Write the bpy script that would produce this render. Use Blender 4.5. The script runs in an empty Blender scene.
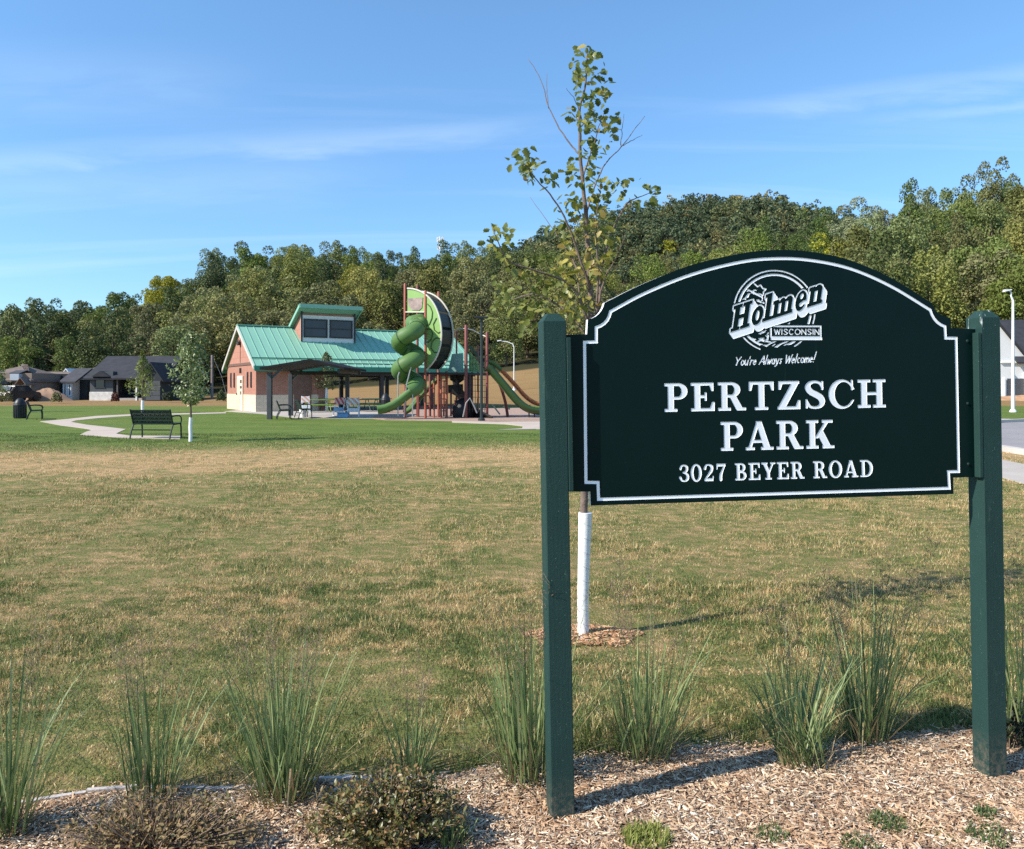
import bpy, bmesh, math, random
import numpy as np
from mathutils import Vector, Matrix, geometry

R = math.radians
PI = math.pi
SC = bpy.context.scene
COL = SC.collection
EYE = 1.6          # eye height of the photographer (m)
F = 800.0          # focal length in pixels of the 1024 px wide picture
HOR = 386.0        # horizon row

# ------------------------------------------------------------------ camera
cam_data = bpy.data.cameras.new('camera')
cam = bpy.data.objects.new('camera', cam_data)
COL.objects.link(cam)
cam.location = (0, 0, EYE)
cam.rotation_euler = (R(90), 0, 0)
cam_data.sensor_width = 36.0
cam_data.lens = F / 1024 * 36
cam_data.shift_y = (HOR - 424.5) / 1024
cam_data.clip_start = 0.05
cam_data.clip_end = 5000
SC.camera = cam

# ------------------------------------------------------------------ light
SUN_EL = R(39)
SUN_AZ = (-0.905, -0.425)            # horizontal direction towards the sun
world = bpy.data.worlds.new('World')
SC.world = world
world.use_nodes = True
wn, wl = world.node_tree.nodes, world.node_tree.links
wn.clear()
w_out = wn.new('ShaderNodeOutputWorld')
w_bg = wn.new('ShaderNodeBackground')
w_sky = wn.new('ShaderNodeTexSky')
w_sky.sky_type = 'NISHITA'
w_sky.sun_disc = False
w_sky.sun_elevation = SUN_EL
w_sky.sun_rotation = math.atan2(SUN_AZ[0], SUN_AZ[1])
w_sky.altitude = 200
w_sky.air_density = 1.0
w_sky.dust_density = 0.25
w_sky.ozone_density = 3.0
w_bg.inputs['Strength'].default_value = 0.15
# thin cirrus streaks, laid out on the sky dome by direction
w_tc = wn.new('ShaderNodeTexCoord')
w_sep = wn.new('ShaderNodeSeparateXYZ')
wl.new(w_tc.outputs['Generated'], w_sep.inputs[0])
def wmath(op, a, b=None):
    n = wn.new('ShaderNodeMath'); n.operation = op
    for i, v in enumerate((a, b)):
        if v is None: continue
        if isinstance(v, (int, float)): n.inputs[i].default_value = v
        else: wl.new(v, n.inputs[i])
    return n.outputs[0]
zc = wmath('MAXIMUM', wmath('ADD', w_sep.outputs['Z'], 0.10), 0.02)
cx = wmath('DIVIDE', w_sep.outputs['X'], zc)
cy = wmath('DIVIDE', w_sep.outputs['Y'], zc)
w_comb = wn.new('ShaderNodeCombineXYZ')
wl.new(cx, w_comb.inputs[0]); wl.new(cy, w_comb.inputs[1])
w_map = wn.new('ShaderNodeMapping')
w_map.inputs['Rotation'].default_value = (0, 0, R(-24))
w_map.inputs['Scale'].default_value = (0.20, 1.9, 1)
w_map.inputs['Location'].default_value = (0.35, 0.25, 0)
wl.new(w_comb.outputs[0], w_map.inputs[0])
w_noise = wn.new('ShaderNodeTexNoise')
w_noise.inputs['Scale'].default_value = 1.15
w_noise.inputs['Detail'].default_value = 7
w_noise.inputs['Roughness'].default_value = 0.55
w_noise.inputs['Distortion'].default_value = 0.6
wl.new(w_map.outputs[0], w_noise.inputs['Vector'])
w_ramp = wn.new('ShaderNodeMapRange')
w_ramp.inputs['From Min'].default_value = 0.53
w_ramp.inputs['From Max'].default_value = 0.80
w_ramp.inputs['To Min'].default_value = 0.0
w_ramp.inputs['To Max'].default_value = 0.20
wl.new(w_noise.outputs['Fac'], w_ramp.inputs['Value'])
# one long wisp that crosses the northern sky, by direction
yc = wmath('MAXIMUM', w_sep.outputs['Y'], 0.05)
su = wmath('DIVIDE', w_sep.outputs['X'], yc)
sw = wmath('DIVIDE', w_sep.outputs['Z'], yc)
w_c2 = wn.new('ShaderNodeCombineXYZ'); wl.new(su, w_c2.inputs[0]); wl.new(sw, w_c2.inputs[1])
w_m2 = wn.new('ShaderNodeMapping'); w_m2.inputs['Scale'].default_value = (1.6, 9.0, 1); w_m2.inputs['Rotation'].default_value = (0, 0, R(-5)); wl.new(w_c2.outputs[0], w_m2.inputs[0])
w_n2 = wn.new('ShaderNodeTexNoise'); w_n2.inputs['Scale'].default_value = 2.6; w_n2.inputs['Detail'].default_value = 7; w_n2.inputs['Roughness'].default_value = 0.6; w_n2.inputs['Distortion'].default_value = 0.4
wl.new(w_m2.outputs[0], w_n2.inputs['Vector'])
def wisp(a, b, c, wid, u0, u1, amt):
    cur = wmath('ADD', wmath('ADD', a, wmath('MULTIPLY', su, b)), wmath('MULTIPLY', wmath('MULTIPLY', su, su), c))
    off = wmath('ADD', wmath('SUBTRACT', sw, cur), wmath('MULTIPLY', wmath('SUBTRACT', w_n2.outputs['Fac'], 0.5), 0.05))
    m = wn.new('ShaderNodeMapRange'); m.interpolation_type = 'SMOOTHSTEP'
    wl.new(wmath('ABSOLUTE', off), m.inputs['Value'])
    m.inputs['From Min'].default_value = 0.0; m.inputs['From Max'].default_value = wid; m.inputs['To Min'].default_value = 1.0; m.inputs['To Max'].default_value = 0.0
    e = wn.new('ShaderNodeMapRange'); e.interpolation_type = 'SMOOTHSTEP'; wl.new(su, e.inputs['Value']); e.inputs['From Min'].default_value = u0; e.inputs['From Max'].default_value = u0 + .25
    e2 = wn.new('ShaderNodeMapRange'); e2.interpolation_type = 'SMOOTHSTEP'; wl.new(su, e2.inputs['Value']); e2.inputs['From Min'].default_value = u1 - .2; e2.inputs['From Max'].default_value = u1; e2.inputs['To Min'].default_value = 1.0; e2.inputs['To Max'].default_value = 0.0
    n = wn.new('ShaderNodeMapRange'); wl.new(w_n2.outputs['Fac'], n.inputs['Value']); n.inputs['From Min'].default_value = .22; n.inputs['From Max'].default_value = .66
    return wmath('MULTIPLY', wmath('MULTIPLY', wmath('MULTIPLY', m.outputs[0], e.outputs[0]), wmath('MULTIPLY', e2.outputs[0], n.outputs[0])), amt)
w_all = w_ramp.outputs[0]
for args in ((.322, .066, .0, .028, -1.1, .12, .36), (.312, .105, .02, .024, .12, 1.2, .36), (.285, .095, .02, .014, .34, 1.2, .30), (.355, -.05, .0, .07, -1.1, -.25, .18), (.27, .04, .0, .05, -1.2, -.1, .20)):
    w_all = wmath('MAXIMUM', w_all, wisp(*args[:-1], args[-1] * .55))
w_mix = wn.new('ShaderNodeMix'); w_mix.data_type = 'RGBA'
wl.new(w_all, w_mix.inputs['Factor'])
w_mix.inputs['B'].default_value = (5.2, 5.9, 6.6, 1)
w_gain = wn.new('ShaderNodeMix'); w_gain.data_type = 'RGBA'; w_gain.blend_type = 'MULTIPLY'
w_gain.inputs['Factor'].default_value = 1.0
w_gain.inputs['B'].default_value = (0.86, 1.0, 1.12, 1)
wl.new(w_sky.outputs[0], w_gain.inputs['A'])
w_el = wn.new('ShaderNodeMapRange')
w_el.inputs['From Min'].default_value = 0.05; w_el.inputs['From Max'].default_value = 0.42
w_el.inputs['To Min'].default_value = 0.0; w_el.inputs['To Max'].default_value = 1.0
wl.new(w_sep.outputs['Z'], w_el.inputs['Value'])
w_tint = wn.new('ShaderNodeMix'); w_tint.data_type = 'RGBA'
wl.new(w_el.outputs[0], w_tint.inputs['Factor'])
w_tint.inputs[6].default_value = (0.60, 0.78, 0.93, 1); w_tint.inputs[7].default_value = (0.81, 1.05, 1.14, 1)
wl.new(w_tint.outputs[2], w_gain.inputs['B'])
wl.new(w_gain.outputs['Result'], w_mix.inputs['A'])
wl.new(w_mix.outputs['Result'], w_bg.inputs['Color'])
wl.new(w_bg.outputs[0], w_out.inputs[0])

sun_data = bpy.data.lights.new('sun', 'SUN')
sun_data.energy = 5.0
sun_data.angle = R(0.55)
sun_data.color = (1.0, 0.93, 0.83)
sun = bpy.data.objects.new('sun', sun_data)
COL.objects.link(sun)
sd = Vector((SUN_AZ[0] * math.cos(SUN_EL), SUN_AZ[1] * math.cos(SUN_EL), math.sin(SUN_EL)))
sun.rotation_euler = sd.to_track_quat('Z', 'Y').to_euler()
sun.location = (-30, -15, 40)

SC.view_settings.view_transform = 'Standard'
SC.view_settings.look = 'None'
SC.view_settings.exposure = 0.5
SC.view_settings.gamma = 1.0
SC.view_settings.use_curve_mapping = False
SC.render.engine = 'CYCLES'
SC.cycles.max_bounces = 6
SC.cycles.diffuse_bounces = 3
SC.cycles.transmission_bounces = 4
SC.cycles.transparent_max_bounces = 8
SC.cycles.caustics_reflective = False
SC.cycles.caustics_refractive = False
SC.cycles.use_denoising = False

# ------------------------------------------------------------------ helpers
def at(px, py, d):
    """world point seen at pixel (px, py) standing d metres away"""
    return Vector(((px - 512) / F * d, d, EYE + (HOR - py) / F * d))
def gd(px, py):
    """point of the flat ground under pixel (px, py)"""
    d = F * EYE / (py - HOR)
    return Vector(((px - 512) / F * d, d, 0))

def tag(o, label=None, cat=None, group=None, kind=None):
    if label: o['label'] = label
    if cat: o['category'] = cat
    if group: o['group'] = group
    if kind: o['kind'] = kind
    return o
def empty(name, loc=(0, 0, 0), rz=0.0, label=None, cat=None, group=None):
    o = bpy.data.objects.new(name, None)
    COL.objects.link(o)
    o.location = loc
    o.rotation_euler = (0, 0, rz)
    o.empty_display_size = 0.2
    return tag(o, label, cat, group)
def link_mesh(name, me, parent=None):
    o = bpy.data.objects.new(name, me)
    COL.objects.link(o)
    if parent is not None: o.parent = parent
    return o
def copy_tree(o, parent=None):
    c = o.copy()
    COL.objects.link(c)
    if parent is not None: c.parent = parent
    for ch in list(o.children): copy_tree(ch, c)
    return c

class MB:
    """collects faces and links them as one mesh object"""
    def __init__(s): s.v = []; s.f = []; s.m = []
    def add(s, verts, faces, mi=0):
        b = len(s.v)
        s.v.extend([tuple(v) for v in verts])
        s.f.extend([tuple(i + b for i in f) for f in faces])
        s.m.extend([mi] * len(faces))
        return s
    def box(s, c, size, mi=0, rz=0.0, mat=None):
        hx, hy, hz = size[0] / 2, size[1] / 2, size[2] / 2
        vs = [Vector((x * hx, y * hy, z * hz)) for z in (-1, 1) for y in (-1, 1) for x in (-1, 1)]
        M = mat if mat is not None else Matrix.Rotation(rz, 3, 'Z')
        vs = [M @ v + Vector(c) for v in vs]
        return s.add(vs, [(0, 2, 3, 1), (4, 5, 7, 6), (0, 1, 5, 4), (2, 6, 7, 3), (0, 4, 6, 2), (1, 3, 7, 5)], mi)
    def rbox(s, c, size, ch=0.01, mi=0, rz=0.0, mat=None):
        """box with chamfered vertical and top edges"""
        hx, hy, hz = size[0] / 2, size[1] / 2, size[2] / 2
        def ring(ix, z):
            a, b = hx - ix, hy - ix
            e = max(ch - ix, ch * 0.3)
            return [(-a + e, -b, z), (a - e, -b, z), (a, -b + e, z), (a, b - e, z), (a - e, b, z), (-a + e, b, z), (-a, b - e, z), (-a, -b + e, z)]
        rs = [ring(ch, -hz), ring(0, -hz + ch), ring(0, hz - ch), ring(ch, hz)]
        M = mat if mat is not None else Matrix.Rotation(rz, 3, 'Z')
        vs = [M @ Vector(p) + Vector(c) for r in rs for p in r]
        fs = [tuple(range(7, -1, -1)), tuple(range(24, 32))]
        for k in range(3):
            for i in range(8):
                j = (i + 1) % 8
                fs.append((k * 8 + i, k * 8 + j, k * 8 + 8 + j, k * 8 + 8 + i))
        return s.add(vs, fs, mi)
    def bar(s, a, b, w, h, mi=0, up=(0, 0, 1)):
        a, b = Vector(a), Vector(b)
        t = (b - a); L = t.length; t.normalize()
        u = Vector(up)
        if abs(t.dot(u)) > 0.98: u = Vector((0, 1, 0))
        x = t.cross(u).normalized(); z = x.cross(t).normalized()
        M = Matrix((x, t, z)).transposed()
        return s.box((a + b) / 2, (w, L, h), mi, mat=M)
    def tube(s, pts, rad, n=8, mi=0, cap=True):
        pts = [Vector(p) for p in pts]
        if isinstance(rad, (int, float)): rad = [rad] * len(pts)
        T = []
        for i in range(len(pts)):
            a = pts[max(i - 1, 0)]; b = pts[min(i + 1, len(pts) - 1)]
            d = b - a
            T.append(d.normalized() if d.length > 1e-9 else Vector((0, 0, 1)))
        ref = Vector((1, 0, 0)) if abs(T[0].x) < 0.9 else Vector((0, 1, 0))
        vs = []
        x = T[0].cross(ref).normalized()
        for p, t, r in zip(pts, T, rad):
            x = (x - t * x.dot(t))
            x = x.normalized() if x.length > 1e-6 else t.orthogonal().normalized()
            y = t.cross(x)
            for k in range(n):
                an = 2 * PI * k / n
                vs.append(p + (x * math.cos(an) + y * math.sin(an)) * r)
        fs = []
        for i in range(len(pts) - 1):
            for k in range(n):
                k2 = (k + 1) % n
                fs.append((i * n + k, i * n + k2, (i + 1) * n + k2, (i + 1) * n + k))
        if cap:
            fs.append(tuple(range(n - 1, -1, -1)))
            fs.append(tuple(range((len(pts) - 1) * n, len(pts) * n)))
        return s.add(vs, fs, mi)
    def cyl(s, c, r, h, n=16, mi=0, r2=None):
        c = Vector(c)
        return s.tube([c, c + Vector((0, 0, h))], [r, r if r2 is None else r2], n, mi)
    def lathe(s, c, prof, n=20, mi=0):
        """prof: (radius, z) from bottom to top"""
        c = Vector(c); vs = []; fs = []
        for r, z in prof:
            for k in range(n):
                a = 2 * PI * k / n
                vs.append(c + Vector((r * math.cos(a), r * math.sin(a), z)))
        for i in range(len(prof) - 1):
            for k in range(n):
                k2 = (k + 1) % n
                fs.append((i * n + k, i * n + k2, (i + 1) * n + k2, (i + 1) * n + k))
        fs.append(tuple(range(n - 1, -1, -1)))
        fs.append(tuple(range((len(prof) - 1) * n, len(prof) * n)))
        return s.add(vs, fs, mi)
    def extrude(s, pts, vec, mi=0):
        """closed planar outline (3-D points) pushed along vec"""
        n = len(pts); vec = Vector(vec)
        a = [Vector(p) for p in pts]
        tri = geometry.tessellate_polygon([a])
        vs = a + [p + vec for p in a]
        fs = [t for t in tri] + [tuple(n + i for i in t[::-1]) for t in tri]
        for i in range(n):
            j = (i + 1) % n
            fs.append((i, j, n + j, n + i))
        return s.add(vs, fs, mi)
    def slab(s, pts, z0, z1, mi=0):
        return s.extrude([(p[0], p[1], z0) for p in pts], (0, 0, z1 - z0), mi)
    def build(s, name, mats, parent=None, smooth=False, fix=True):
        me = bpy.data.meshes.new(name)
        me.from_pydata(s.v, [], s.f)
        if not isinstance(mats, (list, tuple)): mats = [mats]
        for m in mats: me.materials.append(m)
        me.polygons.foreach_set('material_index', s.m)
        if fix:
            bm = bmesh.new(); bm.from_mesh(me)
            bmesh.ops.recalc_face_normals(bm, faces=bm.faces)
            bm.to_mesh(me); bm.free()
        if smooth:
            me.polygons.foreach_set('use_smooth', [True] * len(me.polygons))
            if smooth != 'all':
                try: me.set_sharp_from_angle(angle=R(40))
                except Exception: pass
        me.update()
        return link_mesh(name, me, parent)

def np_mesh(name, V, FA, mats, mi=None):
    """mesh from numpy arrays; FA is (M,3) or (M,4)"""
    me = bpy.data.meshes.new(name)
    V = np.asarray(V, np.float32); FA = np.asarray(FA, np.int32)
    k = FA.shape[1]
    me.vertices.add(len(V)); me.vertices.foreach_set('co', V.ravel())
    me.loops.add(FA.size); me.loops.foreach_set('vertex_index', FA.ravel())
    me.polygons.add(len(FA))
    me.polygons.foreach_set('loop_start', np.arange(0, FA.size, k, dtype=np.int32))
    me.polygons.foreach_set('loop_total', np.full(len(FA), k, np.int32))
    if not isinstance(mats, (list, tuple)): mats = [mats]
    for m in mats: me.materials.append(m)
    if mi is not None: me.polygons.foreach_set('material_index', np.asarray(mi, np.int32))
    me.update(calc_edges=True)
    me.validate()
    return me

# ------------------------------------------------------------------ materials
class NT:
    def __init__(s, name):
        s.mat = bpy.data.materials.new(name)
        s.mat.use_nodes = True
        s.t = s.mat.node_tree
        s.n, s.l = s.t.nodes, s.t.links
        s.n.clear()
        s.out = s.n.new('ShaderNodeOutputMaterial')
        s.p = s.n.new('ShaderNodeBsdfPrincipled')
        s.l.new(s.p.outputs[0], s.out.inputs[0])
        s._tc = None
    def set(s, sock, v):
        if isinstance(v, bpy.types.NodeSocket): s.l.new(v, sock)
        elif isinstance(v, (tuple, list)) and len(v) == 3 and sock.type == 'RGBA': sock.default_value = (*v, 1)
        else: sock.default_value = v
    def coord(s, which='Object'):
        if s._tc is None: s._tc = s.n.new('ShaderNodeTexCoord')
        return s._tc.outputs[which]
    def geo(s, which):
        g = s.n.new('ShaderNodeNewGeometry'); return g.outputs[which]
    def mapping(s, v, scale=(1, 1, 1), rot=(0, 0, 0), loc=(0, 0, 0)):
        m = s.n.new('ShaderNodeMapping')
        s.l.new(v, m.inputs[0])
        m.inputs['Scale'].default_value = scale; m.inputs['Rotation'].default_value = rot; m.inputs['Location'].default_value = loc
        return m.outputs[0]
    def noise(s, v, scale, detail=4, rough=0.55, dist=0.0):
        n = s.n.new('ShaderNodeTexNoise')
        s.l.new(v, n.inputs['Vector'])
        n.inputs['Scale'].default_value = scale; n.inputs['Detail'].default_value = detail
        n.inputs['Roughness'].default_value = rough; n.inputs['Distortion'].default_value = dist
        return n.outputs['Fac']
    def math(s, op, a, b=None, c=None, clamp=False):
        n = s.n.new('ShaderNodeMath'); n.operation = op; n.use_clamp = clamp
        for i, v in enumerate((a, b, c)):
            if v is not None: s.set(n.inputs[i], v)
        return n.outputs[0]
    def rng(s, v, a, b, c=0.0, d=1.0, smooth=False):
        n = s.n.new('ShaderNodeMapRange')
        if smooth: n.interpolation_type = 'SMOOTHSTEP'
        s.set(n.inputs['Value'], v)
        n.inputs['From Min'].default_value = a; n.inputs['From Max'].default_value = b
        n.inputs['To Min'].default_value = c; n.inputs['To Max'].default_value = d
        return n.outputs[0]
    def mix(s, f, a, b, mode='MIX'):
        n = s.n.new('ShaderNodeMix'); n.data_type = 'RGBA'; n.blend_type = mode
        s.set(n.inputs['Factor'], f)
        s.set(n.inputs[6], a); s.set(n.inputs[7], b)
        return n.outputs[2]
    def ramp(s, f, stops):
        n = s.n.new('ShaderNodeValToRGB')
        s.set(n.inputs[0], f)
        e = n.color_ramp.elements
        while len(e) < len(stops): e.new(0.5)
        for k, (p, c) in enumerate(stops):
            e[k].position = p
            e[k].color = (*c, 1) if len(c) == 3 else c
        return n.outputs[0]
    def bump(s, h, strength=0.3, dist=0.01):
        b = s.n.new('ShaderNodeBump')
        b.inputs['Strength'].default_value = strength; b.inputs['Distance'].default_value = dist
        s.l.new(h, b.inputs['Height'])
        s.l.new(b.outputs[0], s.p.inputs['Normal'])
    def sep(s, v):
        n = s.n.new('ShaderNodeSeparateXYZ'); s.l.new(v, n.inputs[0]); return n.outputs
    def comb(s, x, y, z=0.0):
        n = s.n.new('ShaderNodeCombineXYZ')
        for i, v in enumerate((x, y, z)): s.set(n.inputs[i], v)
        return n.outputs[0]
    def fin(s, col, rough=0.8, metal=0.0, spec=0.5):
        s.set(s.p.inputs['Base Color'], col)
        s.set(s.p.inputs['Roughness'], rough)
        s.p.inputs['Metallic'].default_value = metal
        s.p.inputs['Specular IOR Level'].default_value = spec
        return s.mat
    def translucent(s, col, amount):
        t = s.n.new('ShaderNodeBsdfTranslucent'); s.set(t.inputs[0], col)
        m = s.n.new('ShaderNodeMixShader'); m.inputs[0].default_value = amount
        s.l.new(s.p.outputs[0], m.inputs[1]); s.l.new(t.outputs[0], m.inputs[2])
        s.l.new(m.outputs[0], s.out.inputs[0])

_mc = {}
def mat(name, col, rough=0.7, var=0.18, scale=3.0, bump=0.0, bscale=60.0, metal=0.0, spec=0.4):
    if name in _mc: return _mc[name]
    t = NT(name)
    v = t.coord('Object')
    f = t.noise(v, scale, 5, 0.6)
    c = t.mix(t.rng(f, 0.3, 0.7), tuple(x * (1 - var) for x in col), tuple(min(x * (1 + var), 1) for x in col))
    if bump: t.bump(t.noise(v, bscale, 4), bump, 0.01)
    _mc[name] = t.fin(c, rough, metal, spec)
    return _mc[name]

def leaf_mat(name, cols, rough=0.55, trans=0.3, spec=0.3, objvar=0.0):
    t = NT(name)
    r = t.geo('Random Per Island')
    n = len(cols)
    c = t.ramp(r, [(i / max(n - 1, 1), cc) for i, cc in enumerate(cols)])
    if objvar:
        oi = t.n.new('ShaderNodeObjectInfo')
        hs = t.n.new('ShaderNodeHueSaturation')
        t.l.new(c, hs.inputs['Color'])
        t.set(hs.inputs['Hue'], t.rng(oi.outputs['Random'], 0, 1, 0.5 - 0.012 * objvar, 0.5 + 0.012 * objvar))
        t.set(hs.inputs['Value'], t.rng(t.math('FRACT', t.math('MULTIPLY', oi.outputs['Random'], 7.31)), 0, 1, 1 - 0.28 * objvar, 1 + 0.28 * objvar))
        t.set(hs.inputs['Saturation'], t.rng(t.math('FRACT', t.math('MULTIPLY', oi.outputs['Random'], 3.17)), 0, 1, 0.85, 1.15))
        c = hs.outputs[0]
    t.fin(c, rough, 0, spec)
    if trans: t.translucent(c, trans)
    return t.mat

def grass_fac(t):
    """0 = green, 1 = dry straw; the same patches for the soil sheet and the blades on it"""
    pos = t.geo('Position')
    sp = t.sep(pos)
    flat = t.comb(sp[0], sp[1], 0.0)
    n0 = t.noise(flat, 0.16, 3, 0.5)
    n1 = t.noise(flat, 1.15, 4, 0.65)
    n2 = t.noise(t.mapping(flat, (1.0, 1.4, 1)), 5.0, 5, 0.7)
    y = t.math('ADD', sp[1], t.math('MULTIPLY', t.math('SUBTRACT', n0, 0.5), 7.0))
    y = t.math('ADD', y, t.math('MULTIPLY', t.math('SUBTRACT', n1, 0.5), 1.35))
    y = t.math('ADD', y, t.math('MULTIPLY', sp[0], -0.10))
    base = t.ramp(t.math('DIVIDE', y, 40.0), [
        (0.0, (0.34,) * 3), (0.09, (0.34,) * 3), (0.115, (0.44,) * 3), (0.15, (0.52,) * 3), (0.20, (0.56,) * 3), (0.30, (0.54,) * 3),
        (0.37, (0.66,) * 3), (0.42, (1.02,) * 3), (0.49, (0.98,) * 3), (0.545, (0.46,) * 3), (0.63, (0.14,) * 3), (1.0, (0.08,) * 3)])
    k = t.rng(y, 20, 25, 1.0, 0.25)
    f = t.math('ADD', base, t.math('MULTIPLY', k, t.math('ADD',
        t.math('MULTIPLY', t.math('SUBTRACT', n1, 0.5), 1.35),
        t.math('MULTIPLY', t.math('SUBTRACT', n2, 0.5), 3.2))))
    return f, sp, n0, n1, n2, flat
# ------------------------------------------------------------------ terrain
def interp(v, xs, ys): return np.interp(v, xs, ys)
def smooth(a): a = np.clip(a, 0, 1); return a * a * (3 - 2 * a)
PXK = [-500, -200, 0, 100, 140, 180, 210, 250, 290, 330, 370, 400, 440, 480, 520, 560, 620, 650, 700, 740, 780, 820, 860, 900, 950, 1000, 1040, 1200, 1600]
NEARTOP = [318, 310, 305, 294, 283, 263, 250, 241, 243, 245, 243, 252, 254, 254, 252, 255, 276, 274, 262, 248, 232, 219, 209, 198, 184, 172, 164, 150, 150]
FARK = [380, 440, 480, 540, 580, 620, 660, 700, 740, 780, 810, 840, 900, 980]
FARTOP = [330, 290, 266, 239, 226, 215, 209, 203, 200, 204, 211, 219, 250, 330]
def H(x, y):
    x = np.asarray(x, float); y = np.asarray(y, float)
    yy = np.maximum(y, 1.0)
    px = 512 + F * x / yy
    d0 = interp(px, [0, 200, 300, 560, 700, 850, 1000], [104, 104, 104, 108, 108, 100, 100])
    d1 = interp(px, [0, 200, 560, 700, 850, 1000], [225, 225, 230, 215, 185, 165])
    g = interp(px, [200, 320, 394, 450, 540, 700, 900, 1050], [0, 0.9, 1.6, 2.6, 4.0, 4.0, 1.2, 0.6])
    th = interp(px, [0, 560, 700, 850, 950, 1040], [18.5, 13.5, 12, 14, 19, 20.5])
    ztop = EYE + (HOR - interp(px, PXK, NEARTOP)) / F * d1 - th
    z = g * smooth((yy - 60) / (d0 - 60))
    z = z + (ztop - g) * smooth((yy - d0 + 10) / (d1 - d0 + 10)) * (yy > d0 - 10)
    z = z * (1 - 0.55 * smooth((yy - d1 - 20) / 130))
    zf = (EYE + (HOR - interp(px, FARK, FARTOP)) / F * 620 - 10)
    inside = smooth((px - 380) / 60) * smooth((980 - px) / 60)
    zfar = zf * inside * smooth((yy - 330) / 290) * (1 - 0.6 * smooth((yy - 650) / 300))
    z = np.maximum(z, zfar)
    return np.where(y > 58, np.maximum(z, 0), 0.0)

def ground_material():
    t = NT('ground')
    f, sp, n0, n1, n2, flat = grass_fac(t)
    n3 = t.noise(flat, 22, 3, 0.7)
    n4 = t.noise(t.mapping(flat, (1, 0.35, 1)), 60, 2, 0.6)
    green = t.mix(n3, (0.080, 0.130, 0.024), (0.145, 0.210, 0.044))
    green = t.mix(t.math('MULTIPLY', t.rng(sp[1], 17, 24), t.rng(t.noise(t.mapping(flat, (.35, 1, 1)), .55, 5, .65), .38, .66)), green, (0.170, 0.205, 0.050))
    straw = t.mix(n3, (0.25, 0.175, 0.075), (0.42, 0.31, 0.145))
    straw = t.mix(t.rng(f, .8, 1.15), straw, t.mix(n3, (0.46, 0.275, 0.130), (0.66, 0.44, 0.235)))
    c = t.mix(t.rng(f, 0.25, 0.8), green, straw)
    c = t.mix(t.rng(t.noise(t.mapping(flat, (.6, 1, 1)), 2.2, 5, .7), .35, .65), c, t.mix(.45, c, (0.05, 0.085, 0.02)))
    near = t.rng(sp[1], 6, 20, 0.50, 1.0)
    # bare soil between the tufts, darkened to imitate shadow among the blades
    soil = t.mix(n2, (0.105, 0.085, 0.036), (0.29, 0.195, 0.092))
    c = t.mix(near, soil, c)
    # brown hayfield beyond the playground, dirt verge by the houses
    px = t.math('DIVIDE', sp[0], t.math('MAXIMUM', sp[1], 1.0))
    n5 = t.noise(flat, 0.12, 4, 0.6)
    hay = t.mix(t.noise(t.mapping(flat, (0.4, 1, 1)), 0.5, 5, 0.65), (0.20, 0.125, 0.050), (0.32, 0.205, 0.090))
    hm = t.rng(t.math('ADD', sp[1], t.math('MULTIPLY', n5, 16)), 70, 74)
    c = t.mix(hm, c, hay)
    # leaf litter under the woods
    lit = t.mix(n5, (0.035, 0.035, 0.016), (0.06, 0.055, 0.026))
    wm = t.rng(t.math('ADD', sp[1], t.math('MULTIPLY', n5, 8)), 104, 107)
    c = t.mix(wm, c, lit)
    t.bump(t.math('ADD', n3, t.math('MULTIPLY', n4, 0.8)), 0.6, 0.03)
    return t.fin(c, 0.95, 0, 0.1)

ys = np.concatenate([np.arange(-40, 58, 7.0), np.arange(58, 130, 3.0), np.arange(130, 300, 6.0), np.arange(300, 700, 12.0), np.arange(700, 1500, 100.0)])
ss = np.linspace(-1.35, 1.35, 150)
wid = np.maximum(np.abs(ys), 0) * 0 + np.where(ys < 60, 90, ys * 1.35 + 20)
GX = ss[None, :] / 1.35 * wid[:, None]
GY = np.repeat(ys[:, None], len(ss), 1)
GZ = H(GX, GY)
nr, nc = GX.shape
idx = np.arange(nr * nc).reshape(nr, nc)
FA = np.stack([idx[:-1, :-1], idx[:-1, 1:], idx[1:, 1:], idx[1:, :-1]], -1).reshape(-1, 4)
me = np_mesh('ground', np.stack([GX, GY, GZ], -1).reshape(-1, 3), FA, ground_material())
me.polygons.foreach_set('use_smooth', [True] * len(me.polygons))
ground = tag(link_mesh('ground', me), kind='structure')

# ------------------------------------------------------------------ flat sheets: paths, road, play surface
M_CONC = mat('concrete', (0.42, 0.37, 0.32), 0.9, 0.12, 1.2, 0.2, 90)
M_PATH = mat('path_concrete', (0.47, 0.385, 0.315), 0.9, 0.10, 0.8, 0.2, 90)
M_KERB = mat('kerb_concrete', (0.52, 0.48, 0.43), 0.9, 0.10, 1.5)
M_ROAD = mat('asphalt', (0.27, 0.25, 0.245), 0.9, 0.12, 0.6, 0.3, 200)
M_PLAY = mat('play_chips', (0.36, 0.245, 0.185), 0.95, 0.35, 9, 0.6, 40)
BLOCK = []          # polygons where no grass grows
def sheet(name, pts, z, m, thick=0.05, block=True):
    mb = MB(); mb.slab(pts, z - thick, z)
    if block: BLOCK.append([(p[0], p[1]) for p in pts])
    return tag(mb.build(name, m), kind='structure')

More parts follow.
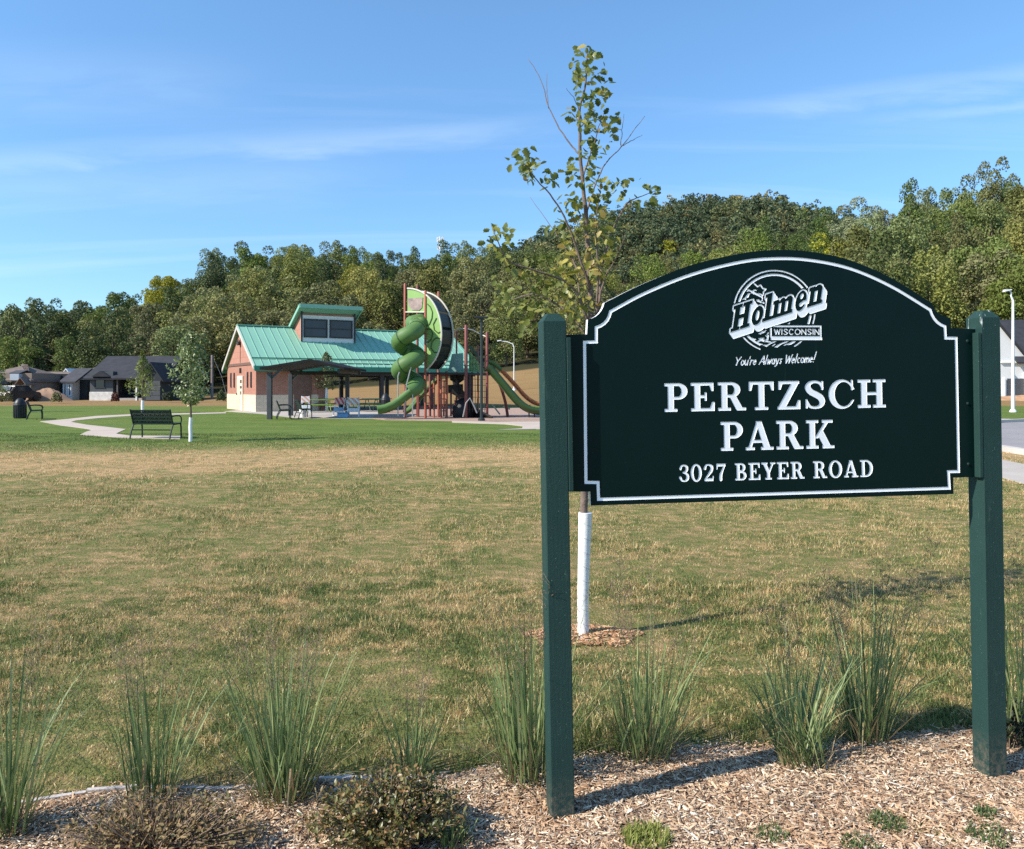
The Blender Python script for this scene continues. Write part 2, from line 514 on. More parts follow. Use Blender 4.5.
G = lambda l: [gd(*p) for p in l]
sheet('path', G([(40, 421.6), (55, 420.3), (70, 418.9), (95, 416.2), (130, 414.4), (180, 413.4), (226, 412.3),
                 (226, 413.4), (180, 414.7), (130, 416.0), (98, 418.3), (76, 420.6), (71, 422.1), (86, 424.8), (108, 427.2), (126, 429.4), (121, 431.4),
                 (116, 433.9), (129, 435.8), (181, 436.2), (180, 439.2), (128, 438.4), (80, 435.0), (86, 432.0), (92.5, 430.0), (80, 428.0), (61, 425.6)]), 0.012, M_PATH)
sheet('slab_floor', G([(224, 411.4), (262, 414.0), (299, 418.6), (372, 418.8), (392, 415.5), (470, 411.0), (470, 402.5), (330, 402.5)]), 0.010, M_CONC)
sheet('play_surface', G([(370, 418.6), (386, 420.2), (470, 421.6), (520, 421.6), (640, 420.2), (660, 408), (392, 408), (376, 415)]), 0.016, M_PLAY)
sheet('walkway', G([(452, 421.2), (497, 422.3), (640, 420.4), (800, 420), (800, 428.2), (640, 429.2), (536, 429.4), (497, 430.3), (522, 428.8), (523, 426.4), (505, 424.4), (452, 422.6)]), 0.022, M_PATH)
# road that comes up on the right and bends away, with its kerb
road_l = [(11.6, 8), (11.9, 15), (12.05, 18.8), (12.3, 20.6), (13.0, 24), (15, 29), (18.3, 32.6), (21.4, 34.9), (23.6, 36.2), (32, 40), (44, 43)]
road_r = [(21, 8), (21.2, 15), (21.8, 18.8), (22.6, 21), (24, 23.5), (26.5, 26), (30, 28.5), (36, 31), (46, 33)]
sheet('road', road_l + road_r[::-1], 0.006, M_ROAD)
mb = MB()
for a, b in zip(road_l[:-1], road_l[1:]): mb.bar((a[0] - .08, a[1], .03), (b[0] - .08, b[1] + .01, .03), .22, .2)
for a, b in zip(road_r[:-1], road_r[1:]): mb.bar((a[0] + .08, a[1], .03), (b[0] + .08, b[1] + .01, .03), .22, .2)
tag(mb.build('kerb', M_KERB), kind='structure')
walk_c = [(8.4, 8.5), (8.7, 11), (9.1, 13.4), (9.65, 15.8), (10.1, 18.5), (10.6, 21), (11.4, 24.5), (13, 28.5), (16, 33), (20, 36.6), (24, 38.6)]
def ribbon(pts, w):
    L, Rr = [], []
    for i, p in enumerate(pts):
        a = Vector(pts[max(i - 1, 0)]); b = Vector(pts[min(i + 1, len(pts) - 1)])
        t = (b - a).normalized(); n = Vector((-t.y, t.x))
        L.append(tuple(Vector(p) + n * w / 2)); Rr.append(tuple(Vector(p) - n * w / 2))
    return L + Rr[::-1]
sheet('sidewalk', ribbon(walk_c, 1.35), 0.014, M_CONC)

# ------------------------------------------------------------------ mulch bed in front
BED_A, BED_B = Vector((-4.6, 2.60)), Vector((6.0, 4.36))
def bed_edge(x):
    t = (x - BED_A.x) / (BED_B.x - BED_A.x)
    return BED_A.y + (BED_B.y - BED_A.y) * t + 0.035 * np.sin(x * 3.1) + 0.02 * np.sin(x * 7.7 + 1)
bx = np.linspace(-4.5, 5.9, 210)
bt = np.linspace(0, 1, 44)
by = 1.15 + (bed_edge(bx)[None, :] - 1.15) * bt[:, None]
BXg = np.repeat(bx[None, :], len(bt), 0)
rngb = np.random.default_rng(5)
def lumps(x, y):
    z = np.zeros_like(x)
    r = np.random.default_rng(11)
    for k in range(26):
        a = r.uniform(0, 2 * PI); fr = r.uniform(3, 26)
        z += np.sin((x * np.cos(a) + y * np.sin(a)) * fr + r.uniform(0, 6)) * 0.05 / fr
    return z
def bed_z(x, y):
    e = np.clip((bed_edge(x) - y) / 0.16, 0, 1)
    flat_ = 1 - 0.9 * sum(np.exp(-((x - a) ** 2 + (y - b) ** 2) / 0.30 ** 2) for a, b in ((0.181, 2.93), (1.965, 3.23)))
    return 0.005 + np.clip(flat_, 0, 1) * (0.006 + 0.38 * lumps(x, y) + 0.022 * np.clip(-x - 0.7, 0, 1)) * smooth(e)
BZ = bed_z(BXg, by)
nr, nc = BXg.shape
idx = np.arange(nr * nc).reshape(nr, nc)
FA = np.stack([idx[:-1, :-1], idx[:-1, 1:], idx[1:, 1:], idx[1:, :-1]], -1).reshape(-1, 4)
t = NT('mulch_base')
pf = t.geo('Position')
c = t.ramp(t.noise(t.mapping(pf, (1, 2.2, 1), (0, 0, 0.6)), 38, 5, 0.7), [(0.25, (0.12, 0.08, 0.058)), (0.5, (0.29, 0.20, 0.145)), (0.75, (0.46, 0.35, 0.27))])
t.bump(t.noise(pf, 70, 4, 0.7), 0.8, 0.02)
me = np_mesh('mulch_bed', np.stack([BXg, by, BZ], -1).reshape(-1, 3), FA, t.fin(c, 0.95, 0, 0.1))
me.polygons.foreach_set('use_smooth', [True] * len(me.polygons))
tag(link_mesh('mulch_bed', me), kind='structure')

def chips(name, n, sampler, zf, mats, seed, lmin=0.015, lmax=0.075, lift=0.010):
    r = np.random.default_rng(seed)
    x, y = sampler(r, n)
    n = len(x)
    L = r.uniform(lmin, lmax, n) * r.uniform(0.5, 1, n)
    W = L * r.uniform(0.035, 0.16, n) * r.choice([1, 1, 1, 1.8], n) + 0.0012
    T = W * r.uniform(0.15, 0.5, n) + 0.0006
    yaw = r.uniform(0, PI, n); pit = r.normal(0, 0.22, n); rol = r.normal(0, 0.5, n)
    cyw, syw = np.cos(yaw), np.sin(yaw)
    ax = np.stack([cyw * np.cos(pit), syw * np.cos(pit), np.sin(pit)], -1)
    sx = np.stack([-syw, cyw, np.zeros(n)], -1)
    up = np.cross(ax, sx)
    s2 = sx * np.cos(rol)[:, None] + up * np.sin(rol)[:, None]
    u2 = np.cross(ax, s2)
    c = np.stack([x, y, zf(x, y) + r.uniform(0, lift, n) + 0.003], -1)
    V = np.zeros((n, 6, 3))
    for k, (a, b, d) in enumerate([(-.5, -.5, 0), (-.5, .5, 0), (-.4, 0, 1), (.5, -.5, 0), (.5, .5, 0), (.4, 0, 1)]):
        V[:, k] = c + ax * (L * a)[:, None] + s2 * (W * b)[:, None] + u2 * (T * d)[:, None]
    base = (np.arange(n) * 6)[:, None]
    tri = np.array([[0, 1, 2], [3, 5, 4], [0, 2, 5], [0, 5, 3], [1, 4, 5], [1, 5, 2]])
    FA = (base[:, None, :] + tri[None]).reshape(-1, 3)
    me = np_mesh(name, V.reshape(-1, 3), FA, mats)
    return link_mesh(name, me)
t = NT('mulch_chip')
r_ = t.geo('Random Per Island')
c = t.ramp(r_, [(0, (0.16, 0.095, 0.060)), (0.2, (0.33, 0.205, 0.125)), (0.5, (0.52, 0.365, 0.23)), (0.8, (0.66, 0.50, 0.34)), (0.93, (0.74, 0.63, 0.48)), (1, (0.85, 0.77, 0.64))])
pc = t.geo('Position')
c = t.mix(t.rng(t.noise(pc, 2.6, 4, .6), .45, .68, 0, .8), c, t.mix(.5, c, (0.50, 0.27, 0.13)))
c = t.mix(t.rng(t.noise(pc, 7.0, 4, .6), .56, .70, 0, .55), c, (0.12, 0.080, 0.055))
M_CHIP = t.fin(c, 0.85, 0, 0.2)
def bed_sampler(r, n):
    x = r.uniform(-3.9, 5.0, n); y = r.uniform(1.9, 4.3, n)
    k = (y < bed_edge(x) + r.normal(0, 0.03, n)) & (np.abs(x) < y * 0.95 + 1.2)
    return x[k], y[k]
tag(chips('wood_mulch', 370000, bed_sampler, bed_z, M_CHIP, 3, 0.007, 0.046, 0.008), kind='stuff')

# ------------------------------------------------------------------ grass on the lawn
OAK = at(584, 638, 5.08); OAK.z = 0
RING = (float(OAK.x) + 0.0, float(OAK.y) + .02, 0.36, 0.22)
def in_poly(x, y, poly):
    inside = np.zeros(len(x), bool)
    n = len(poly)
    for i in range(n):
        x0, y0 = poly[i]; x1, y1 = poly[(i + 1) % n]
        if y0 == y1: continue
        k = ((y0 > y) != (y1 > y)) & (x < (x1 - x0) * (y - y0) / (y1 - y0) + x0)
        inside ^= k
    return inside
SIGNPOSTS = [(0.181, 2.99), (1.965, 3.289)]
def vnoise(x, y, sc, seed):
    r = np.random.default_rng(seed); v = 0
    for k in range(14):
        a = r.uniform(0, 2 * PI); f = sc * r.uniform(0.5, 1.8)
        v = v + np.sin((x * np.cos(a) + y * np.sin(a)) * f + r.uniform(0, 6.28))
    return v / 14 ** .5
def lawn_points(r, n, d0, d1, margin=2.0):
    y = np.sqrt(r.uniform(d0 * d0, d1 * d1, n))
    x = r.uniform(-1, 1, n) * (y * 0.66 + margin)
    k = y > bed_edge(x) + 0.02
    # matted tufts: denser here, bare there
    tn = vnoise(x, y, 5.0, 21) * 0.5 + vnoise(x, y, 14.0, 22) * 0.5
    yb = y - .1 * x
    k &= r.uniform(0, 1, n) > .45 * smooth((yb - 14.5) / 2) * smooth((21.5 - yb) / 2.5)
    k &= r.uniform(0, 1, n) < np.clip(0.72 + 0.5 * tn, 0.22, 1)
    k &= ((x - RING[0]) / RING[2]) ** 2 + ((y - RING[1]) / RING[3]) ** 2 > 1.0
    for poly in BLOCK:
        k &= ~in_poly(x, y, poly)
    return x[k], y[k]
def blades(name, n, d0, d1, h0, h1, w, seed, bent=True):
    r = np.random.default_rng(seed)
    x, y = lawn_points(r, n, d0, d1)
    n = len(x)
    lush = np.exp(-((y - bed_edge(x) - 0.22) / 0.24) ** 2) * (x > 0.3)
    h = r.uniform(h0, h1, n) * (1 + 0.5 * vnoise(x, y, 3.0, 31)).clip(0.4, 2.1) * (1 + 0.9 * lush)
    a = r.uniform(0, 2 * PI, n)
    lean = r.uniform(0.15, 1.45, n) * (1 - 0.3 * lush)
    dx, dy = np.cos(a), np.sin(a)
    wd = w * r.uniform(0.6, 1.4, n)
    b = r.uniform(0, 2 * PI, n)
    sx, sy = np.cos(b) * wd / 2, np.sin(b) * wd / 2
    base = np.stack([x, y, np.full(n, -0.004)], -1)
    side = np.stack([sx, sy, np.zeros(n)], -1)
    mid = base + np.stack([dx * h * np.sin(lean) * .35, dy * h * np.sin(lean) * .35, h * (0.35 + 0.25 * np.cos(lean))], -1)
    tip = base + np.stack([dx * h * np.sin(lean), dy * h * np.sin(lean), h * np.cos(lean).clip(0.12, 1)], -1)
    if bent:
        V = np.stack([base - side, base + side, mid + side * .8, mid - side * .8, tip], 1)
        tri = np.array([[0, 1, 2], [0, 2, 3], [3, 2, 4]])
        m = 5
    else:
        V = np.stack([base - side, base + side, tip], 1); tri = np.array([[0, 1, 2]]); m = 3
    FA = ((np.arange(n) * m)[:, None, None] + tri[None]).reshape(-1, 3)
    return V.reshape(-1, 3), FA
t = NT('grass_blade')
f, sp, n0, n1, n2, flat = grass_fac(t)
rr = t.geo('Random Per Island')
r2 = t.math('FRACT', t.math('MULTIPLY', rr, 13.7))
dry = t.math('GREATER_THAN', t.math('ADD', t.math('MULTIPLY', t.math('SUBTRACT', f, 0.5), 1.5), 0.5), rr)
gc = t.ramp(r2, [(0, (0.030, 0.056, 0.018)), (0.5, (0.105, 0.150, 0.042)), (1, (0.29, 0.32, 0.10))])
sc_ = t.ramp(r2, [(0, (0.16, 0.10, 0.04)), (0.35, (0.46, 0.325, 0.125)), (0.8, (0.74, 0.575, 0.27)), (1, (0.88, 0.76, 0.45))])
sc_ = t.mix(t.rng(f, .8, 1.15), sc_, t.mix(r2, (.52, .32, .15), (.82, .58, .32)))
c = t.mix(dry, gc, sc_)
t.fin(c, 0.7, 0, 0.25)
t.translucent(c, 0.25)
M_BLADE = t.mat
Vs, Fs, o = [], [], 0
for args in [(560000, 2.6, 6.5, .018, .046, .0030, 1, True), (620000, 6.5, 13.0, .020, .042, .0048, 2, False), (400000, 13.0, 27.0, .025, .048, .010, 3, False)]:
    V, FA = blades('x', *args)
    Vs.append(V); Fs.append(FA + o); o += len(V)
tag(link_mesh('lawn_grass', np_mesh('lawn_grass', np.concatenate(Vs), np.concatenate(Fs), M_BLADE)), kind='stuff')

# reddish chips round the foot of the young oak
t = NT('oak_chip')
c = t.ramp(t.geo('Random Per Island'), [(0, (0.24, 0.12, 0.06)), (0.5, (0.50, 0.27, 0.14)), (1, (0.70, 0.46, 0.28))])
M_CHIP2 = t.fin(c, 0.85, 0, 0.2)
def ring_sampler(r, n):
    a = r.uniform(0, 2 * PI, n); q = np.sqrt(r.uniform(0, 1, n)) * (1 + 0.12 * np.sin(a * 5))
    return RING[0] + RING[2] * q * np.cos(a), RING[1] + RING[3] * q * np.sin(a)
tag(chips('tree_mulch', 1700, ring_sampler, lambda x, y: 0.028 * np.clip(1.1 - ((x - RING[0]) / RING[2]) ** 2 - ((y - RING[1]) / RING[3]) ** 2, 0, 1), M_CHIP2, 9, 0.015, 0.06, 0.012), kind='stuff')
# ------------------------------------------------------------------ the park sign
YAW = math.atan2(3.289 - 2.99, 1.965 - 0.181)
LEAN = -0.018
L0 = Vector((0.181, 2.99, 0))
SIGN = empty('park_sign', L0, 0, 'dark green routed park sign between two square posts in the mulch bed', 'park sign')
SIGN.rotation_mode = 'XYZ'
SM = Matrix.Translation(L0) @ Matrix.Rotation(YAW, 4, 'Z') @ Matrix.Rotation(LEAN, 4, 'Y')
SIGN.matrix_world = SM
SI = SM.inverted()
FACE = -0.0125           # local depth of the board's front skin
_o = SI @ Vector((0, 0, EYE))
def s2l(px, py, w=FACE):
    """pixel -> (u, v) on the board's face"""
    p = SI @ Vector(((px - 512) / F, 1.0, EYE + (HOR - py) / F))
    d = p - _o
    k = (w - _o.y) / d.y
    q = _o + d * k
    return (q.x, q.z)

def green_paint(name, drips):
    t = NT(name)
    v = t.coord('Object')
    n = t.noise(v, 6, 5, 0.6)
    c = t.mix(n, (0.015, 0.041, 0.035), (0.024, 0.058, 0.051))
    fl = t.noise(t.mapping(v, (1, 1, 1)), 190, 2, 0.5)
    sp = t.sep(v)
    c = t.mix(t.math('MULTIPLY', t.rng(fl, 0.72, 0.76), 0.55), c, (0.30, 0.38, 0.34))
    if drips:   # bird droppings that have run down from the top
        st = t.noise(t.mapping(v, (1, 1, 0.16)), 62, 3, 0.55)
        top = t.rng(sp[2], 1.62, 1.90, 0.0, 1.0)
        m = t.rng(t.math('ADD', st, t.math('MULTIPLY', t.math('SUBTRACT', top, 1.0), drips)), 0.60, 0.66)
        c = t.mix(m, c, (0.62, 0.66, 0.63))
    sc_ = t.noise(t.mapping(v, (1, 1, 0.2)), 30, 4, 0.6)
    c = t.mix(t.math('MULTIPLY', t.rng(sc_, 0.66, 0.78), 0.35), c, (0.10, 0.16, 0.13))
    # soil splashed onto the foot of the post
    c = t.mix(t.math('MULTIPLY', t.rng(sp[2], .02, .17, 1.0, 0.0), t.rng(t.noise(v, 45, 5, .7), .42, .66, 0, .6)), c, (.20, .16, .12))
    t.bump(t.math('ADD', t.noise(v, 260, 3, 0.6), t.math('MULTIPLY', t.noise(t.mapping(v, (1, 1, .06)), 110, 3, .6), .7)), 0.4, 0.004)
    return t.fin(c, 0.6, 0, 0.16)
M_POST = green_paint('post_paint', 0.5)
M_POST2 = green_paint('post_paint_stained', 0.16)
t = NT('board_skin')
v = t.coord('Object')
c = t.mix(t.noise(v, 4, 4), (0.0018, 0.011, 0.0100), (0.0030, 0.0145, 0.0135))
c = t.mix(t.math('MULTIPLY', t.rng(t.noise(t.mapping(v, (1, 1, .18), (0, R(20), 0)), 9, 5, 0.7), 0.62, 0.8), 0.25), c, (0.02, 0.05, 0.045))
c = t.mix(t.math('MULTIPLY', t.rng(t.noise(t.mapping(v, (1, 1, .06), (0, R(-16), 0)), 55, 3, .5), .74, .80), .18), c, (.10, .14, .13))
c = t.mix(t.math('MULTIPLY', t.rng(t.noise(v, 230, 2, .5), .73, .78), .4), c, (.10, .13, .12))
t.bump(t.noise(v, 420, 2), 0.05, 0.002)
M_SKIN = t.fin(c, 0.38, 0, 0.11)
M_CORE = mat('board_core', (0.86, 0.88, 0.88), 0.55, 0.03, 8)
M_LETTER = mat('letter_white', (0.93, 0.94, 0.94), 0.55, 0.02, 20)
M_BOLT = mat('bolt_green', (0.012, 0.03, 0.025), 0.4, 0.1, 30)

def sign_post(u, zt, m, label):
    mb = MB()
    h, z0 = 0.0445, -0.25
    ch = 0.004
    def ring(a, z): return [(u - a + ch, -a, z), (u + a - ch, -a, z), (u + a, -a + ch, z), (u + a, a - ch, z), (u + a - ch, a, z), (u - a + ch, a, z), (u - a, a - ch, z), (u - a, -a + ch, z)]
    rs = [ring(h, z0), ring(h, zt - 0.030), ring(h - 0.0225, zt)]
    vs = [p for r in rs for p in r]
    fs = [tuple(range(7, -1, -1)), tuple(range(16, 24))]
    for k in range(2):
        for i in range(8):
            j = (i + 1) % 8
            fs.append((k * 8 + i, k * 8 + j, k * 8 + 8 + j, k * 8 + 8 + i))
    mb.add(vs, fs)
    return tag(mb.build('post', m, SIGN), label)
UR = (SI @ Vector((1.965, 3.289, 0))).x
zl = s2l(552, 313, -0.04)[1]
zr = s2l(985, 310, -0.04)[1]
sign_post(0.0, zl, M_POST, 'left square post with chamfered top')
sign_post(UR, zr, M_POST2, 'right square post with white streaks near its top')
# cleats and bolts that hold the board
va, vb = s2l(975, 333)[1], s2l(975, 477)[1]
mb = MB()
mb.rbox((UR - 0.0445 - 0.0085, -0.030, (va + vb) / 2), (0.017, 0.032, va - vb), 0.002)
mb.build('cleat', M_POST, SIGN)
va2, vb2 = s2l(570, 338)[1], s2l(570, 490)[1]
mb = MB()
mb.rbox((0.0445 + 0.0085, -0.030, (va2 + vb2) / 2), (0.017, 0.032, va2 - vb2), 0.002)
mb.build('cleat', M_POST, SIGN)
for px, py in ((967.2, 341), (967.6, 403.5), (968.2, 464)):
    u, v_ = s2l(px, py)
    mb = MB()
    M3 = Matrix.Rotation(R(90), 3, 'X')
    prof = [(0.0065, 0.0), (0.0065, 0.002), (0.0045, 0.004), (0.0, 0.0048)]
    mb.lathe((0, 0, 0), prof, 10)
    mb.v = [tuple(Vector((u, FACE, v_)) + M3 @ Vector(p)) for p in mb.v]
    mb.build('bolt', M_BOLT, SIGN, smooth=True)

# ---- lettering: every glyph is a signed field; its zero line is routed into the board
def seg(X, Y, a, b, ra, rb=None):
    if rb is None: rb = ra
    ax, ay = a; bx_, by_ = b
    dx, dy = bx_ - ax, by_ - ay
    L2 = dx * dx + dy * dy + 1e-12
    h = np.clip(((X - ax) * dx + (Y - ay) * dy) / L2, 0, 1)
    return np.hypot(X - ax - h * dx, Y - ay - h * dy) - (ra + (rb - ra) * h)
def poly_stroke(X, Y, pts, w):
    if not isinstance(w, (list, tuple)): w = [w] * len(pts)
    f = np.full(X.shape, 9e9)
    for i in range(len(pts) - 1):
        f = np.minimum(f, seg(X, Y, pts[i], pts[i + 1], w[i] / 2, w[i + 1] / 2))
    return f
def rect(X, Y, x0, y0, x1, y1):
    dx = np.abs(X - (x0 + x1) / 2) - (x1 - x0) / 2
    dy = np.abs(Y - (y0 + y1) / 2) - (y1 - y0) / 2
    return np.hypot(np.maximum(dx, 0), np.maximum(dy, 0)) + np.minimum(np.maximum(dx, dy), 0)
def quad(X, Y, pts):
    """convex polygon, counter-clockwise"""
    f = np.full(X.shape, -9e9)
    n = len(pts)
    for i in range(n):
        (x0, y0), (x1, y1) = pts[i], pts[(i + 1) % n]
        nx, ny = (y1 - y0), -(x1 - x0)
        l = math.hypot(nx, ny)
        f = np.maximum(f, ((X - x0) * nx + (Y - y0) * ny) / l)
    return f
def ell(X, Y, cx_, cy_, rx, ry):
    k = np.hypot((X - cx_) / rx, (Y - cy_) / ry)
    g = np.hypot((X - cx_) / rx ** 2, (Y - cy_) / ry ** 2) + 1e-9
    return k * (k - 1) / g
U = lambda *a: np.minimum.reduce(a)
def bowl(X, Y, x0, xc, yc, rx, ry, tv, th):
    o = U(rect(X, Y, x0, yc - ry, xc, yc + ry), ell(X, Y, xc, yc, rx, ry))
    i = U(rect(X, Y, x0, yc - ry + th, xc, yc + ry - th), ell(X, Y, xc, yc, rx - tv, ry - th))
    return np.maximum(np.maximum(o, -i), x0 - X)
def spl(pts, n=7):
    """Catmull-Rom through points (x, y, width)"""
    P = [np.array(p, float) for p in pts]
    P = [2 * P[0] - P[1]] + P + [2 * P[-1] - P[-2]]
    out = []
    for i in range(1, len(P) - 2):
        for k in range(n):
            q = k / n
            out.append(0.5 * (2 * P[i] + (P[i + 1] - P[i - 1]) * q + (2 * P[i - 1] - 5 * P[i] + 4 * P[i + 1] - P[i + 2]) * q * q + (3 * P[i] - P[i - 1] - 3 * P[i + 1] + P[i + 2]) * q ** 3))
    out.append(P[-2])
    return [(p[0], p[1]) for p in out], [max(p[2], .02) for p in out]
def sstroke(X, Y, pts):
    q, w = spl(pts)
    return poly_stroke(X, Y, q, w)
S, SH = 0.2, 0.105        # stem and serif thickness, cap height = 1
def stem(X, Y, x, y0=0, y1=1, s=None, top=True, bot=True, ov=0.11):
    s = s or S
    f = [rect(X, Y, x, y0, x + s, y1)]
    if bot: f.append(rect(X, Y, x - ov, y0, x + s + ov, y0 + SH))
    if top: f.append(rect(X, Y, x - ov, y1 - SH, x + s + ov, y1))
    return U(*f)
def gP(X, Y):
    return U(stem(X, Y, .12, top=False), rect(X, Y, .01, 1 - SH, .2, 1), bowl(X, Y, .2, .46, .71, .31, .29, .2, .1))
def gR(X, Y):
    return U(stem(X, Y, .12, top=False), rect(X, Y, .01, 1 - SH, .2, 1), bowl(X, Y, .2, .45, .73, .30, .27, .2, .1),
             quad(X, Y, [(.60, .04), (.84, .04), (.60, .52), (.38, .52)]), rect(X, Y, .62, 0, .93, SH))
def gE(X, Y):
    return U(stem(X, Y, .12, top=False, bot=False), rect(X, Y, .01, 1 - SH, .76, 1), rect(X, Y, .01, 0, .78, SH), rect(X, Y, .25, .46, .52, .56),
             quad(X, Y, [(.68, .70), (.76, .70), (.76, 1), (.60, 1)]), quad(X, Y, [(.60, 0), (.79, 0), (.79, .32), (.71, .32)]), rect(X, Y, .46, .36, .53, .66))
def gT(X, Y):
    return U(rect(X, Y, .31, 0, .51, 1), rect(X, Y, .0, 1 - SH, .82, 1), rect(X, Y, .19, 0, .63, SH),
             quad(X, Y, [(0, .68), (.08, .68), (.16, 1), (0, 1)]), quad(X, Y, [(.74, .68), (.82, .68), (.82, 1), (.66, 1)]))
def gZ(X, Y):
    return U(rect(X, Y, .05, 1 - SH, .74, 1), rect(X, Y, .02, 0, .76, SH), quad(X, Y, [(.02, .05), (.27, .05), (.74, .95), (.50, .95)]),
             quad(X, Y, [(.05, .70), (.13, .70), (.22, 1), (.05, 1)]), quad(X, Y, [(.58, 0), (.77, 0), (.77, .32), (.69, .32)]))
def gS(X, Y):
    return U(sstroke(X, Y, [(.62, .74, .08), (.54, .90, .09), (.37, .955, .09), (.20, .90, .13), (.14, .75, .19), (.24, .60, .21), (.40, .51, .215), (.55, .40, .21), (.61, .25, .19), (.55, .10, .13), (.38, .045, .09), (.20, .09, .09), (.10, .27, .08)]),
             rect(X, Y, .58, .66, .65, .98), rect(X, Y, .06, .02, .13, .34))
def gC(X, Y):
    ring_ = np.maximum(ell(X, Y, .44, .5, .44, .52), -ell(X, Y, .50, .5, .295, .43))
    cut = rect(X, Y, .62, .27, 1.2, .66)
    return U(np.maximum(ring_, -cut), rect(X, Y, .74, .64, .81, 1.0), np.maximum(ell(X, Y, .44, .5, .44, .52), np.maximum(-ell(X, Y, .5, .52, .33, .44), rect(X, Y, .6, .02, .86, .3))))
def gH(X, Y): return U(stem(X, Y, .12), stem(X, Y, .62), rect(X, Y, .25, .45, .7, .555))
def gA(X, Y):
    return U(quad(X, Y, [(.08, .05), (.19, .05), (.50, 1), (.38, 1)]), quad(X, Y, [(.62, .05), (.85, .05), (.55, 1), (.35, 1)]), rect(X, Y, .22, .25, .66, .35),
             rect(X, Y, 0, 0, .31, SH), rect(X, Y, .52, 0, .95, SH))
def gK(X, Y):
    return U(stem(X, Y, .12), quad(X, Y, [(.30, .36), (.42, .36), (.80, .95), (.66, .95)]), quad(X, Y, [(.62, .04), (.87, .04), (.58, .64), (.40, .50)]),
             rect(X, Y, .55, 1 - SH, .92, 1), rect(X, Y, .56, 0, .97, SH))
def gB(X, Y):
    return U(rect(X, Y, .12, 0, .32, 1), rect(X, Y, .01, 1 - SH, .2, 1), rect(X, Y, .01, 0, .2, SH), bowl(X, Y, .2, .44, .745, .27, .255, .19, .1), bowl(X, Y, .2, .46, .265, .31, .265, .2, .1))
def gY(X, Y):
    return U(rect(X, Y, .33, 0, .53, .48), rect(X, Y, .21, 0, .65, SH), quad(X, Y, [(.33, .40), (.53, .46), (.29, .95), (.06, .95)]), quad(X, Y, [(.40, .42), (.53, .40), (.80, .95), (.68, .95)]),
             rect(X, Y, -.03, 1 - SH, .38, 1), rect(X, Y, .56, 1 - SH, .90, 1))
def gO(X, Y): return np.maximum(ell(X, Y, .45, .5, .45, .52), -ell(X, Y, .45, .5, .245, .42))
def gD(X, Y):
    return U(stem(X, Y, .12, top=False, bot=False), rect(X, Y, .01, 1 - SH, .2, 1), rect(X, Y, .01, 0, .2, SH), bowl(X, Y, .2, .40, .5, .47, .5, .21, .1))
def g3(X, Y):
    return sstroke(X, Y, [(.10, .76, .16), (.18, .91, .11), (.36, .955, .09), (.52, .86, .16), (.52, .69, .17), (.42, .565, .11), (.28, .53, .09), (.45, .49, .12), (.57, .35, .18), (.55, .16, .18), (.38, .045, .09), (.18, .08, .11), (.08, .24, .17)])
def g0(X, Y): return np.maximum(ell(X, Y, .37, .5, .37, .52), -ell(X, Y, .37, .5, .18, .42))
def g2(X, Y):
    return U(sstroke(X, Y, [(.10, .74, .17), (.18, .91, .11), (.36, .955, .09), (.55, .84, .18), (.54, .64, .19), (.40, .44, .15), (.18, .20, .10), (.09, .08, .08)]),
             quad(X, Y, [(.04, 0), (.62, 0), (.60, .17), (.10, .17)]), quad(X, Y, [(.58, 0), (.64, 0), (.68, .30), (.60, .30)]))
def g7(X, Y):
    return U(rect(X, Y, .06, .84, .66, 1), quad(X, Y, [(.05, .66), (.12, .66), (.14, 1), (.05, 1)]), sstroke(X, Y, [(.61, .90, .10), (.46, .62, .13), (.34, .34, .19), (.32, .08, .20)]))
GL = {'P': (gP, .77), 'E': (gE, .79), 'R': (gR, .93), 'T': (gT, .82), 'Z': (gZ, .78), 'S': (gS, .72), 'C': (gC, .85), 'H': (gH, .94), 'A': (gA, .95), 'K': (gK, .97),
      'B': (gB, .78), 'Y': (gY, .88), 'O': (gO, .90), 'D': (gD, .88), '3': (g3, .66), '0': (g0, .74), '2': (g2, .70), '7': (g7, .70), ' ': (None, .34)}

def contours(Fd, xs, ys):
    """zero lines of a sampled field as closed loops (marching squares)"""
    ny, nx = Fd.shape
    Fd = np.where(np.abs(Fd) < 1e-9, 1e-9, Fd)
    ins = Fd < 0
    code = ins[:-1, :-1] * 1 + ins[:-1, 1:] * 2 + ins[1:, 1:] * 4 + ins[1:, :-1] * 8
    nxt = {}
    def ex(i, j, e):
        if e == 0: a, b = (i, j), (i, j + 1)
        elif e == 1: a, b = (i, j + 1), (i + 1, j + 1)
        elif e == 2: a, b = (i + 1, j), (i + 1, j + 1)
        else: a, b = (i, j), (i + 1, j)
        return a + b
    TB = {1: [(3, 0)], 2: [(0, 1)], 3: [(3, 1)], 4: [(1, 2)], 5: [(3, 0), (1, 2)], 6: [(0, 2)], 7: [(3, 2)], 8: [(2, 3)], 9: [(2, 0)], 10: [(0, 1), (2, 3)], 11: [(2, 1)], 12: [(1, 3)], 13: [(1, 0)], 14: [(0, 3)]}
    for i, j in zip(*np.nonzero((code > 0) & (code < 15))):
        for e0, e1 in TB[int(code[i, j])]:
            nxt[ex(i, j, e0)] = ex(i, j, e1)
    def pt(k):
        i0, j0, i1, j1 = k
        a, b = Fd[i0, j0], Fd[i1, j1]
        q = min(max(a / (a - b), 0.02), 0.98)
        return (xs[j0] + (xs[j1] - xs[j0]) * q, ys[i0] + (ys[i1] - ys[i0]) * q)
    loops = []
    while nxt:
        k0 = next(iter(nxt)); k = k0; lp = []
        while k in nxt:
            lp.append(pt(k)); k = nxt.pop(k)
        if len(lp) > 5: loops.append(lp)
    return loops
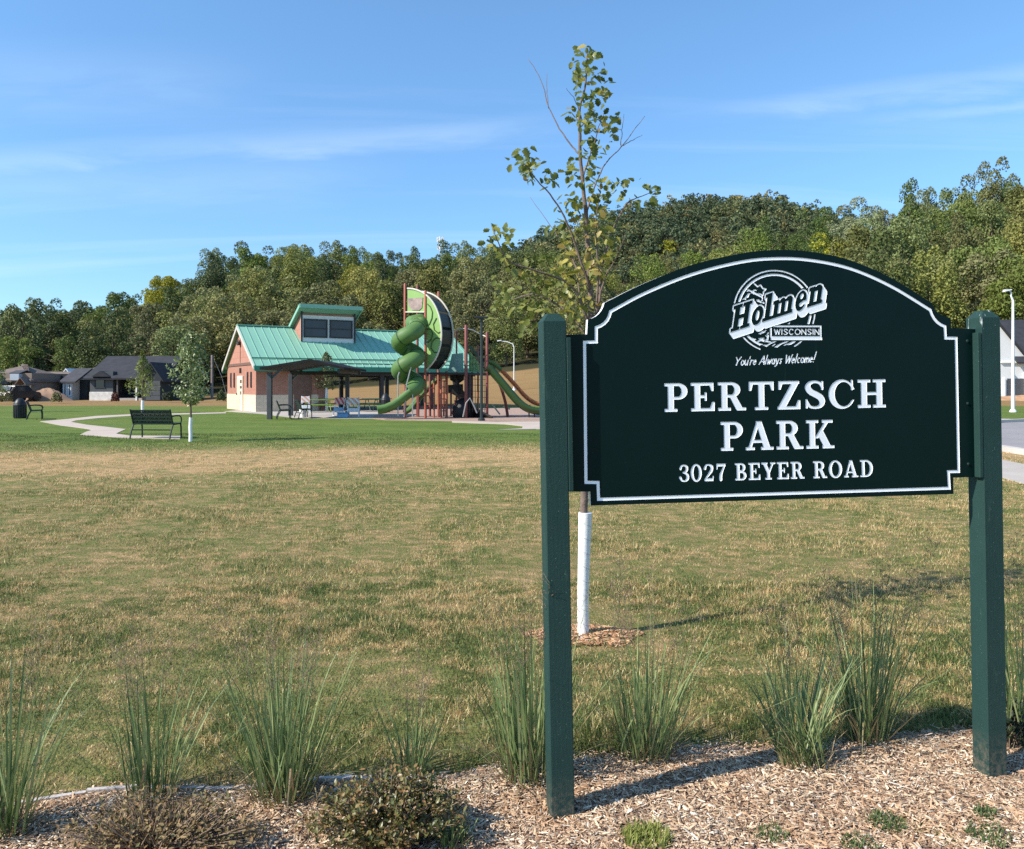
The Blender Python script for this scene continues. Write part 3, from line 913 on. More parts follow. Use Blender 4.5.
def simplify(lp, tol):
    n = len(lp)
    P = np.array(lp)
    def dp(i, j):
        if j <= i + 1: return []
        a, b = P[i % n], P[j % n]
        d = b - a; L = np.hypot(*d)
        Q = P[np.arange(i + 1, j) % n]
        if L < 1e-9: dist = np.hypot(*(Q - a).T)
        else: dist = np.abs(d[0] * (Q[:, 1] - a[1]) - d[1] * (Q[:, 0] - a[0])) / L
        k = int(np.argmax(dist))
        if dist[k] < tol: return []
        k = i + 1 + k
        return dp(i, k) + [k] + dp(k, j)
    far = int(np.argmax(np.hypot(*(P - P[0]).T)))
    ks = [0] + dp(0, far) + [far] + dp(far, n)
    return [tuple(P[k % n]) for k in ks]

WHITE = []      # (part name, list of (u, v) loops)
def text_line(part, txt, base_l, base_r, cap_l, gap):
    """base_l, base_r: baseline ends in px; cap_l: cap height in px at the left end, cap at right in cap_l[1]"""
    tot = sum(GL[ch][1] for ch in txt) + gap * (len(txt) - 1)
    x = 0.0
    loops = []
    for ch in txt:
        if ch == ' ':
            WHITE.append((part + '#%d' % len(WHITE), loops)); loops = []
        fn, w = GL[ch]
        if fn:
            xs = np.arange(-.08, w + .08, .0125); ys_ = np.arange(-.08, 1.09, .0125)
            X, Y = np.meshgrid(xs, ys_)
            for lp in contours(fn(X, Y), xs, ys_):
                lp = simplify(lp, .004)
                out = []
                for gx, gy in lp:
                    q = (x + gx) / tot
                    bx_ = base_l[0] + (base_r[0] - base_l[0]) * q
                    by_ = base_l[1] + (base_r[1] - base_l[1]) * q
                    cp = cap_l[0] + (cap_l[1] - cap_l[0]) * q
                    out.append(s2l(bx_ - gy * 0.45, by_ - gy * cp))
                loops.append(out)
        x += w + gap
    WHITE.append((part + '#%d' % len(WHITE), loops))
text_line('name_lettering', 'PERTZSCH', (664.3, 411.9), (886.0, 407.3), (28.6, 28.2), .10)
text_line('name_lettering', 'PARK', (720.6, 450.9), (834.3, 448.0), (29.0, 28.4), .09)
text_line('address_lettering', '3027 BEYER ROAD', (679.2, 481.9), (873.2, 476.6), (17.2, 17.0), .12)

# ---- emblem, drawn in the units of its own square (0..849)
ex_ = np.arange(60, 840, 2.6); ey_ = np.arange(50, 790, 2.6)
EX, EY = np.meshgrid(ex_, ey_)
hh = (512 - .325 * (EX - 108)) - EY
xx = (EX - 108 - .15 * hh) / .935
def slabl(x, y0, y1, s=40, top=1, bot=1, ov=16, th=24):
    f = [rect(xx, hh, x, y0, x + s, y1)]
    if bot: f.append(rect(xx, hh, x - ov, y0, x + s + ov, y0 + th))
    if top == 1: f.append(rect(xx, hh, x - ov, y1 - th, x + s + ov, y1))
    if top == 2: f.append(rect(xx, hh, x - ov, y1 - th, x + s, y1))
    return U(*f)
word = [U(slabl(14, 0, 178, 38), slabl(88, 0, 178, 38), rect(xx, hh, 40, 76, 100, 104)),
        np.maximum(ell(xx, hh, 196, 58, 44, 64), -ell(xx, hh, 196, 58, 13, 34)),
        slabl(254, 0, 186, 38, 2),
        U(slabl(318, 0, 122, 34, 2, ov=12), slabl(372, 0, 104, 32, 0, ov=10), slabl(424, 0, 104, 32, 0, ov=10),
          np.maximum(ell(xx, hh, 378, 92, 28, 32), 92 - hh), np.maximum(ell(xx, hh, 428, 92, 30, 32), 92 - hh)),
        np.maximum(np.maximum(ell(xx, hh, 524, 62, 42, 68), -U(ell(xx, hh, 526, 92, 13, 19), ell(xx, hh, 530, 36, 16, 15))), -rect(xx, hh, 535, 30, 600, 56)),
        U(slabl(590, 0, 132, 34, 2, ov=12), slabl(646, 0, 110, 34, 0, ov=12), np.maximum(ell(xx, hh, 648, 98, 34, 36), 96 - hh))]
wf = U(*word)
def shifted(fn, dx, dy):
    j, i = int(round(dx / 2.6)), int(round(dy / 2.6))
    return np.roll(np.roll(fn, i, 0), j, 1)
halo = wf - 9
for k in range(1, 9): halo = np.minimum(halo, shifted(wf, 26 * k / 8, 40 * k / 8) - 7)
holmen = np.maximum(halo, -(wf))
keep = -(halo - 8)
box_o = rect(EX, EY, 388, 462, 752, 548)
box = U(np.maximum(box_o, -rect(EX, EY, 400, 474, 742, 538)), np.maximum(rect(EX, EY, 394, 548, 757, 566), 394 - EX))
keep = np.maximum(-keep, -keep)
ring2 = np.hypot(EX - 419, EY - 361)
rings = U(np.abs(ring2 - 287) - 4.5, np.abs(ring2 - 257) - 7.5)
rings = np.maximum(rings, EY - 668)
rings = np.maximum(rings, -rect(EX, EY, 320, 600, 560, 720))
rnd = random.Random(4)
strokes = []
def scrib(poly, n, l, w):
    xs_ = [p[0] for p in poly]; ys_ = [p[1] for p in poly]
    for _ in range(n):
        while True:
            x = rnd.uniform(min(xs_), max(xs_)); y = rnd.uniform(min(ys_), max(ys_))
            if in_poly(np.array([x]), np.array([y]), poly)[0]: break
        a = rnd.uniform(-.9, .6); L = rnd.uniform(.5, 1) * l
        strokes.append(sstroke(EX, EY, [(x, y, 3), (x + math.cos(a) * L * .5, y + math.sin(a) * L * .5 + rnd.uniform(-10, 10), w), (x + math.cos(a) * L, y + math.sin(a) * L, 3)]))
scrib([(185, 290), (230, 215), (300, 235), (350, 280), (355, 320), (280, 310)], 20, 46, 11)
scrib([(230, 560), (320, 510), (370, 520), (385, 575), (320, 620), (285, 640)], 26, 44, 11)
scrib([(440, 440), (500, 430), (520, 450), (440, 460)], 6, 30, 9)
strokes += [poly_stroke(EX, EY, [(275, 165), (300, 188), (322, 176), (335, 200), (360, 205), (340, 228), (345, 250), (318, 240), (290, 240)], 9),
            poly_stroke(EX, EY, [(232, 208), (275, 232), (330, 262), (356, 300)], [7, 15, 9, 5]),
            sstroke(EX, EY, [(305, 662, 9), (345, 622, 9), (395, 588, 9), (450, 568, 7)]),
            sstroke(EX, EY, [(392, 672, 20), (425, 622, 15), (470, 592, 10), (525, 572, 6)]),
            sstroke(EX, EY, [(492, 668, 20), (510, 625, 14), (550, 592, 9), (600, 572, 6)]),
            sstroke(EX, EY, [(345, 665, 10), (362, 648, 10)]), sstroke(EX, EY, [(372, 634, 10), (386, 620, 9)]), sstroke(EX, EY, [(408, 606, 8), (424, 596, 7)]),
            sstroke(EX, EY, [(438, 670, 11), (450, 650, 10)]), sstroke(EX, EY, [(462, 634, 9), (474, 620, 8)]), sstroke(EX, EY, [(490, 604, 7), (506, 594, 6)]),
            sstroke(EX, EY, [(500, 640, 7), (530, 655, 7), (575, 625, 7), (590, 600, 7), (560, 596, 6), (530, 612, 6)])]
pic = np.maximum(U(*strokes), ring2 - 258)
pic = U(pic, rings)
pic = np.maximum(pic, -(halo - 9))
pic = np.maximum(pic, -(rect(EX, EY, 388, 462, 757, 566) - 9))
em = U(holmen, np.maximum(box, -(halo - 4)))
em = U(em, pic)
wis = []
def line_text(strs, x0, base, h, w, gap, wd, slope=0.0, shear=0.0):
    x = x0
    for key, sw in strs:
        for st in key:
            pts = [(x + (a * sw + shear * b) * h, base - b * h + slope * (x - x0)) for a, b in st]
            wis.append(poly_stroke(EX, EY, pts, wd))
        x += (sw + gap) * h
    return x
circ = lambda cx_, cy_, rx, ry, a0=0, a1=360, n=14: [(cx_ + rx * math.cos(R(a0 + (a1 - a0) * k / n)), cy_ + ry * math.sin(R(a0 + (a1 - a0) * k / n))) for k in range(n + 1)]
W_ = [[(0, 1), (.25, 0), (.5, .9), (.75, 0), (1, 1)]]
I_ = [[(.5, 0), (.5, 1)]]
S_ = [[(.95, .85), (.6, 1), (.25, .95), (.08, .74), (.4, .54), (.8, .42), (.95, .22), (.7, .02), (.35, 0), (.05, .15)]]
C_ = [circ(.52, .5, .48, .5, 48, 312)]
O_ = [circ(.5, .5, .5, .5)]
N_ = [[(0, 0), (0, 1), (1, 0), (1, 1)]]
line_text([(W_, 1.05), (I_, .1), (S_, .72), (C_, .85), (O_, .95), (N_, .78), (S_, .72), (I_, .1), (N_, .78)], 420, 527, 38, 0, .28, 6.5)
em = U(em, *wis)
wis = []
lc = {'Y': ([[(0, 1), (.45, .5), (1, 1.05)], [(.45, .5), (.3, 0)]], .62), 'o': ([circ(.5, .3, .45, .3)], .36), 'u': ([[(.05, .6), (.0, .15), (.35, 0), (.8, .2), (1, .6)], [(1, .6), (.9, 0)]], .36),
      "'": ([[(.5, 1.0), (.2, .75)]], .10), 'r': ([[(.1, .6), (0, 0)], [(.05, .35), (.5, .6), (1, .55)]], .26), 'e': ([[(.05, .3), (.9, .36), (.6, .6), (.15, .5), (.05, .15), (.4, 0), (.9, .1)]], .33),
      'A': ([[(0, 0), (.65, 1.05), (.95, 0)], [(.2, .35), (.95, .35)]], .60), 'l': ([[(.7, 1.1), (.2, 0)]], .14), 'w': ([[(.05, .6), (.15, 0), (.5, .5), (.65, 0), (1, .6)]], .44), 'a': ([circ(.45, .3, .42, .3), [(.95, .6), (.9, 0)]], .36),
      'y': ([[(.1, .6), (.3, .08), (.75, .15)], [(.95, .6), (.55, -.15), (.1, -.35)]], .36), 's': ([[(.9, .55), (.3, .6), (.3, .38), (.75, .25), (.55, 0), (0, .05)]], .28), 'W': ([[(0, 1), (.2, 0), (.55, .85), (.7, 0), (1.05, 1.05)]], .68),
      'c': ([circ(.5, .3, .45, .3, 50, 310)], .32), 'm': ([[(.05, .6), (0, 0)], [(.02, .35), (.3, .6), (.45, .5), (.42, 0)], [(.45, .4), (.75, .6), (.95, .5), (.92, 0)]], .52), '!': ([[(.9, 1.25), (.4, .3)], [(.26, .04), (.24, 0)]], .2), ' ': ([], .22)}
line_text([lc[ch] for ch in "You're Always Welcome!"], 138, 746, 58, 0, .105, 7.0, -.045, .22)
em = U(em, *wis)
em_loops = []
for lp in contours(em, ex_, ey_):
    a = np.array(lp)
    area = abs(np.sum(a[:, 0] * np.roll(a[:, 1], -1) - np.roll(a[:, 0], -1) * a[:, 1])) / 2
    if area < 30: continue
    lp = simplify(lp, .9)
    if len(lp) > 2: em_loops.append([s2l(715 + x / 7.075, 260 + y / 7.075) for x, y in lp])
WHITE.append(('emblem', em_loops))

# ---- outline of the board and the routed border line
def arc_pts(p0, p1, bulge, n):
    """points on a circular-ish arc from p0 to p1 bulging sideways, ends left out"""
    out = []
    for k in range(1, n):
        q = k / n
        out.append((p0[0] + (p1[0] - p0[0]) * q + bulge[0] * 4 * q * (1 - q), p0[1] + (p1[1] - p0[1]) * q + bulge[1] * 4 * q * (1 - q)))
    return out
def arch(pts_px, n=40):
    q, _ = spl([(x, y, 1) for x, y in pts_px], n // (len(pts_px) - 1) + 1)
    return q
out_arch = arch([(604.5, 302.8), (640, 285.2), (690, 265.5), (740, 253.6), (775, 250.0), (810, 251.6), (850, 260.2), (892, 278.5), (932, 303.2)])
outline_px = [(953.6, 494.0), (953.2, 477.6), (982, 476.9), (979, 329.2), (951.2, 328.0), (950.8, 317.8)] + arc_pts((950.8, 317.8), (932, 303.2), (-2.6, 2.8), 6) \
    + out_arch[::-1] + arc_pts((604.5, 302.8), (587.8, 319.5), (2.6, 2.8), 6) + [(587.8, 319.5), (587.0, 334.2), (562, 334.8), (564, 491.6), (590.2, 491.6), (590.8, 505.6)]
in_arch = arch([(610.5, 311.6), (645, 293.2), (692, 274.4), (740, 262.2), (775, 258.6), (810, 260.2), (850, 268.6), (890, 285.8), (930, 309.8)])
border_px = [(949.3, 488.1), (948.3, 471.6), (958.6, 471.4), (956.0, 338.2), (945.4, 338.0), (944.8, 326.5)] + arc_pts((944.8, 326.5), (930, 309.8), (-2.0, 2.2), 5) \
    + in_arch[::-1] + arc_pts((610.5, 311.6), (596.2, 327.5), (2.4, 2.4), 5) + [(596.2, 327.5), (596.2, 341.8), (584.6, 342.3), (586.0, 482.3), (598.0, 482.5), (598.6, 499.3)]
OUT = [s2l(*p) for p in outline_px]
BOR = [s2l(*p) for p in border_px]
def offset(loop, d):
    n = len(loop); out = []
    for i in range(n):
        p0, p1, p2 = Vector(loop[i - 1]), Vector(loop[i]), Vector(loop[(i + 1) % n])
        a = (p1 - p0); b = (p2 - p1)
        a.normalize(); b.normalize()
        na = Vector((a.y, -a.x)); nb = Vector((b.y, -b.x))
        m = (na + nb); m.normalize()
        k = d / max(m.dot(na), 0.35)
        out.append(tuple(p1 + m * k))
    return out
WHITE.append(('border_line', [offset(BOR, 0.0058), offset(BOR, -0.0058)]))

THICK, DEPTH = 0.025, 0.0014
allv, alle, loops_all = [], [], []
def push(lp):
    b = len(allv); n = len(lp)
    allv.extend([Vector(p) for p in lp])
    alle.extend([(b + i, b + (i + 1) % n) for i in range(n)])
    loops_all.append(lp)
push(OUT)
for part, lps in WHITE:
    for lp in lps: push(lp)
cv, ce, cf, _, _, _ = geometry.delaunay_2d_cdt(allv, alle, [], 1, 1e-7)
CV = np.array([(v_.x, v_.y) for v_ in cv]); CF = np.array([list(f_) for f_ in cf])
cen = CV[CF].mean(1)
def parity(P, loops):
    cnt = np.zeros(len(P), int)
    A = np.concatenate([np.array(l) for l in loops]); B = np.concatenate([np.roll(np.array(l), -1, 0) for l in loops])
    for k in range(0, len(P), 400):
        x = P[k:k + 400, 0][:, None]; y = P[k:k + 400, 1][:, None]
        c1 = (A[None, :, 1] > y) != (B[None, :, 1] > y)
        with np.errstate(divide='ignore', invalid='ignore'):
            xi = (B[None, :, 0] - A[None, :, 0]) * (y - A[None, :, 1]) / (B[None, :, 1] - A[None, :, 1]) + A[None, :, 0]
        cnt[k:k + 400] = (c1 & (x < xi)).sum(1)
    return cnt
inside_out = parity(cen, [OUT]) % 2 == 1
white = {}
anyw = np.zeros(len(cen), bool)
for part, lps in WHITE:
    w = parity(cen, lps) % 2 == 1
    w &= ~anyw
    white[part] = white.get(part, np.zeros(len(cen), bool)) | w
    anyw |= w
def sub_mesh(mask, w):
    f_ = CF[mask]
    us = np.unique(f_); mp = np.full(len(CV), -1); mp[us] = np.arange(len(us))
    return [(CV[i, 0], w, CV[i, 1]) for i in us], [tuple(mp[t_]) for t_ in f_]
board = None
mb = MB()
v_, f_ = sub_mesh(inside_out & ~anyw, FACE)
mb.add(v_, f_, 0)
tri = geometry.tessellate_polygon([[Vector((u, FACE + THICK, v2)) for u, v2 in OUT]])
mb.add([(u, FACE + THICK, v2) for u, v2 in OUT], [tuple(t_) for t_ in tri], 0)
n = len(OUT)
mb.add([(u, FACE, v2) for u, v2 in OUT] + [(u, FACE + THICK, v2) for u, v2 in OUT], [(i, (i + 1) % n, n + (i + 1) % n, n + i) for i in range(n)], 1)
board = mb.build('board', [M_SKIN, M_CORE], SIGN, fix=False)
for part in white:
    mb = MB()
    v_, f_ = sub_mesh(white[part], FACE + DEPTH)
    mb.add(v_, f_, 0)
    for p2, lps in WHITE:
        if p2 != part: continue
        for lp in lps:
            m = len(lp)
            mb.add([(u, FACE, v2) for u, v2 in lp] + [(u, FACE + DEPTH, v2) for u, v2 in lp], [(i, (i + 1) % m, m + (i + 1) % m, m + i) for i in range(m)], 0)
    mb.build(part.split('#')[0], M_LETTER, board, fix=False)
# ------------------------------------------------------------------ woods on the hills
def leaf_quads(r, C, Nrm, size, jitter=0.75, aspect=1.0):
    """one quad per centre; returns vertices (n*4,3)"""
    n = len(C)
    N = Nrm + r.normal(0, jitter, (n, 3))
    N /= np.linalg.norm(N, axis=1, keepdims=True) + 1e-9
    a = np.cross(N, r.normal(0, 1, (n, 3)))
    a /= np.linalg.norm(a, axis=1, keepdims=True) + 1e-9
    b = np.cross(N, a)
    s = (size * r.uniform(0.6, 1.4, n) / 2)[:, None]
    k1 = r.uniform(0.4, 1.0, (n, 1)); k2 = r.uniform(0.4, 1.0, (n, 1))
    b = b * aspect
    V = np.stack([C - a * s, C - b * s * k1, C + a * s, C + b * s * k2], 1)
    return V.reshape(-1, 3)
def crown_points(r, n, h, w, base=0.18, lobes=18, kind='round'):
    """points and outward normals over a lumpy crown"""
    L = []
    for k in range(lobes):
        for _ in range(30):
            d = r.normal(0, 1, 3); d /= np.linalg.norm(d)
            q = r.uniform(0.5, 0.86)
            p = d * q
            if p[2] > -0.95: break
        rad = r.uniform(0.26, 0.42) * (1.08 - 0.5 * q)
        if kind == 'cone': p[:2] *= (1.0 - 0.55 * (p[2] + 1) / 2)
        if kind == 'tall': p[:2] *= 0.8
        L.append((*p, rad))
    L.append((0, 0, 0.1, 0.40)); L.append((0, 0, -0.35, 0.45))
    for k in range(6):
        a = k * PI / 3 + r.uniform(-.4, .4); L.append((.5 * math.cos(a), .5 * math.sin(a), r.uniform(-.85, -.55), r.uniform(.26, .36)))
    L = np.array(L)
    wt = L[:, 3] ** 2; wt /= wt.sum()
    ch = r.choice(len(L), n, p=wt)
    d = r.normal(0, 1, (n, 3)); d /= np.linalg.norm(d, axis=1, keepdims=True)
    d[:, 2] = np.where(d[:, 2] < -0.3, -d[:, 2], d[:, 2])
    q = r.uniform(0.55, 1.05, n) ** 0.45
    P = L[ch, :3] + d * (L[ch, 3] * q)[:, None]
    zc = h * (1 + base) / 2; hz = h * (1 - base) / 2
    P = P * np.array([w / 2, w / 2, hz]) + np.array([0, 0, zc])
    return P, d
def tree_mesh(name, seed, h, w, n, leaf, mats, base=0.18, lobes=18, kind='round'):
    r = np.random.default_rng(seed)
    P, d = crown_points(r, n, h, w, base, lobes, kind)
    V = leaf_quads(r, P, d, leaf)
    FA = np.arange(len(V)).reshape(-1, 4)
    mb = MB()
    lean = r.uniform(-.3, .3, 2)
    mb.tube([(0, 0, -1.5), (lean[0] * .3, lean[1] * .3, h * .25), (lean[0], lean[1], h * .7)], [h * .022, h * .017, h * .006], 7, cap=False)
    for k in range(7):
        a = r.uniform(0, 2 * PI); z = h * r.uniform(.22, .5)
        mb.tube([(0, 0, z), (math.cos(a) * w * .2, math.sin(a) * w * .2, z + h * .15), (math.cos(a) * w * .36, math.sin(a) * w * .36, z + h * .2)], [h * .009, h * .006, h * .002], 5, cap=False)
    TV = np.array(mb.v); TF = np.array(mb.f) + len(V)
    mi = np.concatenate([np.zeros(len(FA), int), np.ones(len(TF), int)])
    return np_mesh(name, np.concatenate([V, TV]), np.concatenate([FA, TF]), mats, mi)
M_BARK = mat('bark', (0.13, 0.095, 0.068), 0.95, 0.3, 6, 0.5, 40)
def fl(name, c, v=0.35, ov=1.0):
    cs = [tuple(x * (1 + v * q) for x in c) for q in (-1, -.3, .2, 1)]
    return leaf_mat(name, cs, 0.6, 0.22, 0.2, ov)
FOL = {'dark': fl('foliage_dark', (0.098, 0.128, 0.042)), 'mid': fl('foliage_mid', (0.165, 0.195, 0.055)), 'olive': fl('foliage_olive', (0.205, 0.205, 0.068)),
       'yellow': fl('foliage_yellow', (0.30, 0.285, 0.060), .3, .5), 'rust': fl('foliage_rust', (0.23, 0.155, 0.075), .35, .5), 'pale': fl('foliage_pale', (0.225, 0.25, 0.115), .3, .5)}
TM = {}
for kind in list(FOL):
    TM[kind] = []
    for k in range(4 if kind in ('dark', 'mid', 'olive') else 2):
        hh_ = (13, 15, 12, 14)[k]; ww = (10.5, 9.5, 11, 8.5)[k]
        TM[kind].append((hh_, tree_mesh('broadleaf_tree', 100 + k * 7 + len(kind), hh_, ww, 9500, 0.30, [FOL[kind], M_BARK], 0.02, 17 + 3 * k, 'tall' if k == 3 else 'round')))
DESC = {'dark': 'dark green broadleaf tree', 'mid': 'mid green broadleaf tree', 'olive': 'olive green broadleaf tree', 'yellow': 'golden yellow green tree', 'rust': 'rusty brown autumn tree', 'pale': 'silvery pale tree'}
FOL['far_dark'] = fl('foliage_far_dark', (0.098, 0.130, 0.066), .35, 0); FOL['far_mid'] = fl('foliage_far_mid', (0.172, 0.190, 0.082), .35, 0); FOL['far_olive'] = fl('foliage_far_olive', (0.245, 0.225, 0.092), .35, 0)  # cooler greens on the far bluff, distance haze tinted into the leaves
rw = np.random.default_rng(77)
cand = []
for _ in range(9000):
    px = rw.uniform(-90, 1130); 
    d0 = float(interp(px, [0, 200, 300, 560, 700, 850, 1000], [106, 106, 106, 110, 110, 102, 102]))
    d1 = float(interp(px, [0, 200, 560, 700, 850, 1000], [232, 232, 236, 220, 190, 172]))
    d = math.sqrt(rw.uniform(d0 ** 2, d1 ** 2))
    cand.append(((px - 512) / F * d, d, px))
pts = []
for x, y, px in cand:
    sp_ = 6.6 + (y - 105) * 0.012
    if 590 < px < 850 and y < 185: sp_ *= 1.5
    if all((x - a) ** 2 + (y - b) ** 2 > sp_ * sp_ for a, b, _ in pts): pts.append((x, y, px))
pts.sort(key=lambda p: p[1] + (400 if 600 < p[2] < 840 and p[1] < 190 else 0) + (300 if p[2] < -30 or p[2] > 1055 else 0))
# the few trees whose colour stands out in the picture: (px, py of crown middle, kind)
special = [(352, 278, 'yellow'), (335, 272, 'yellow'), (385, 252, 'yellow'), (165, 296, 'yellow'), (275, 285, 'rust'), (205, 318, 'olive'), (760, 240, 'pale'), (690, 265, 'pale'), (860, 228, 'pale'), (880, 238, 'pale'), (850, 240, 'pale'), (735, 250, 'pale'), (150, 300, 'yellow')]
kinds = []
for x, y, px in pts:
    z = float(H(x, y)); py = HOR - (z + 9 - EYE) * F / y
    q = float(vnoise(np.array([x]), np.array([y]), 0.05, 3)[0]) + rw.normal(0, 0.6)
    k = 'dark' if q < -0.35 else ('mid' if q < 0.55 else 'olive')
    if px > 560 and px < 760 and y > 130: k = 'olive' if rw.random() < .75 else 'mid'
    if px < 110 and k == 'olive': k = 'dark'
    if px > 820: k = ('mid', 'olive', 'mid', 'olive', 'dark', 'pale')[int(rw.integers(6))]
    best = min(((abs(px - a) / 1.0 + abs(py - b) * 1.6), c) for a, b, c in special)
    if best[0] < 15: k = best[1]
    elif rw.random() < 0.012: k = 'yellow'
    kinds.append(k)
NIND = 285
stuffV, stuffF, stuffM, off = [], [], [], 0
matidx = {k: i for i, k in enumerate(FOL)}
tmpl_np = {}
def np_of(me):
    if me.name not in tmpl_np:
        V = np.zeros(len(me.vertices) * 3, np.float32); me.vertices.foreach_get('co', V)
        Fi = np.zeros(len(me.loops), np.int32); me.loops.foreach_get('vertex_index', Fi)
        mi = np.zeros(len(me.polygons), np.int32); me.polygons.foreach_get('material_index', mi)
        tmpl_np[me.name] = (V.reshape(-1, 3), Fi.reshape(-1, 4), mi)
    return tmpl_np[me.name]
for i, ((x, y, px), kind) in enumerate(zip(pts, kinds)):
    h0, me = TM[kind][int(rw.integers(len(TM[kind])))]
    big = float(interp(px, [0, 560, 800, 880, 960, 1040], [1.0, 1.0, 1.05, 1.2, 1.35, 1.4]))
    s = big * rw.uniform(0.78, 1.18) * (0.8 if y < 116 and px < 600 else 1.0)
    sx = s * rw.uniform(0.9, 1.12) * (0.85 if big > 1.2 else 1)
    rz = rw.uniform(0, 2 * PI)
    z = float(H(x, y)) - 0.3
    if i < NIND:
        o = bpy.data.objects.new('broadleaf_tree', me)
        COL.objects.link(o)
        o.location = (x, y, z); o.rotation_euler = (0, 0, rz); o.scale = (sx, sx, s)
        where = ('in the woods behind the houses on the left' if px < 215 else 'in the woods behind the shelter and playground' if px < 600 else 'on the wooded rise seen above the sign' if px < 960 else 'among tall trees behind the white house on the right')
        tag(o, DESC[kind] + ' ' + where, 'tree', DESC[kind] + 's ' + where)
    else:
        V, Fi, mi = np_of(me)
        # farther trees keep a thinned set of their leaf clumps
        keepq = np.arange(len(Fi)) % 5 < 3
        Fi2 = Fi[keepq]; mi2 = mi[keepq]
        c, sn = math.cos(rz), math.sin(rz)
        Vw = np.stack([(V[:, 0] * c - V[:, 1] * sn) * sx + x, (V[:, 0] * sn + V[:, 1] * c) * sx + y, V[:, 2] * s + z], -1)
        stuffV.append(Vw); stuffF.append(Fi2 + off); off += len(Vw)
        stuffM.append(np.where(mi2 == 0, matidx[kind], len(FOL)))
# the far bluff: hundreds of small crowns that read as one wood
rb_ = np.random.default_rng(12)
fm = []
for k in range(5):
    P, d = crown_points(rb_, 420, 12, 12, 0.0, 12)
    fm.append((leaf_quads(rb_, P, d, 1.15)))
cnt = 0
farp = []
grid = {}
for _ in range(16000):
    px = rb_.uniform(425, 925); d = rb_.uniform(400, 650)
    x = (px - 512) / F * d
    if 600 < px and (HOR - (float(H(x, d)) + 14 - EYE) * F / d) > 262: continue
    key = (int(x // 8), int(d // 8))
    ok = True
    for a in (-1, 0, 1):
        for b in (-1, 0, 1):
            for (x2, y2) in grid.get((key[0] + a, key[1] + b), ()):
                if (x - x2) ** 2 + (d - y2) ** 2 < 40: ok = False
    if not ok: continue
    grid.setdefault(key, []).append((x, d)); farp.append((x, d))
for x, d in farp:
    V = fm[int(rb_.integers(5))]
    s = rb_.choice([.55, .75, .9, 1.05, 1.3]) * rb_.uniform(.85, 1.15); z = float(H(x, d)) - .5
    q = rb_.random()
    kind = 'far_dark' if q < .50 else 'far_mid' if q < .85 else 'far_olive' if q < .965 else 'yellow' if q < .972 else 'rust'
    rz = rb_.uniform(0, 6.28); c, sn = math.cos(rz), math.sin(rz)
    Vw = np.stack([(V[:, 0] * c - V[:, 1] * sn) * s + x, (V[:, 0] * sn + V[:, 1] * c) * s + d, V[:, 2] * s + z], -1)
    FA = np.arange(len(Vw)).reshape(-1, 4)
    stuffV.append(Vw); stuffF.append(FA + off); off += len(Vw)
    stuffM.append(np.full(len(FA), matidx[kind]))
tag(link_mesh('woodland', np_mesh('woodland', np.concatenate(stuffV), np.concatenate(stuffF), list(FOL.values()) + [M_BARK], np.concatenate(stuffM))), kind='stuff')
print('trees', len(pts), 'far', len(farp))

# ------------------------------------------------------------------ houses
M_SHING = mat('shingles_dark', (0.032, 0.033, 0.039), 0.9, 0.25, 1.5, 0.4, 12)
M_SHINGB = mat('shingles_brown', (0.17, 0.13, 0.108), 0.9, 0.2, 1.5, 0.4, 12)
M_SHINGG = mat('shingles_grey', (0.060, 0.060, 0.066), 0.9, 0.2, 1.5, 0.4, 12)
def siding(name, col, dark=0.7, step=6.5):
    t = NT(name)
    sp = t.sep(t.coord('Object'))
    w = t.math('FRACT', t.math('MULTIPLY', sp[2], step))
    c = t.mix(t.rng(w, 0.0, 0.12), tuple(x * dark for x in col), col)
    c = t.mix(t.rng(t.noise(t.coord('Object'), 1.2, 4), .3, .7, 0, .25), c, tuple(x * .8 for x in col))
    t.bump(w, 0.3, 0.02)
    return t.fin(c, 0.75, 0, 0.3)
M_SIDD = siding('siding_charcoal', (0.036, 0.042, 0.048))
M_SIDG = siding('siding_grey', (0.085, 0.095, 0.10))
M_SIDW = siding('siding_white', (0.74, 0.74, 0.72), .85)
M_SIDB = siding('siding_tan', (0.26, 0.20, 0.155))
M_WHITE = mat('white_trim', (0.80, 0.80, 0.78), 0.6, 0.05, 3)
M_STONEW = mat('pale_stone', (0.66, 0.63, 0.58), 0.85, 0.2, 2.5, 0.4, 8)
M_GLASS = mat('window_glass', (0.03, 0.04, 0.05), 0.12, 0.2, 1, 0, 1, 0, 0.6)
M_DOOR = mat('door_grey', (0.075, 0.078, 0.085), 0.6, 0.1, 4)
M_SOFFIT = mat('soffit_dark', (0.10, 0.095, 0.09), 0.8, 0.1, 4)

def gable_roof(name, m, parent, x0, x1, y0, y1, ze, rise, over=0.45, axis='x', th=0.18):
    """two sloped slabs with real thickness, ridge along axis"""
    mb = MB()
    if axis == 'x':
        ym = (y0 + y1) / 2; sl = rise / ((y1 - y0) / 2); e = over * sl
        sec = [(y0 - over, ze - e), (ym, ze + rise), (y1 + over, ze - e), (y1 + over, ze - e + th), (ym, ze + rise + th), (y0 - over, ze - e + th)]
        mb.extrude([(x0 - over, a, b) for a, b in sec], (x1 - x0 + 2 * over, 0, 0))
    else:
        xm = (x0 + x1) / 2; sl = rise / ((x1 - x0) / 2); e = over * sl
        sec = [(x0 - over, ze - e), (xm, ze + rise), (x1 + over, ze - e), (x1 + over, ze - e + th), (xm, ze + rise + th), (x0 - over, ze - e + th)]
        mb.extrude([(a, y0 - over, b) for a, b in sec], (0, y1 - y0 + 2 * over, 0))
    return mb.build(name, m, parent)
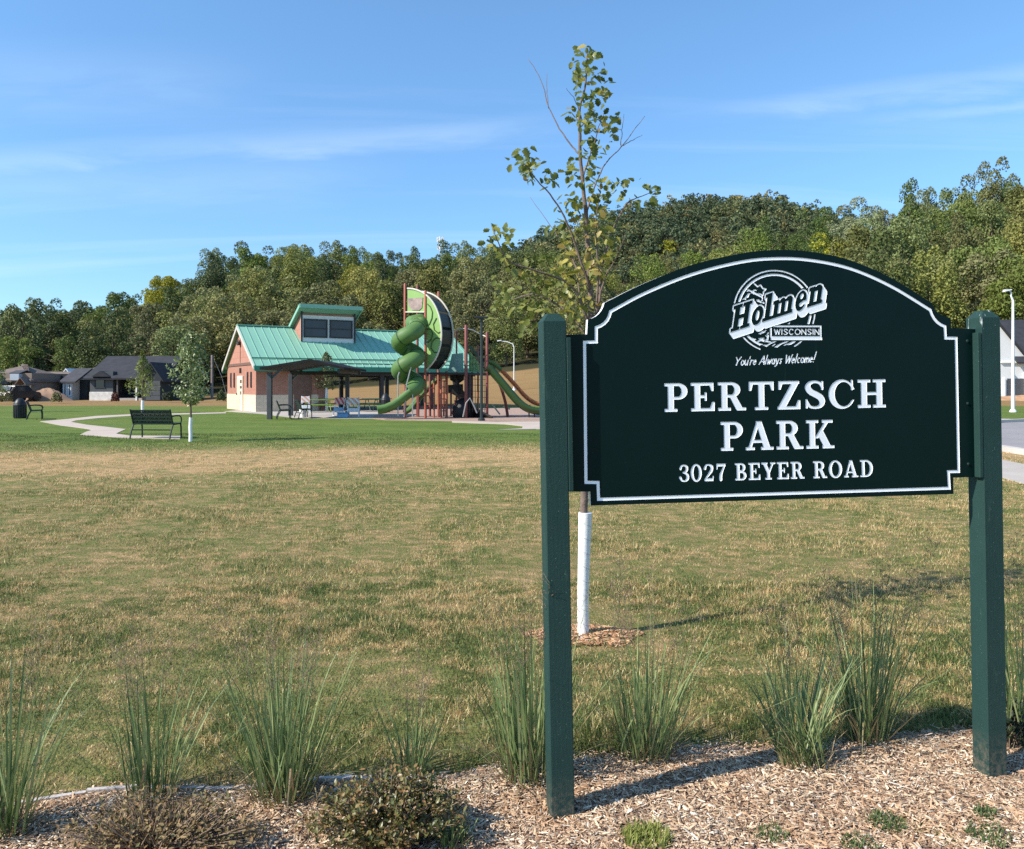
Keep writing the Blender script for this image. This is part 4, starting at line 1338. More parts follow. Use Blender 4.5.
def gable_body(name, m, parent, x0, x1, y0, y1, ze, rise, axis='x', z0=-0.3):
    mb = MB()
    if axis == 'x':
        ym = (y0 + y1) / 2
        mb.extrude([(x0, y0, z0), (x0, y1, z0), (x0, y1, ze), (x0, ym, ze + rise - .004), (x0, y0, ze)], (x1 - x0, 0, 0))
    else:
        xm = (x0 + x1) / 2
        mb.extrude([(x0, y0, z0), (x1, y0, z0), (x1, y0, ze), (xm, y0, ze + rise - .004), (x0, y0, ze)], (0, y1 - y0, 0))
    return mb.build(name, m, parent)
def window(parent, x, y, z, w, h, mfr=None, mull=1):
    """a framed window on a wall facing -y"""
    mb = MB(); f = 0.09
    mb.box((x, y - .03, z + h / 2), (w + 2 * f, .06, f)); mb.box((x, y - .03, z - h / 2), (w + 2 * f, .06, f))
    for s in (-1, 1): mb.box((x + s * w / 2, y - .031, z), (f, .06, h - f))
    fr = mb.build('window', mfr or M_WHITE, parent)
    mb = MB(); mb.box((x, y - .012, z), (w - f, .02, h - f))
    mb.build('pane', M_GLASS, fr)
    for k in range(mull):
        pass
    return fr
def garage_door(parent, x, y, z0, w, h, m):
    mb = MB()
    n = 4
    for k in range(n):
        mb.rbox((x, y - .03, z0 + h / n * (k + .5)), (w, .06, h / n - .03), .012)
    return mb.build('garage_door', m, parent)

D1 = 88.0
def hx(px, d=D1): return (px - 512) / F * d
def hz(py, d=D1): return EYE + (HOR - py) / F * d
# charcoal house with the long dark roof
hC = empty('house', (hx(139), D1, 0), 0, 'charcoal house with a long black shingle roof and pale stone base', 'house', 'houses along the left edge of the park')
ox = hx(139)
x0, x1 = hx(90) - ox, hx(161) - ox
yF, yB = 0.0, 9.6
mb = MB(); mb.box(((x0 + hx(113) - ox) / 2, 4.8, 1.45), (hx(113) - ox - x0, 9.6, 3.5)); mb.build('wall', M_SIDG, hC)
mb = MB(); mb.box(((hx(113) - ox + x1) / 2, 6.2, 1.45), (x1 - hx(113) + ox, 6.8, 3.5)); mb.build('wall', M_SIDD, hC)
gable_roof('roof', M_SHING, hC, x0, x1, yF, yB, 2.55, 2.35, 0.5)
mb = MB(); mb.rbox(((x0 + hx(113) - ox) / 2, -.05, .45), (hx(113) - ox - x0 + .06, .12, 1.0), .03); tag(mb.build('stone_base', M_STONEW, hC), 'pale stone base of the front wall')
# eyebrow gable and front garage wing
mb = MB(); mb.extrude([(hx(94) - ox, -.62, 2.62), (hx(112) - ox, -.62, 2.62), (hx(103) - ox, -.62, 3.25)], (0, 2.2, 0)); mb.build('roof_gable', M_SHING, hC)
wx0, wx1 = hx(151) - ox, hx(170) - ox
gable_body('garage_wing', M_SIDD, hC, wx0, wx1, -2.2, 3.0, 2.5, 1.45, 'y')
gable_roof('wing_roof', M_SHING, hC, wx0, wx1, -2.2, 3.2, 2.5, 1.5, .35, 'y')
garage_door(hC, (wx0 + wx1) / 2 + .2, -2.2, 0.05, 1.5, 2.1, M_DOOR)
window(hC, hx(100) - ox, 0, 1.85, 1.0, .9, M_SIDD)
window(hC, hx(124) - ox, 2.8, 1.45, 1.3, 1.3, M_WHITE)
for px in (118, 137, 149):
    mb = MB(); mb.rbox((hx(px) - ox, -.1, 1.2), (.16, .16, 2.6), .01); mb.build('porch_post', M_SOFFIT if px != 137 else M_WHITE, hC)
mb = MB(); mb.box((hx(132) - ox, 1.2, .12), (3.4, 2.6, .30)); mb.build('porch_step', M_CONC, hC)

# brown-roofed house with a projecting garage
hB = empty('house', (hx(58, 92), 92, 0), 0, 'low house with long brown roof and small white wing with two narrow windows', 'house', 'houses along the left edge of the park')
bx = lambda px, d=92: hx(px, d) - hx(58, 92)
mb = MB(); mb.box(((bx(30) + bx(68)) / 2, 4, 1.25), (bx(68) - bx(30), 8, 3.1)); mb.build('wall', M_SIDD, hB)
gable_roof('roof', M_SHINGB, hB, bx(28), bx(68), 0, 8, 2.15, 1.0, .45)
mb = MB(); mb.box(((bx(40) + bx(69)) / 2, 10, 1.5), (bx(69) - bx(40), 4, 3.6)); mb.build('rear_wall', M_SIDG, hB)
gable_roof('rear_roof', M_SHINGG, hB, bx(44), bx(70), 7.2, 13, 2.6, 1.1, .3)
gable_body('white_gable', M_SIDW, hB, bx(30), bx(45), 6.0, 8.5, 2.5, 1.05, 'y')
gable_roof('gable_roof', M_WHITE, hB, bx(30), bx(45), 6.0, 8.5, 2.55, 1.08, .2, 'y', .14)
gx0, gx1 = bx(70.5), bx(80)
gable_body('garage_wing', M_SIDW, hB, gx0, gx1, -1.6, 5, 2.0, 1.2, 'x')
gable_roof('wing_roof', M_SHINGG, hB, gx0, gx1 + .2, -1.6, 5, 2.05, 1.45, .3, 'x')
mb = MB(); mb.box((bx(84), 2.4, 1.0), (bx(88) - bx(80.5), 5, 2.6)); mb.build('side_wall', M_SIDD, hB)
gable_roof('side_roof', M_SHINGB, hB, bx(79), bx(88), 1.0, 6.5, 2.3, 1.35, .2, 'x')
for px in (73, 77.6): window(hB, bx(px), -1.6, 1.15, .22, 1.3, M_WHITE)
for px in (38, 46, 56): window(hB, bx(px), 0, 1.25, .8, 1.0, M_SIDB)
mb = MB(); mb.rbox((bx(66), -.3, 1.0), (.2, .2, 2.3), .01); mb.build('porch_post', M_SIDB, hB)

# house at the left border
hA = empty('house', (hx(8, 86), 86, 0), 0, 'brown house with a hipped brown roof and pale blue gabled porch at the left edge', 'house', 'houses along the left edge of the park')
ax_ = lambda px, d=86: hx(px, d) - hx(8, 86)
mb = MB(); mb.box(((ax_(-40) + ax_(29)) / 2, 5, 1.35), (ax_(29) - ax_(-40), 9, 3.3)); mb.build('wall', M_SIDB, hA)
mb = MB()
xa, xb, ya, yb, ze, zr = ax_(-42), ax_(31), 0.0, 10.0, 2.25, 4.05
V = [(xa, ya, ze), (xb, ya, ze), (xb, yb, ze), (xa, yb, ze), (xa + 4.5, 5, zr), (xb - 4.2, 5, zr), (xa, ya, ze - .2), (xb, ya, ze - .2), (xb, yb, ze - .2), (xa, yb, ze - .2)]
mb.add(V, [(0, 1, 5, 4), (1, 2, 5), (2, 3, 4, 5), (3, 0, 4), (6, 7, 1, 0), (7, 8, 2, 1), (8, 9, 3, 2), (9, 6, 0, 3), (9, 8, 7, 6)])
mb.build('roof', M_SHINGB, hA)
M_BLUE = siding('siding_pale_blue', (0.42, 0.47, 0.52), .85)
gable_body('porch_gable', M_BLUE, hA, ax_(-14), ax_(7), -1.4, 3, 1.9, .9, 'y')
gable_roof('porch_roof', M_SHINGG, hA, ax_(-14), ax_(7), -1.4, 3, 1.9, .95, .25, 'y')
mb = MB(); mb.rbox((ax_(15), .55, 2.55), (1.0, 1.3, .75), .04); mb.build('dormer', M_BLUE, hA)
gable_roof('dormer_roof', M_SHINGG, hA, ax_(10.5), ax_(19.5), 0, 2.4, 2.95, .3, .1, 'x', .08)
for px in (0, 12, 24): window(hA, ax_(px), -1.4 if px == 0 else .5, 1.2, .8, 1.1)
gable_roof('side_roof', M_SHINGB, hA, ax_(22), ax_(30), -.9, .9, 1.9, .55, .15, 'y', .1)

# white house on the right
D2 = 84.0
hD = empty('house', (hx(1030, D2), D2, 0), 0, 'white gabled house with dark garage doors beyond the road', 'house')
cx_ = lambda px: hx(px, D2) - hx(1030, D2)
px0, px1 = cx_(948), cx_(1028)
za = hz(361, D2)
gable_body('gable_wall', M_SIDW, hD, px0, px1, 0, 1.2, za, hz(312, D2) - za, 'y')
gable_roof('gable_roof', M_SHING, hD, px0, px1, 0.02, 1.2, za + .03, hz(312, D2) - za, .35, 'y', .16)
mb = MB(); mb.box((cx_(1066), 3.6, za / 2 - .15), (cx_(1110) - cx_(1026), 8, za + .3)); mb.build('wall', M_SIDW, hD)
gable_roof('roof', M_SHING, hD, cx_(1017), cx_(1112), -.3, 10, za + .05, hz(318, D2) - za, .4)
mb = MB(); mb.box((cx_(1025), -.10, za - .15), (cx_(1050) - cx_(1000), .2, .14)); mb.build('frieze_board', M_WHITE, hD)
garage_door(hD, cx_(1016), 0, 0.1, 1.9, 2.3, M_DOOR)
garage_door(hD, cx_(1052), -.4, 0.1, 2.6, 2.3, M_DOOR)
garage_door(hD, cx_(985), 0, 0.1, 2.4, 2.3, M_DOOR)
mb = MB(); mb.rbox((cx_(1003.5), -.1, 1.2), (.22, .2, 2.5), .02); mb.build('corner_post', M_WHITE, hD)
mb = MB(); mb.lathe((cx_(1012), -.16, 2.72), [(.03, 0), (.10, .05), (.12, .2), (.04, .28)], 10); mb.build('wall_lamp', M_SOFFIT, hD)

# mound of bare soil by the brown house, verge beds
def mound(name, c, rx, ry, h, m, seed=0):
    r = np.random.default_rng(seed)
    n, k = 28, 10
    V, FA = [], []
    for i in range(k + 1):
        q = i / k
        for j in range(n):
            a = 2 * PI * j / n
            rr_ = q * (1 + .12 * math.sin(a * 3 + seed) + .07 * math.sin(a * 7))
            V.append((c[0] + rx * rr_ * math.cos(a), c[1] + ry * rr_ * math.sin(a), c[2] + h * (1 - q * q) ** 1.4 * (1 + r.uniform(-.08, .08)) - .03))
    for i in range(k):
        for j in range(n):
            FA.append((i * n + j, i * n + (j + 1) % n, (i + 1) * n + (j + 1) % n, (i + 1) * n + j))
    mb = MB(); mb.add(V, FA)
    return mb.build(name, m, smooth='all')
M_DIRT = mat('bare_soil', (0.30, 0.19, 0.125), 0.95, 0.25, .8, .6, 10)
M_DIRT2 = mat('orange_mulch', (0.42, 0.24, 0.13), 0.95, 0.3, 1.5, .6, 15)
p = at(50, 398, 86); tag(mound('dirt_mound', (p.x, 85.5, 0), 2.6, 1.4, 1.35, M_DIRT, 2), kind='structure')
p = at(1020, 405, 76); tag(mound('mulch_mound', (p.x + 1, 76, 0), 7, 2.2, .75, M_DIRT2, 5), kind='structure')

# ------------------------------------------------------------------ shrubs along the far edge of the lawn
def shrub_mesh(seed, w, h, cols, n=900, leaf=.12):
    r = np.random.default_rng(seed)
    d = r.normal(0, 1, (n, 3)); d /= np.linalg.norm(d, axis=1, keepdims=True)
    d[:, 2] = np.abs(d[:, 2]) - .25
    q = r.uniform(.3, 1, n) ** .4 * (1 + .13 * np.sin(d[:, 0] * 7 + seed) + .1 * np.sin(d[:, 1] * 9))
    P = d * q[:, None] * np.array([w / 2, w / 2, h * .75]) + np.array([0, 0, h * .32])
    P[:, 2] = np.maximum(P[:, 2], .03)
    V = leaf_quads(r, P, d, leaf)
    return np_mesh('shrub', V, np.arange(len(V)).reshape(-1, 4), cols)
SH_G = leaf_mat('shrub_green', [(0.04, .06, .018), (.07, .10, .03), (.12, .14, .05)], .6, .15)
SH_O = leaf_mat('shrub_olive', [(0.09, .10, .035), (.17, .165, .06), (.24, .22, .09)], .6, .15)
SH_R = leaf_mat('shrub_red', [(0.07, .022, .018), (.14, .04, .03), (.17, .08, .05)], .6, .15)
SH_D = leaf_mat('shrub_dark', [(0.016, .025, .012), (.03, .042, .018), (.05, .065, .03)], .6, .1)
for k, (px, py, d, w, h, m, lab) in enumerate([
        (2, 404, 71, 1.6, 1.75, SH_O, 'olive round shrub at the left border of the picture'),
        (56.5, 403.5, 73, .95, 1.15, SH_O, 'olive shrub in front of the dirt mound'),
        (115, 403, 75, .75, 1.1, SH_R, 'dark red upright shrub in front of the charcoal house'),
        (168, 402.5, 77, 1.15, 1.2, SH_D, 'dark round shrub left of the slender tree with white wrap'),
        (199, 402.3, 78, .9, 1.0, SH_G, 'green shrub half behind the slender tree with white wrap'),
        (221, 402, 78, .85, 1.35, SH_G, 'green shrub just left of the brick gable wall')]):
    o = link_mesh('shrub', shrub_mesh(40 + k, w, h, m))
    p = at(px, py, d); o.location = (p.x, d, 0)
    tag(o, lab, 'shrub')
# ------------------------------------------------------------------ brick shelter building with green metal roof
TH = R(31)
AX = Vector((math.cos(TH), math.sin(TH), 0)); GX_ = Vector((-math.sin(TH), math.cos(TH), 0))
C0 = at(256, 411.5, 49.5); C0.z = 0
shelter = empty('park_shelter', C0, TH, 'brick park shelter with green standing seam roof and raised clerestory windows', 'shelter')
WID, LEN, ENC = 8.4, 15.5, 4.4
ZE, RISE, OV = 3.05, 2.45, 0.55        # eave at the wall, rise to the ridge
def brick(name, c1, c2, mortar, sx=4.2, sz=12.5, bumpy=.4):
    t = NT(name)
    sp = t.sep(t.coord('Object'))
    v = t.comb(t.math('ADD', sp[0], sp[1]), sp[2], 0.0)
    b = t.n.new('ShaderNodeTexBrick')
    t.l.new(t.mapping(v, (sx, sz, 1)), b.inputs['Vector'])
    b.inputs['Scale'].default_value = 1.0
    b.inputs['Color1'].default_value = (*c1, 1); b.inputs['Color2'].default_value = (*c2, 1); b.inputs['Mortar'].default_value = (*mortar, 1)
    b.inputs['Mortar Size'].default_value = 0.035
    b.inputs['Brick Width'].default_value = 1.0; b.inputs['Row Height'].default_value = 1.0
    c = t.mix(t.rng(t.noise(t.coord('Object'), 1.3, 5), .3, .7, 0, .3), b.outputs['Color'], tuple(x * .7 for x in c1))
    t.bump(b.outputs['Fac'], -bumpy, 0.01)
    return t.fin(c, 0.9, 0, 0.2)
M_BRICK = brick('red_brick', (0.42, 0.185, 0.13), (0.35, 0.145, 0.10), (0.42, 0.32, 0.25))
M_GABLE = brick('gable_panel', (0.47, 0.225, 0.165), (0.43, 0.20, 0.145), (0.30, 0.16, 0.12), 1.2, 2.6, .2)
M_BLOCK = brick('cream_block', (0.72, 0.58, 0.42), (0.64, 0.51, 0.37), (0.5, 0.42, 0.33), 2.4, 5.0)
M_CREAM = mat('cream_paint', (0.74, 0.62, 0.47), 0.6, 0.06, 3)
t = NT('green_roof_metal')
c = t.mix(t.noise(t.coord('Object'), 0.5, 4), (0.205, 0.42, 0.305), (0.25, 0.47, 0.35))
M_ROOFG = t.fin(c, 0.42, 0.0, 0.5)
M_FASCIA = mat('green_fascia', (0.045, 0.23, 0.145), 0.45, 0.08, 2)
M_BROWNM = mat('dark_bronze', (0.034, 0.030, 0.030), 0.5, 0.15, 3)
M_COLUMN = mat('column_charcoal', (0.055, 0.058, 0.064), 0.5, 0.12, 3)
M_TAN = mat('pale_trim', (0.50, 0.47, 0.42), 0.6, 0.06, 3)
hw = WID / 2
# enclosed end: brick walls over a cream block base
mb = MB(); mb.box((ENC / 2, hw, 0.5), (ENC + .05, WID + .05, 1.1)); mb.build('block_base', M_BLOCK, shelter)
mb = MB(); mb.box((ENC / 2, hw, 2.05), (ENC, WID, 2.0)); mb.build('brick_wall', M_BRICK, shelter)
mb = MB(); mb.extrude([(-.02, 0.05, ZE + .06), (-.02, WID - .05, ZE + .06), (-.02, hw, ZE + RISE - .1)], (ENC, 0, 0)); mb.build('gable_wall', M_GABLE, shelter)
mb = MB(); mb.box((ENC / 2 - .02, hw, ZE - .02), (ENC + .06, WID + .02, .17)); mb.build('band_course', mat('brown_band', (.16, .085, .065), .8), shelter)
for dy in (hw, ):
    mb = MB(); mb.box((-.035, dy, ZE + 1.0), (.03, .06, 1.8)); mb.build('panel_joint', mat('brown_band', (.16, .085, .065)), shelter)
# door in the gable wall (faces local -x) with its frame and notices
mb = MB(); mb.rbox((-.05, hw - .1, 1.12), (.10, 1.55, 2.30), .012); dr = mb.build('door', M_CREAM, shelter)
mb = MB(); mb.box((-.112, hw + .18, 1.05), (.02, .90, 2.06)); mb.build('door_leaf', mat('door_cream', (.66, .54, .40), .5), dr)
mb = MB(); mb.lathe((-.15, hw + .52, 1.0), [(.03, 0), (.035, .02), (.035, .12), (.02, .14)], 8); mb.build('handle', M_BROWNM, dr)
for k, (dz, w_, h_) in enumerate(((1.90, .42, .22), (1.52, .50, .16), (1.15, .26, .22))):
    mb = MB(); mb.box((-.108, hw - .52, dz), (.016, w_, h_)); mb.build('notice', mat('notice_brown', (.10, .055, .035)), dr)
for dy in (1.2, 2.15, WID - 2.3, WID - 1.25):
    mb = MB(); mb.rbox((-.02, dy, 2.0), (.07, .26, 1.0), .01); w1 = mb.build('narrow_window', M_BROWNM, shelter)
    mb = MB(); mb.box((-.058, dy, 2.0), (.012, .15, .84)); mb.build('pane', M_GLASS, w1)
for dy in (-.16, .16):
    mb = MB(); mb.box((-.03, hw + dy, 2.62), (.06, .08, .34)); mb.build('wall_louvre', M_BROWNM, shelter)
mb = MB(); mb.rbox((-.13, hw, ZE + 1.38), (.2, .42, .26), .03); mb.tube([(-.02, hw, ZE + 1.5), (-.14, hw, ZE + 1.62), (-.24, hw, ZE + 1.45)], .03, 6); mb.build('wall_lamp', M_BROWNM, shelter)
# recessed front entrance in the long wall
mb = MB(); mb.box((2.9, -.03, 1.2), (1.1, .05, 2.4)); mb.build('side_door', mat('door_brown', (.16, .085, .06), .6), shelter)
mb = MB(); mb.box((4.15, -.035, 1.3), (.45, .05, 2.6)); mb.build('pilaster', M_BRICK, shelter)
# roof slabs
def roof_z(y): return ZE + RISE * (1 - abs(y - hw) / hw)
x0, x1 = -.22, LEN
for sgn, nm in ((-1, 'roof_slope'), (1, 'roof_slope')):
    ye = -OV if sgn < 0 else WID + OV
    mb = MB()
    sec = [(ye, roof_z(ye) + .02), (hw, ZE + RISE + .02), (hw, ZE + RISE + .12), (ye, roof_z(ye) + .12)]
    mb.extrude([(x0, a, b) for a, b in sec], (x1 - x0, 0, 0))
    ob = mb.build(nm, M_ROOFG, shelter)
    mb = MB(); xs_ = x0 + .02
    sl = math.atan2(RISE, hw)
    while xs_ < x1:
        ym, zm = (ye + hw) / 2, (roof_z(ye) + ZE + RISE) / 2 + .14
        Ln = math.hypot(ye - hw, roof_z(ye) - ZE - RISE) - .02
        mb.box((xs_, ym, zm - .008), (.045, Ln, .05), mat=Matrix.Rotation(sl if sgn < 0 else -sl, 3, 'X'))
        xs_ += .50
    mb.build('seam', M_ROOFG, ob)
    # snow rail near the eave
    yr = -OV + .75 if sgn < 0 else WID + OV - .75
    mb = MB(); mb.box(((x0 + x1) / 2, yr, roof_z(yr) + .19), (x1 - x0, .05, .07)); mb.build('snow_rail', M_FASCIA, ob)
    mb = MB(); mb.box(((x0 + x1) / 2, ye + sgn * .06, roof_z(ye) - .06), (x1 - x0 + .04, .1, .30)); mb.build('fascia', M_FASCIA, shelter)
mb = MB(); mb.box(((x0 + x1) / 2, hw, ZE + RISE + .15), (x1 - x0 + .04, .3, .07)); mb.build('ridge_cap', M_ROOFG, shelter)
for xe in (x0 - .03, x1 + .03):
    mb = MB()
    for s in (-1, 1):
        ye = -OV if s < 0 else WID + OV
        mb.extrude([(xe - .03, ye, roof_z(ye) - .14), (xe - .03, hw, ZE + RISE - .14), (xe - .03, hw, ZE + RISE + .11), (xe - .03, ye, roof_z(ye) + .11)], (.06, 0, 0))
    mb.build('barge_board', M_TAN if xe < 0 else M_FASCIA, shelter)
# open pavilion: columns, beams, dark ceiling
mb = MB(); mb.box(((ENC + LEN) / 2, hw, ZE - .02), (LEN - ENC - .3, WID + .5, .12)); mb.build('ceiling', M_BROWNM, shelter)
for y_ in (.12, WID - .12):
    mb = MB(); mb.box(((ENC + LEN) / 2, y_, ZE - .42), (LEN - ENC - .2, .2, .70)); mb.build('beam', M_BROWNM, shelter)
for xc in (8.3, 12.0, 15.0):
    for yc in (.12, WID - .12):
        mb = MB(); mb.rbox((xc, yc, 1.35), (.26, .26, 2.9), .015); mb.rbox((xc, yc, .12), (.42, .42, .22), .02); mb.build('column', M_BROWNM, shelter)
# clerestory dormer with its own mono-pitch roof
DX0, DX1 = 3.5, 7.25
DYF = 2.45
zb = roof_z(DYF) + .1
zt = zb + 1.90
mb = MB(); mb.extrude([(DX0, DYF, zb - .2), (DX0, hw + 1.6, zb + .9), (DX0, hw + 1.6, roof_z(hw + 1.6) + .9), (DX0, DYF, zt)], (DX1 - DX0, 0, 0)); dm = mb.build('clerestory', M_GABLE, shelter)
mb = MB(); mb.box(((DX0 + DX1) / 2, DYF - .03, (zb + zt) / 2 - .08), (DX1 - DX0 + .02, .05, zt - zb - .1)); mb.build('front_panel', mat('pale_panel', (.72, .71, .68), .6, .05), dm)
for k, xc in enumerate((DX0 + .99, DX1 - .99)):
    mb = MB(); wz = (zb + zt) / 2 - .05; ww, wh = 1.54, 1.16
    for s in (-1, 1):
        mb.box((xc + s * ww / 2, DYF - .08, wz), (.09, .07, wh + .09)); mb.box((xc, DYF - .081, wz + s * wh / 2), (ww - .09, .07, .09))
    mb.box((xc, DYF - .0805, wz), (ww - .09, .06, .07))
    fr = mb.build('window_frame', M_BROWNM, dm)
    mb = MB(); mb.box((xc, DYF - .065, wz), (ww - .1, .02, wh - .1)); mb.build('pane', mat('tinted_glass', (.028, .034, .048), .18, .25, 1.5, 0, 1, 0, .5), fr)
mb = MB()
sl2 = (zt + .38 - (ZE + RISE + .15)) / (hw - DYF + .8 + 1.2)
sec = [(DYF - .75, zt + .42), (hw + 2.0, zt + .42 - (hw + 2.75 - DYF) * .50), (hw + 2.0, zt + .55 - (hw + 2.75 - DYF) * .50), (DYF - .75, zt + .55)]
mb.extrude([(DX0 - .25, a, b) for a, b in sec], (DX1 - DX0 + .5, 0, 0)); mb.build('shed_roof', M_ROOFG, dm)
mb = MB(); mb.extrude([(DX0 - .24, DYF - .70, zt + .40), (DX1 + .24, DYF - .70, zt + .40), (DX1 + .24, DYF - .02, zt + .06), (DX0 - .24, DYF - .02, zt + .06)], (0, .02, .03)); mb.build('soffit', M_FASCIA, dm)
mb = MB(); mb.box(((DX0 + DX1) / 2, DYF - .79, zt + .42), (DX1 - DX0 + .56, .08, .26)); mb.build('fascia', M_ROOFG, dm)
for xe in (DX0 - .29, DX1 + .29):
    mb = MB(); mb.extrude([(xe - .03, DYF - .75, zt + .30), (xe - .03, hw + 1.2, zt + .30 - (hw + 1.95 - DYF) * .5), (xe - .03, hw + 1.2, zt + .54 - (hw + 1.95 - DYF) * .5), (xe - .03, DYF - .75, zt + .54)], (.06, 0, 0)); mb.build('barge_board', M_ROOFG, dm)
for xe in (DX0 + .03, DX1 - .03):
    mb = MB(); mb.bar((xe, DYF - .1, zb), (xe, DYF - .1, zt + .1), .10, .08); mb.build('corner_trim', M_BROWNM, dm)

# ------------------------------------------------------------------ dark steel canopy in front of it
can = empty('shade_canopy', at(309, 420, 40.2), 0, 'dark steel canopy on square posts over two benches in front of the brick shelter', 'canopy')
can.location.z = 0
cw, cd = 1.95, 4.6
mb = MB()
zc0, zc1 = EYE + (HOR - 368.0) / F * 38.2 - .02, EYE + (HOR - 360.5) / F * 38.2
rx0, rx1, rpk = -1.82, 2.2, .55
sec = [(rx0, zc0 - .06), (rpk, zc1 - .05), (rx1, zc0 - .06), (rx1, zc0 + .06), (rpk, zc1 + .07), (rx0, zc0 + .06)]
mb.extrude([(a, -2.1, b) for a, b in sec], (0, cd + 1.2, 0)); mb.build('canopy_roof', mat('canopy_roof', (.016, .015, .015), .7, .15, 3, 0, 60, 0, .15), can)
for sx in (-1,):
    for y_, cw in ((-1.7, 1.46), (2.9, 1.72)):
        mb = MB(); mb.rbox((sx * cw, y_, 1.0), (.22, .22, 2.5), .012)
        mb.bar((sx * cw, y_, zc0 - .55), (sx * (cw - .6), y_, zc0 + .02), .1, .1)
        mb.build('post', M_COLUMN, can)
mb = MB(); mb.rbox((1.33, 2.9, 1.0), (.2, .2, 2.5), .012); mb.build('post', M_COLUMN, can)
for y_ in (2.9,):
    mb = MB(); mb.bar((-1.75, y_, zc0 - .14), (2.0, y_, zc0 - .14), .12, .2)
    mb.build('beam', M_BROWNM, can)
mb = MB(); mb.bar((1.9, -1.9, zc0 - .12), (1.9, 3.4, zc0 - .12), .12, .2); mb.build('beam', M_BROWNM, can)

# ------------------------------------------------------------------ street and park lamps, poles
M_POLEW = mat('pole_white', (0.74, 0.74, 0.74), 0.45, 0.05, 2)
M_POLED = mat('pole_dark', (0.022, 0.030, 0.030), 0.45, 0.1, 2)
def street_lamp(px, py_top, py_base, d, side, label, z=0.0, arm=1.6, k=1.0):
    p = at(px, py_base, d); 
    e = empty('street_lamp', (p.x, d, z), 0, label, 'street lamp')
    h = EYE + (HOR - py_top) / F * d - z
    mb = MB(); mb.tube([(0, 0, -.3), (0, 0, .1), (0, 0, h - .55)], [.12 * k, .11 * k, .07 * k], 10); mb.lathe((0, 0, -.05), [(.2, 0), (.2, .12), (.13, .22)], 10); mb.build('pole', M_POLEW, e, smooth=True)
    mb = MB(); mb.tube([(0, 0, h - .6), (side * .12, 0, h - .3), (side * arm * .5, 0, h - .08), (side * arm, 0, h)], [.06, .05, .04, .035], 8); mb.build('arm', M_POLEW, e, smooth=True)
    mb = MB(); x = side * (arm + .12); mb.extrude([(x - .22, -.13, h - .05), (x + .20, -.13, h + .04), (x + .20, -.13, h + .10), (x - .20, -.13, h + .08)], (0, .26, 0)); mb.build('lamp_head', M_POLEW, e)
    return e
street_lamp(1013, 291, 412, 49, -1, 'tall white street lamp on the grass beyond the road at the right', 0, .22)
dl = 78.0
xl = (514 - 512) / F * dl
street_lamp(514, 341, 393, dl, -1, 'white street lamp on the brown slope beside the playground', float(H(xl, dl)), 1.3, .6)
e = empty('park_lamp', at(481.5, 421, 36.5), 0, 'slim black park lamp with flat head standing before the playground', 'park lamp')
e.location.z = 0
hp = EYE + (HOR - 318) / F * 36.5
mb = MB(); mb.tube([(0, 0, -.2), (0, 0, hp)], [.075, .06], 10); mb.lathe((0, 0, 0), [(.16, 0), (.16, .10), (.10, .16)], 10); mb.build('pole', M_POLED, e, smooth=True)
mb = MB(); mb.rbox((0, 0, hp + .03), (.62, .34, .07), .02); mb.box((0, 0, hp - .03), (.2, .2, .06)); mb.build('lamp_head', M_POLED, e)
e = empty('utility_pole', at(212, 400, 97), 0, 'thin wooden utility pole between the slender tree and the brick gable', 'pole')
e.location.z = 0
hp = EYE + (HOR - 355) / F * 97
mb = MB(); mb.tube([(0, 0, -.3), (0, 0, hp)], [.17, .13], 8); mb.build('pole', mat('weathered_pole', (.30, .235, .215), .9, .2, 3), e)
mb = MB(); mb.tube([(.1, 0, hp - .2), (1.1, 0.2, hp - 2.6), (1.75, .3, .2)], .025, 5); mb.build('guy_wire', mat('wire_grey', (.3, .3, .3), .5), e)
# radio mast on the ridge
dm_ = 262.0
xm = (440.5 - 512) / F * dm_
zm = float(H(xm, dm_))
e = empty('radio_mast', (xm, dm_, zm), 0, 'white radio mast with panel antennas rising from the wooded ridge', 'radio mast')
zt_ = EYE + (HOR - 237) / F * dm_ - zm
mb = MB()
for k in range(3):
    a = k * 2 * PI / 3
    mb.tube([(.9 * math.cos(a), .9 * math.sin(a), -1), (.35 * math.cos(a), .35 * math.sin(a), zt_)], .09, 5)
z_ = 0
while z_ < zt_ - 1.5:
    for k in range(3):
        a, b = k * 2 * PI / 3, (k + 1) * 2 * PI / 3
        q = .9 - .55 * z_ / zt_
        mb.tube([(q * math.cos(a), q * math.sin(a), z_), (q * math.cos(b), q * math.sin(b), z_ + 1.4)], .05, 4)
    z_ += 1.4
mb.build('lattice', M_POLEW, e)
for lv, rr_ in ((zt_ - .9, 1.1), (zt_ - 3.4, .95)):
    for k in range(6):
        a = k * PI / 3 + .3
        mb = MB(); mb.rbox((rr_ * math.cos(a), rr_ * math.sin(a), lv), (.2, .38, 1.7), .04, rz=a); mb.bar((.3 * math.cos(a), .3 * math.sin(a), lv), (rr_ * math.cos(a), rr_ * math.sin(a), lv), .08, .08); mb.build('antenna', M_POLEW, e)

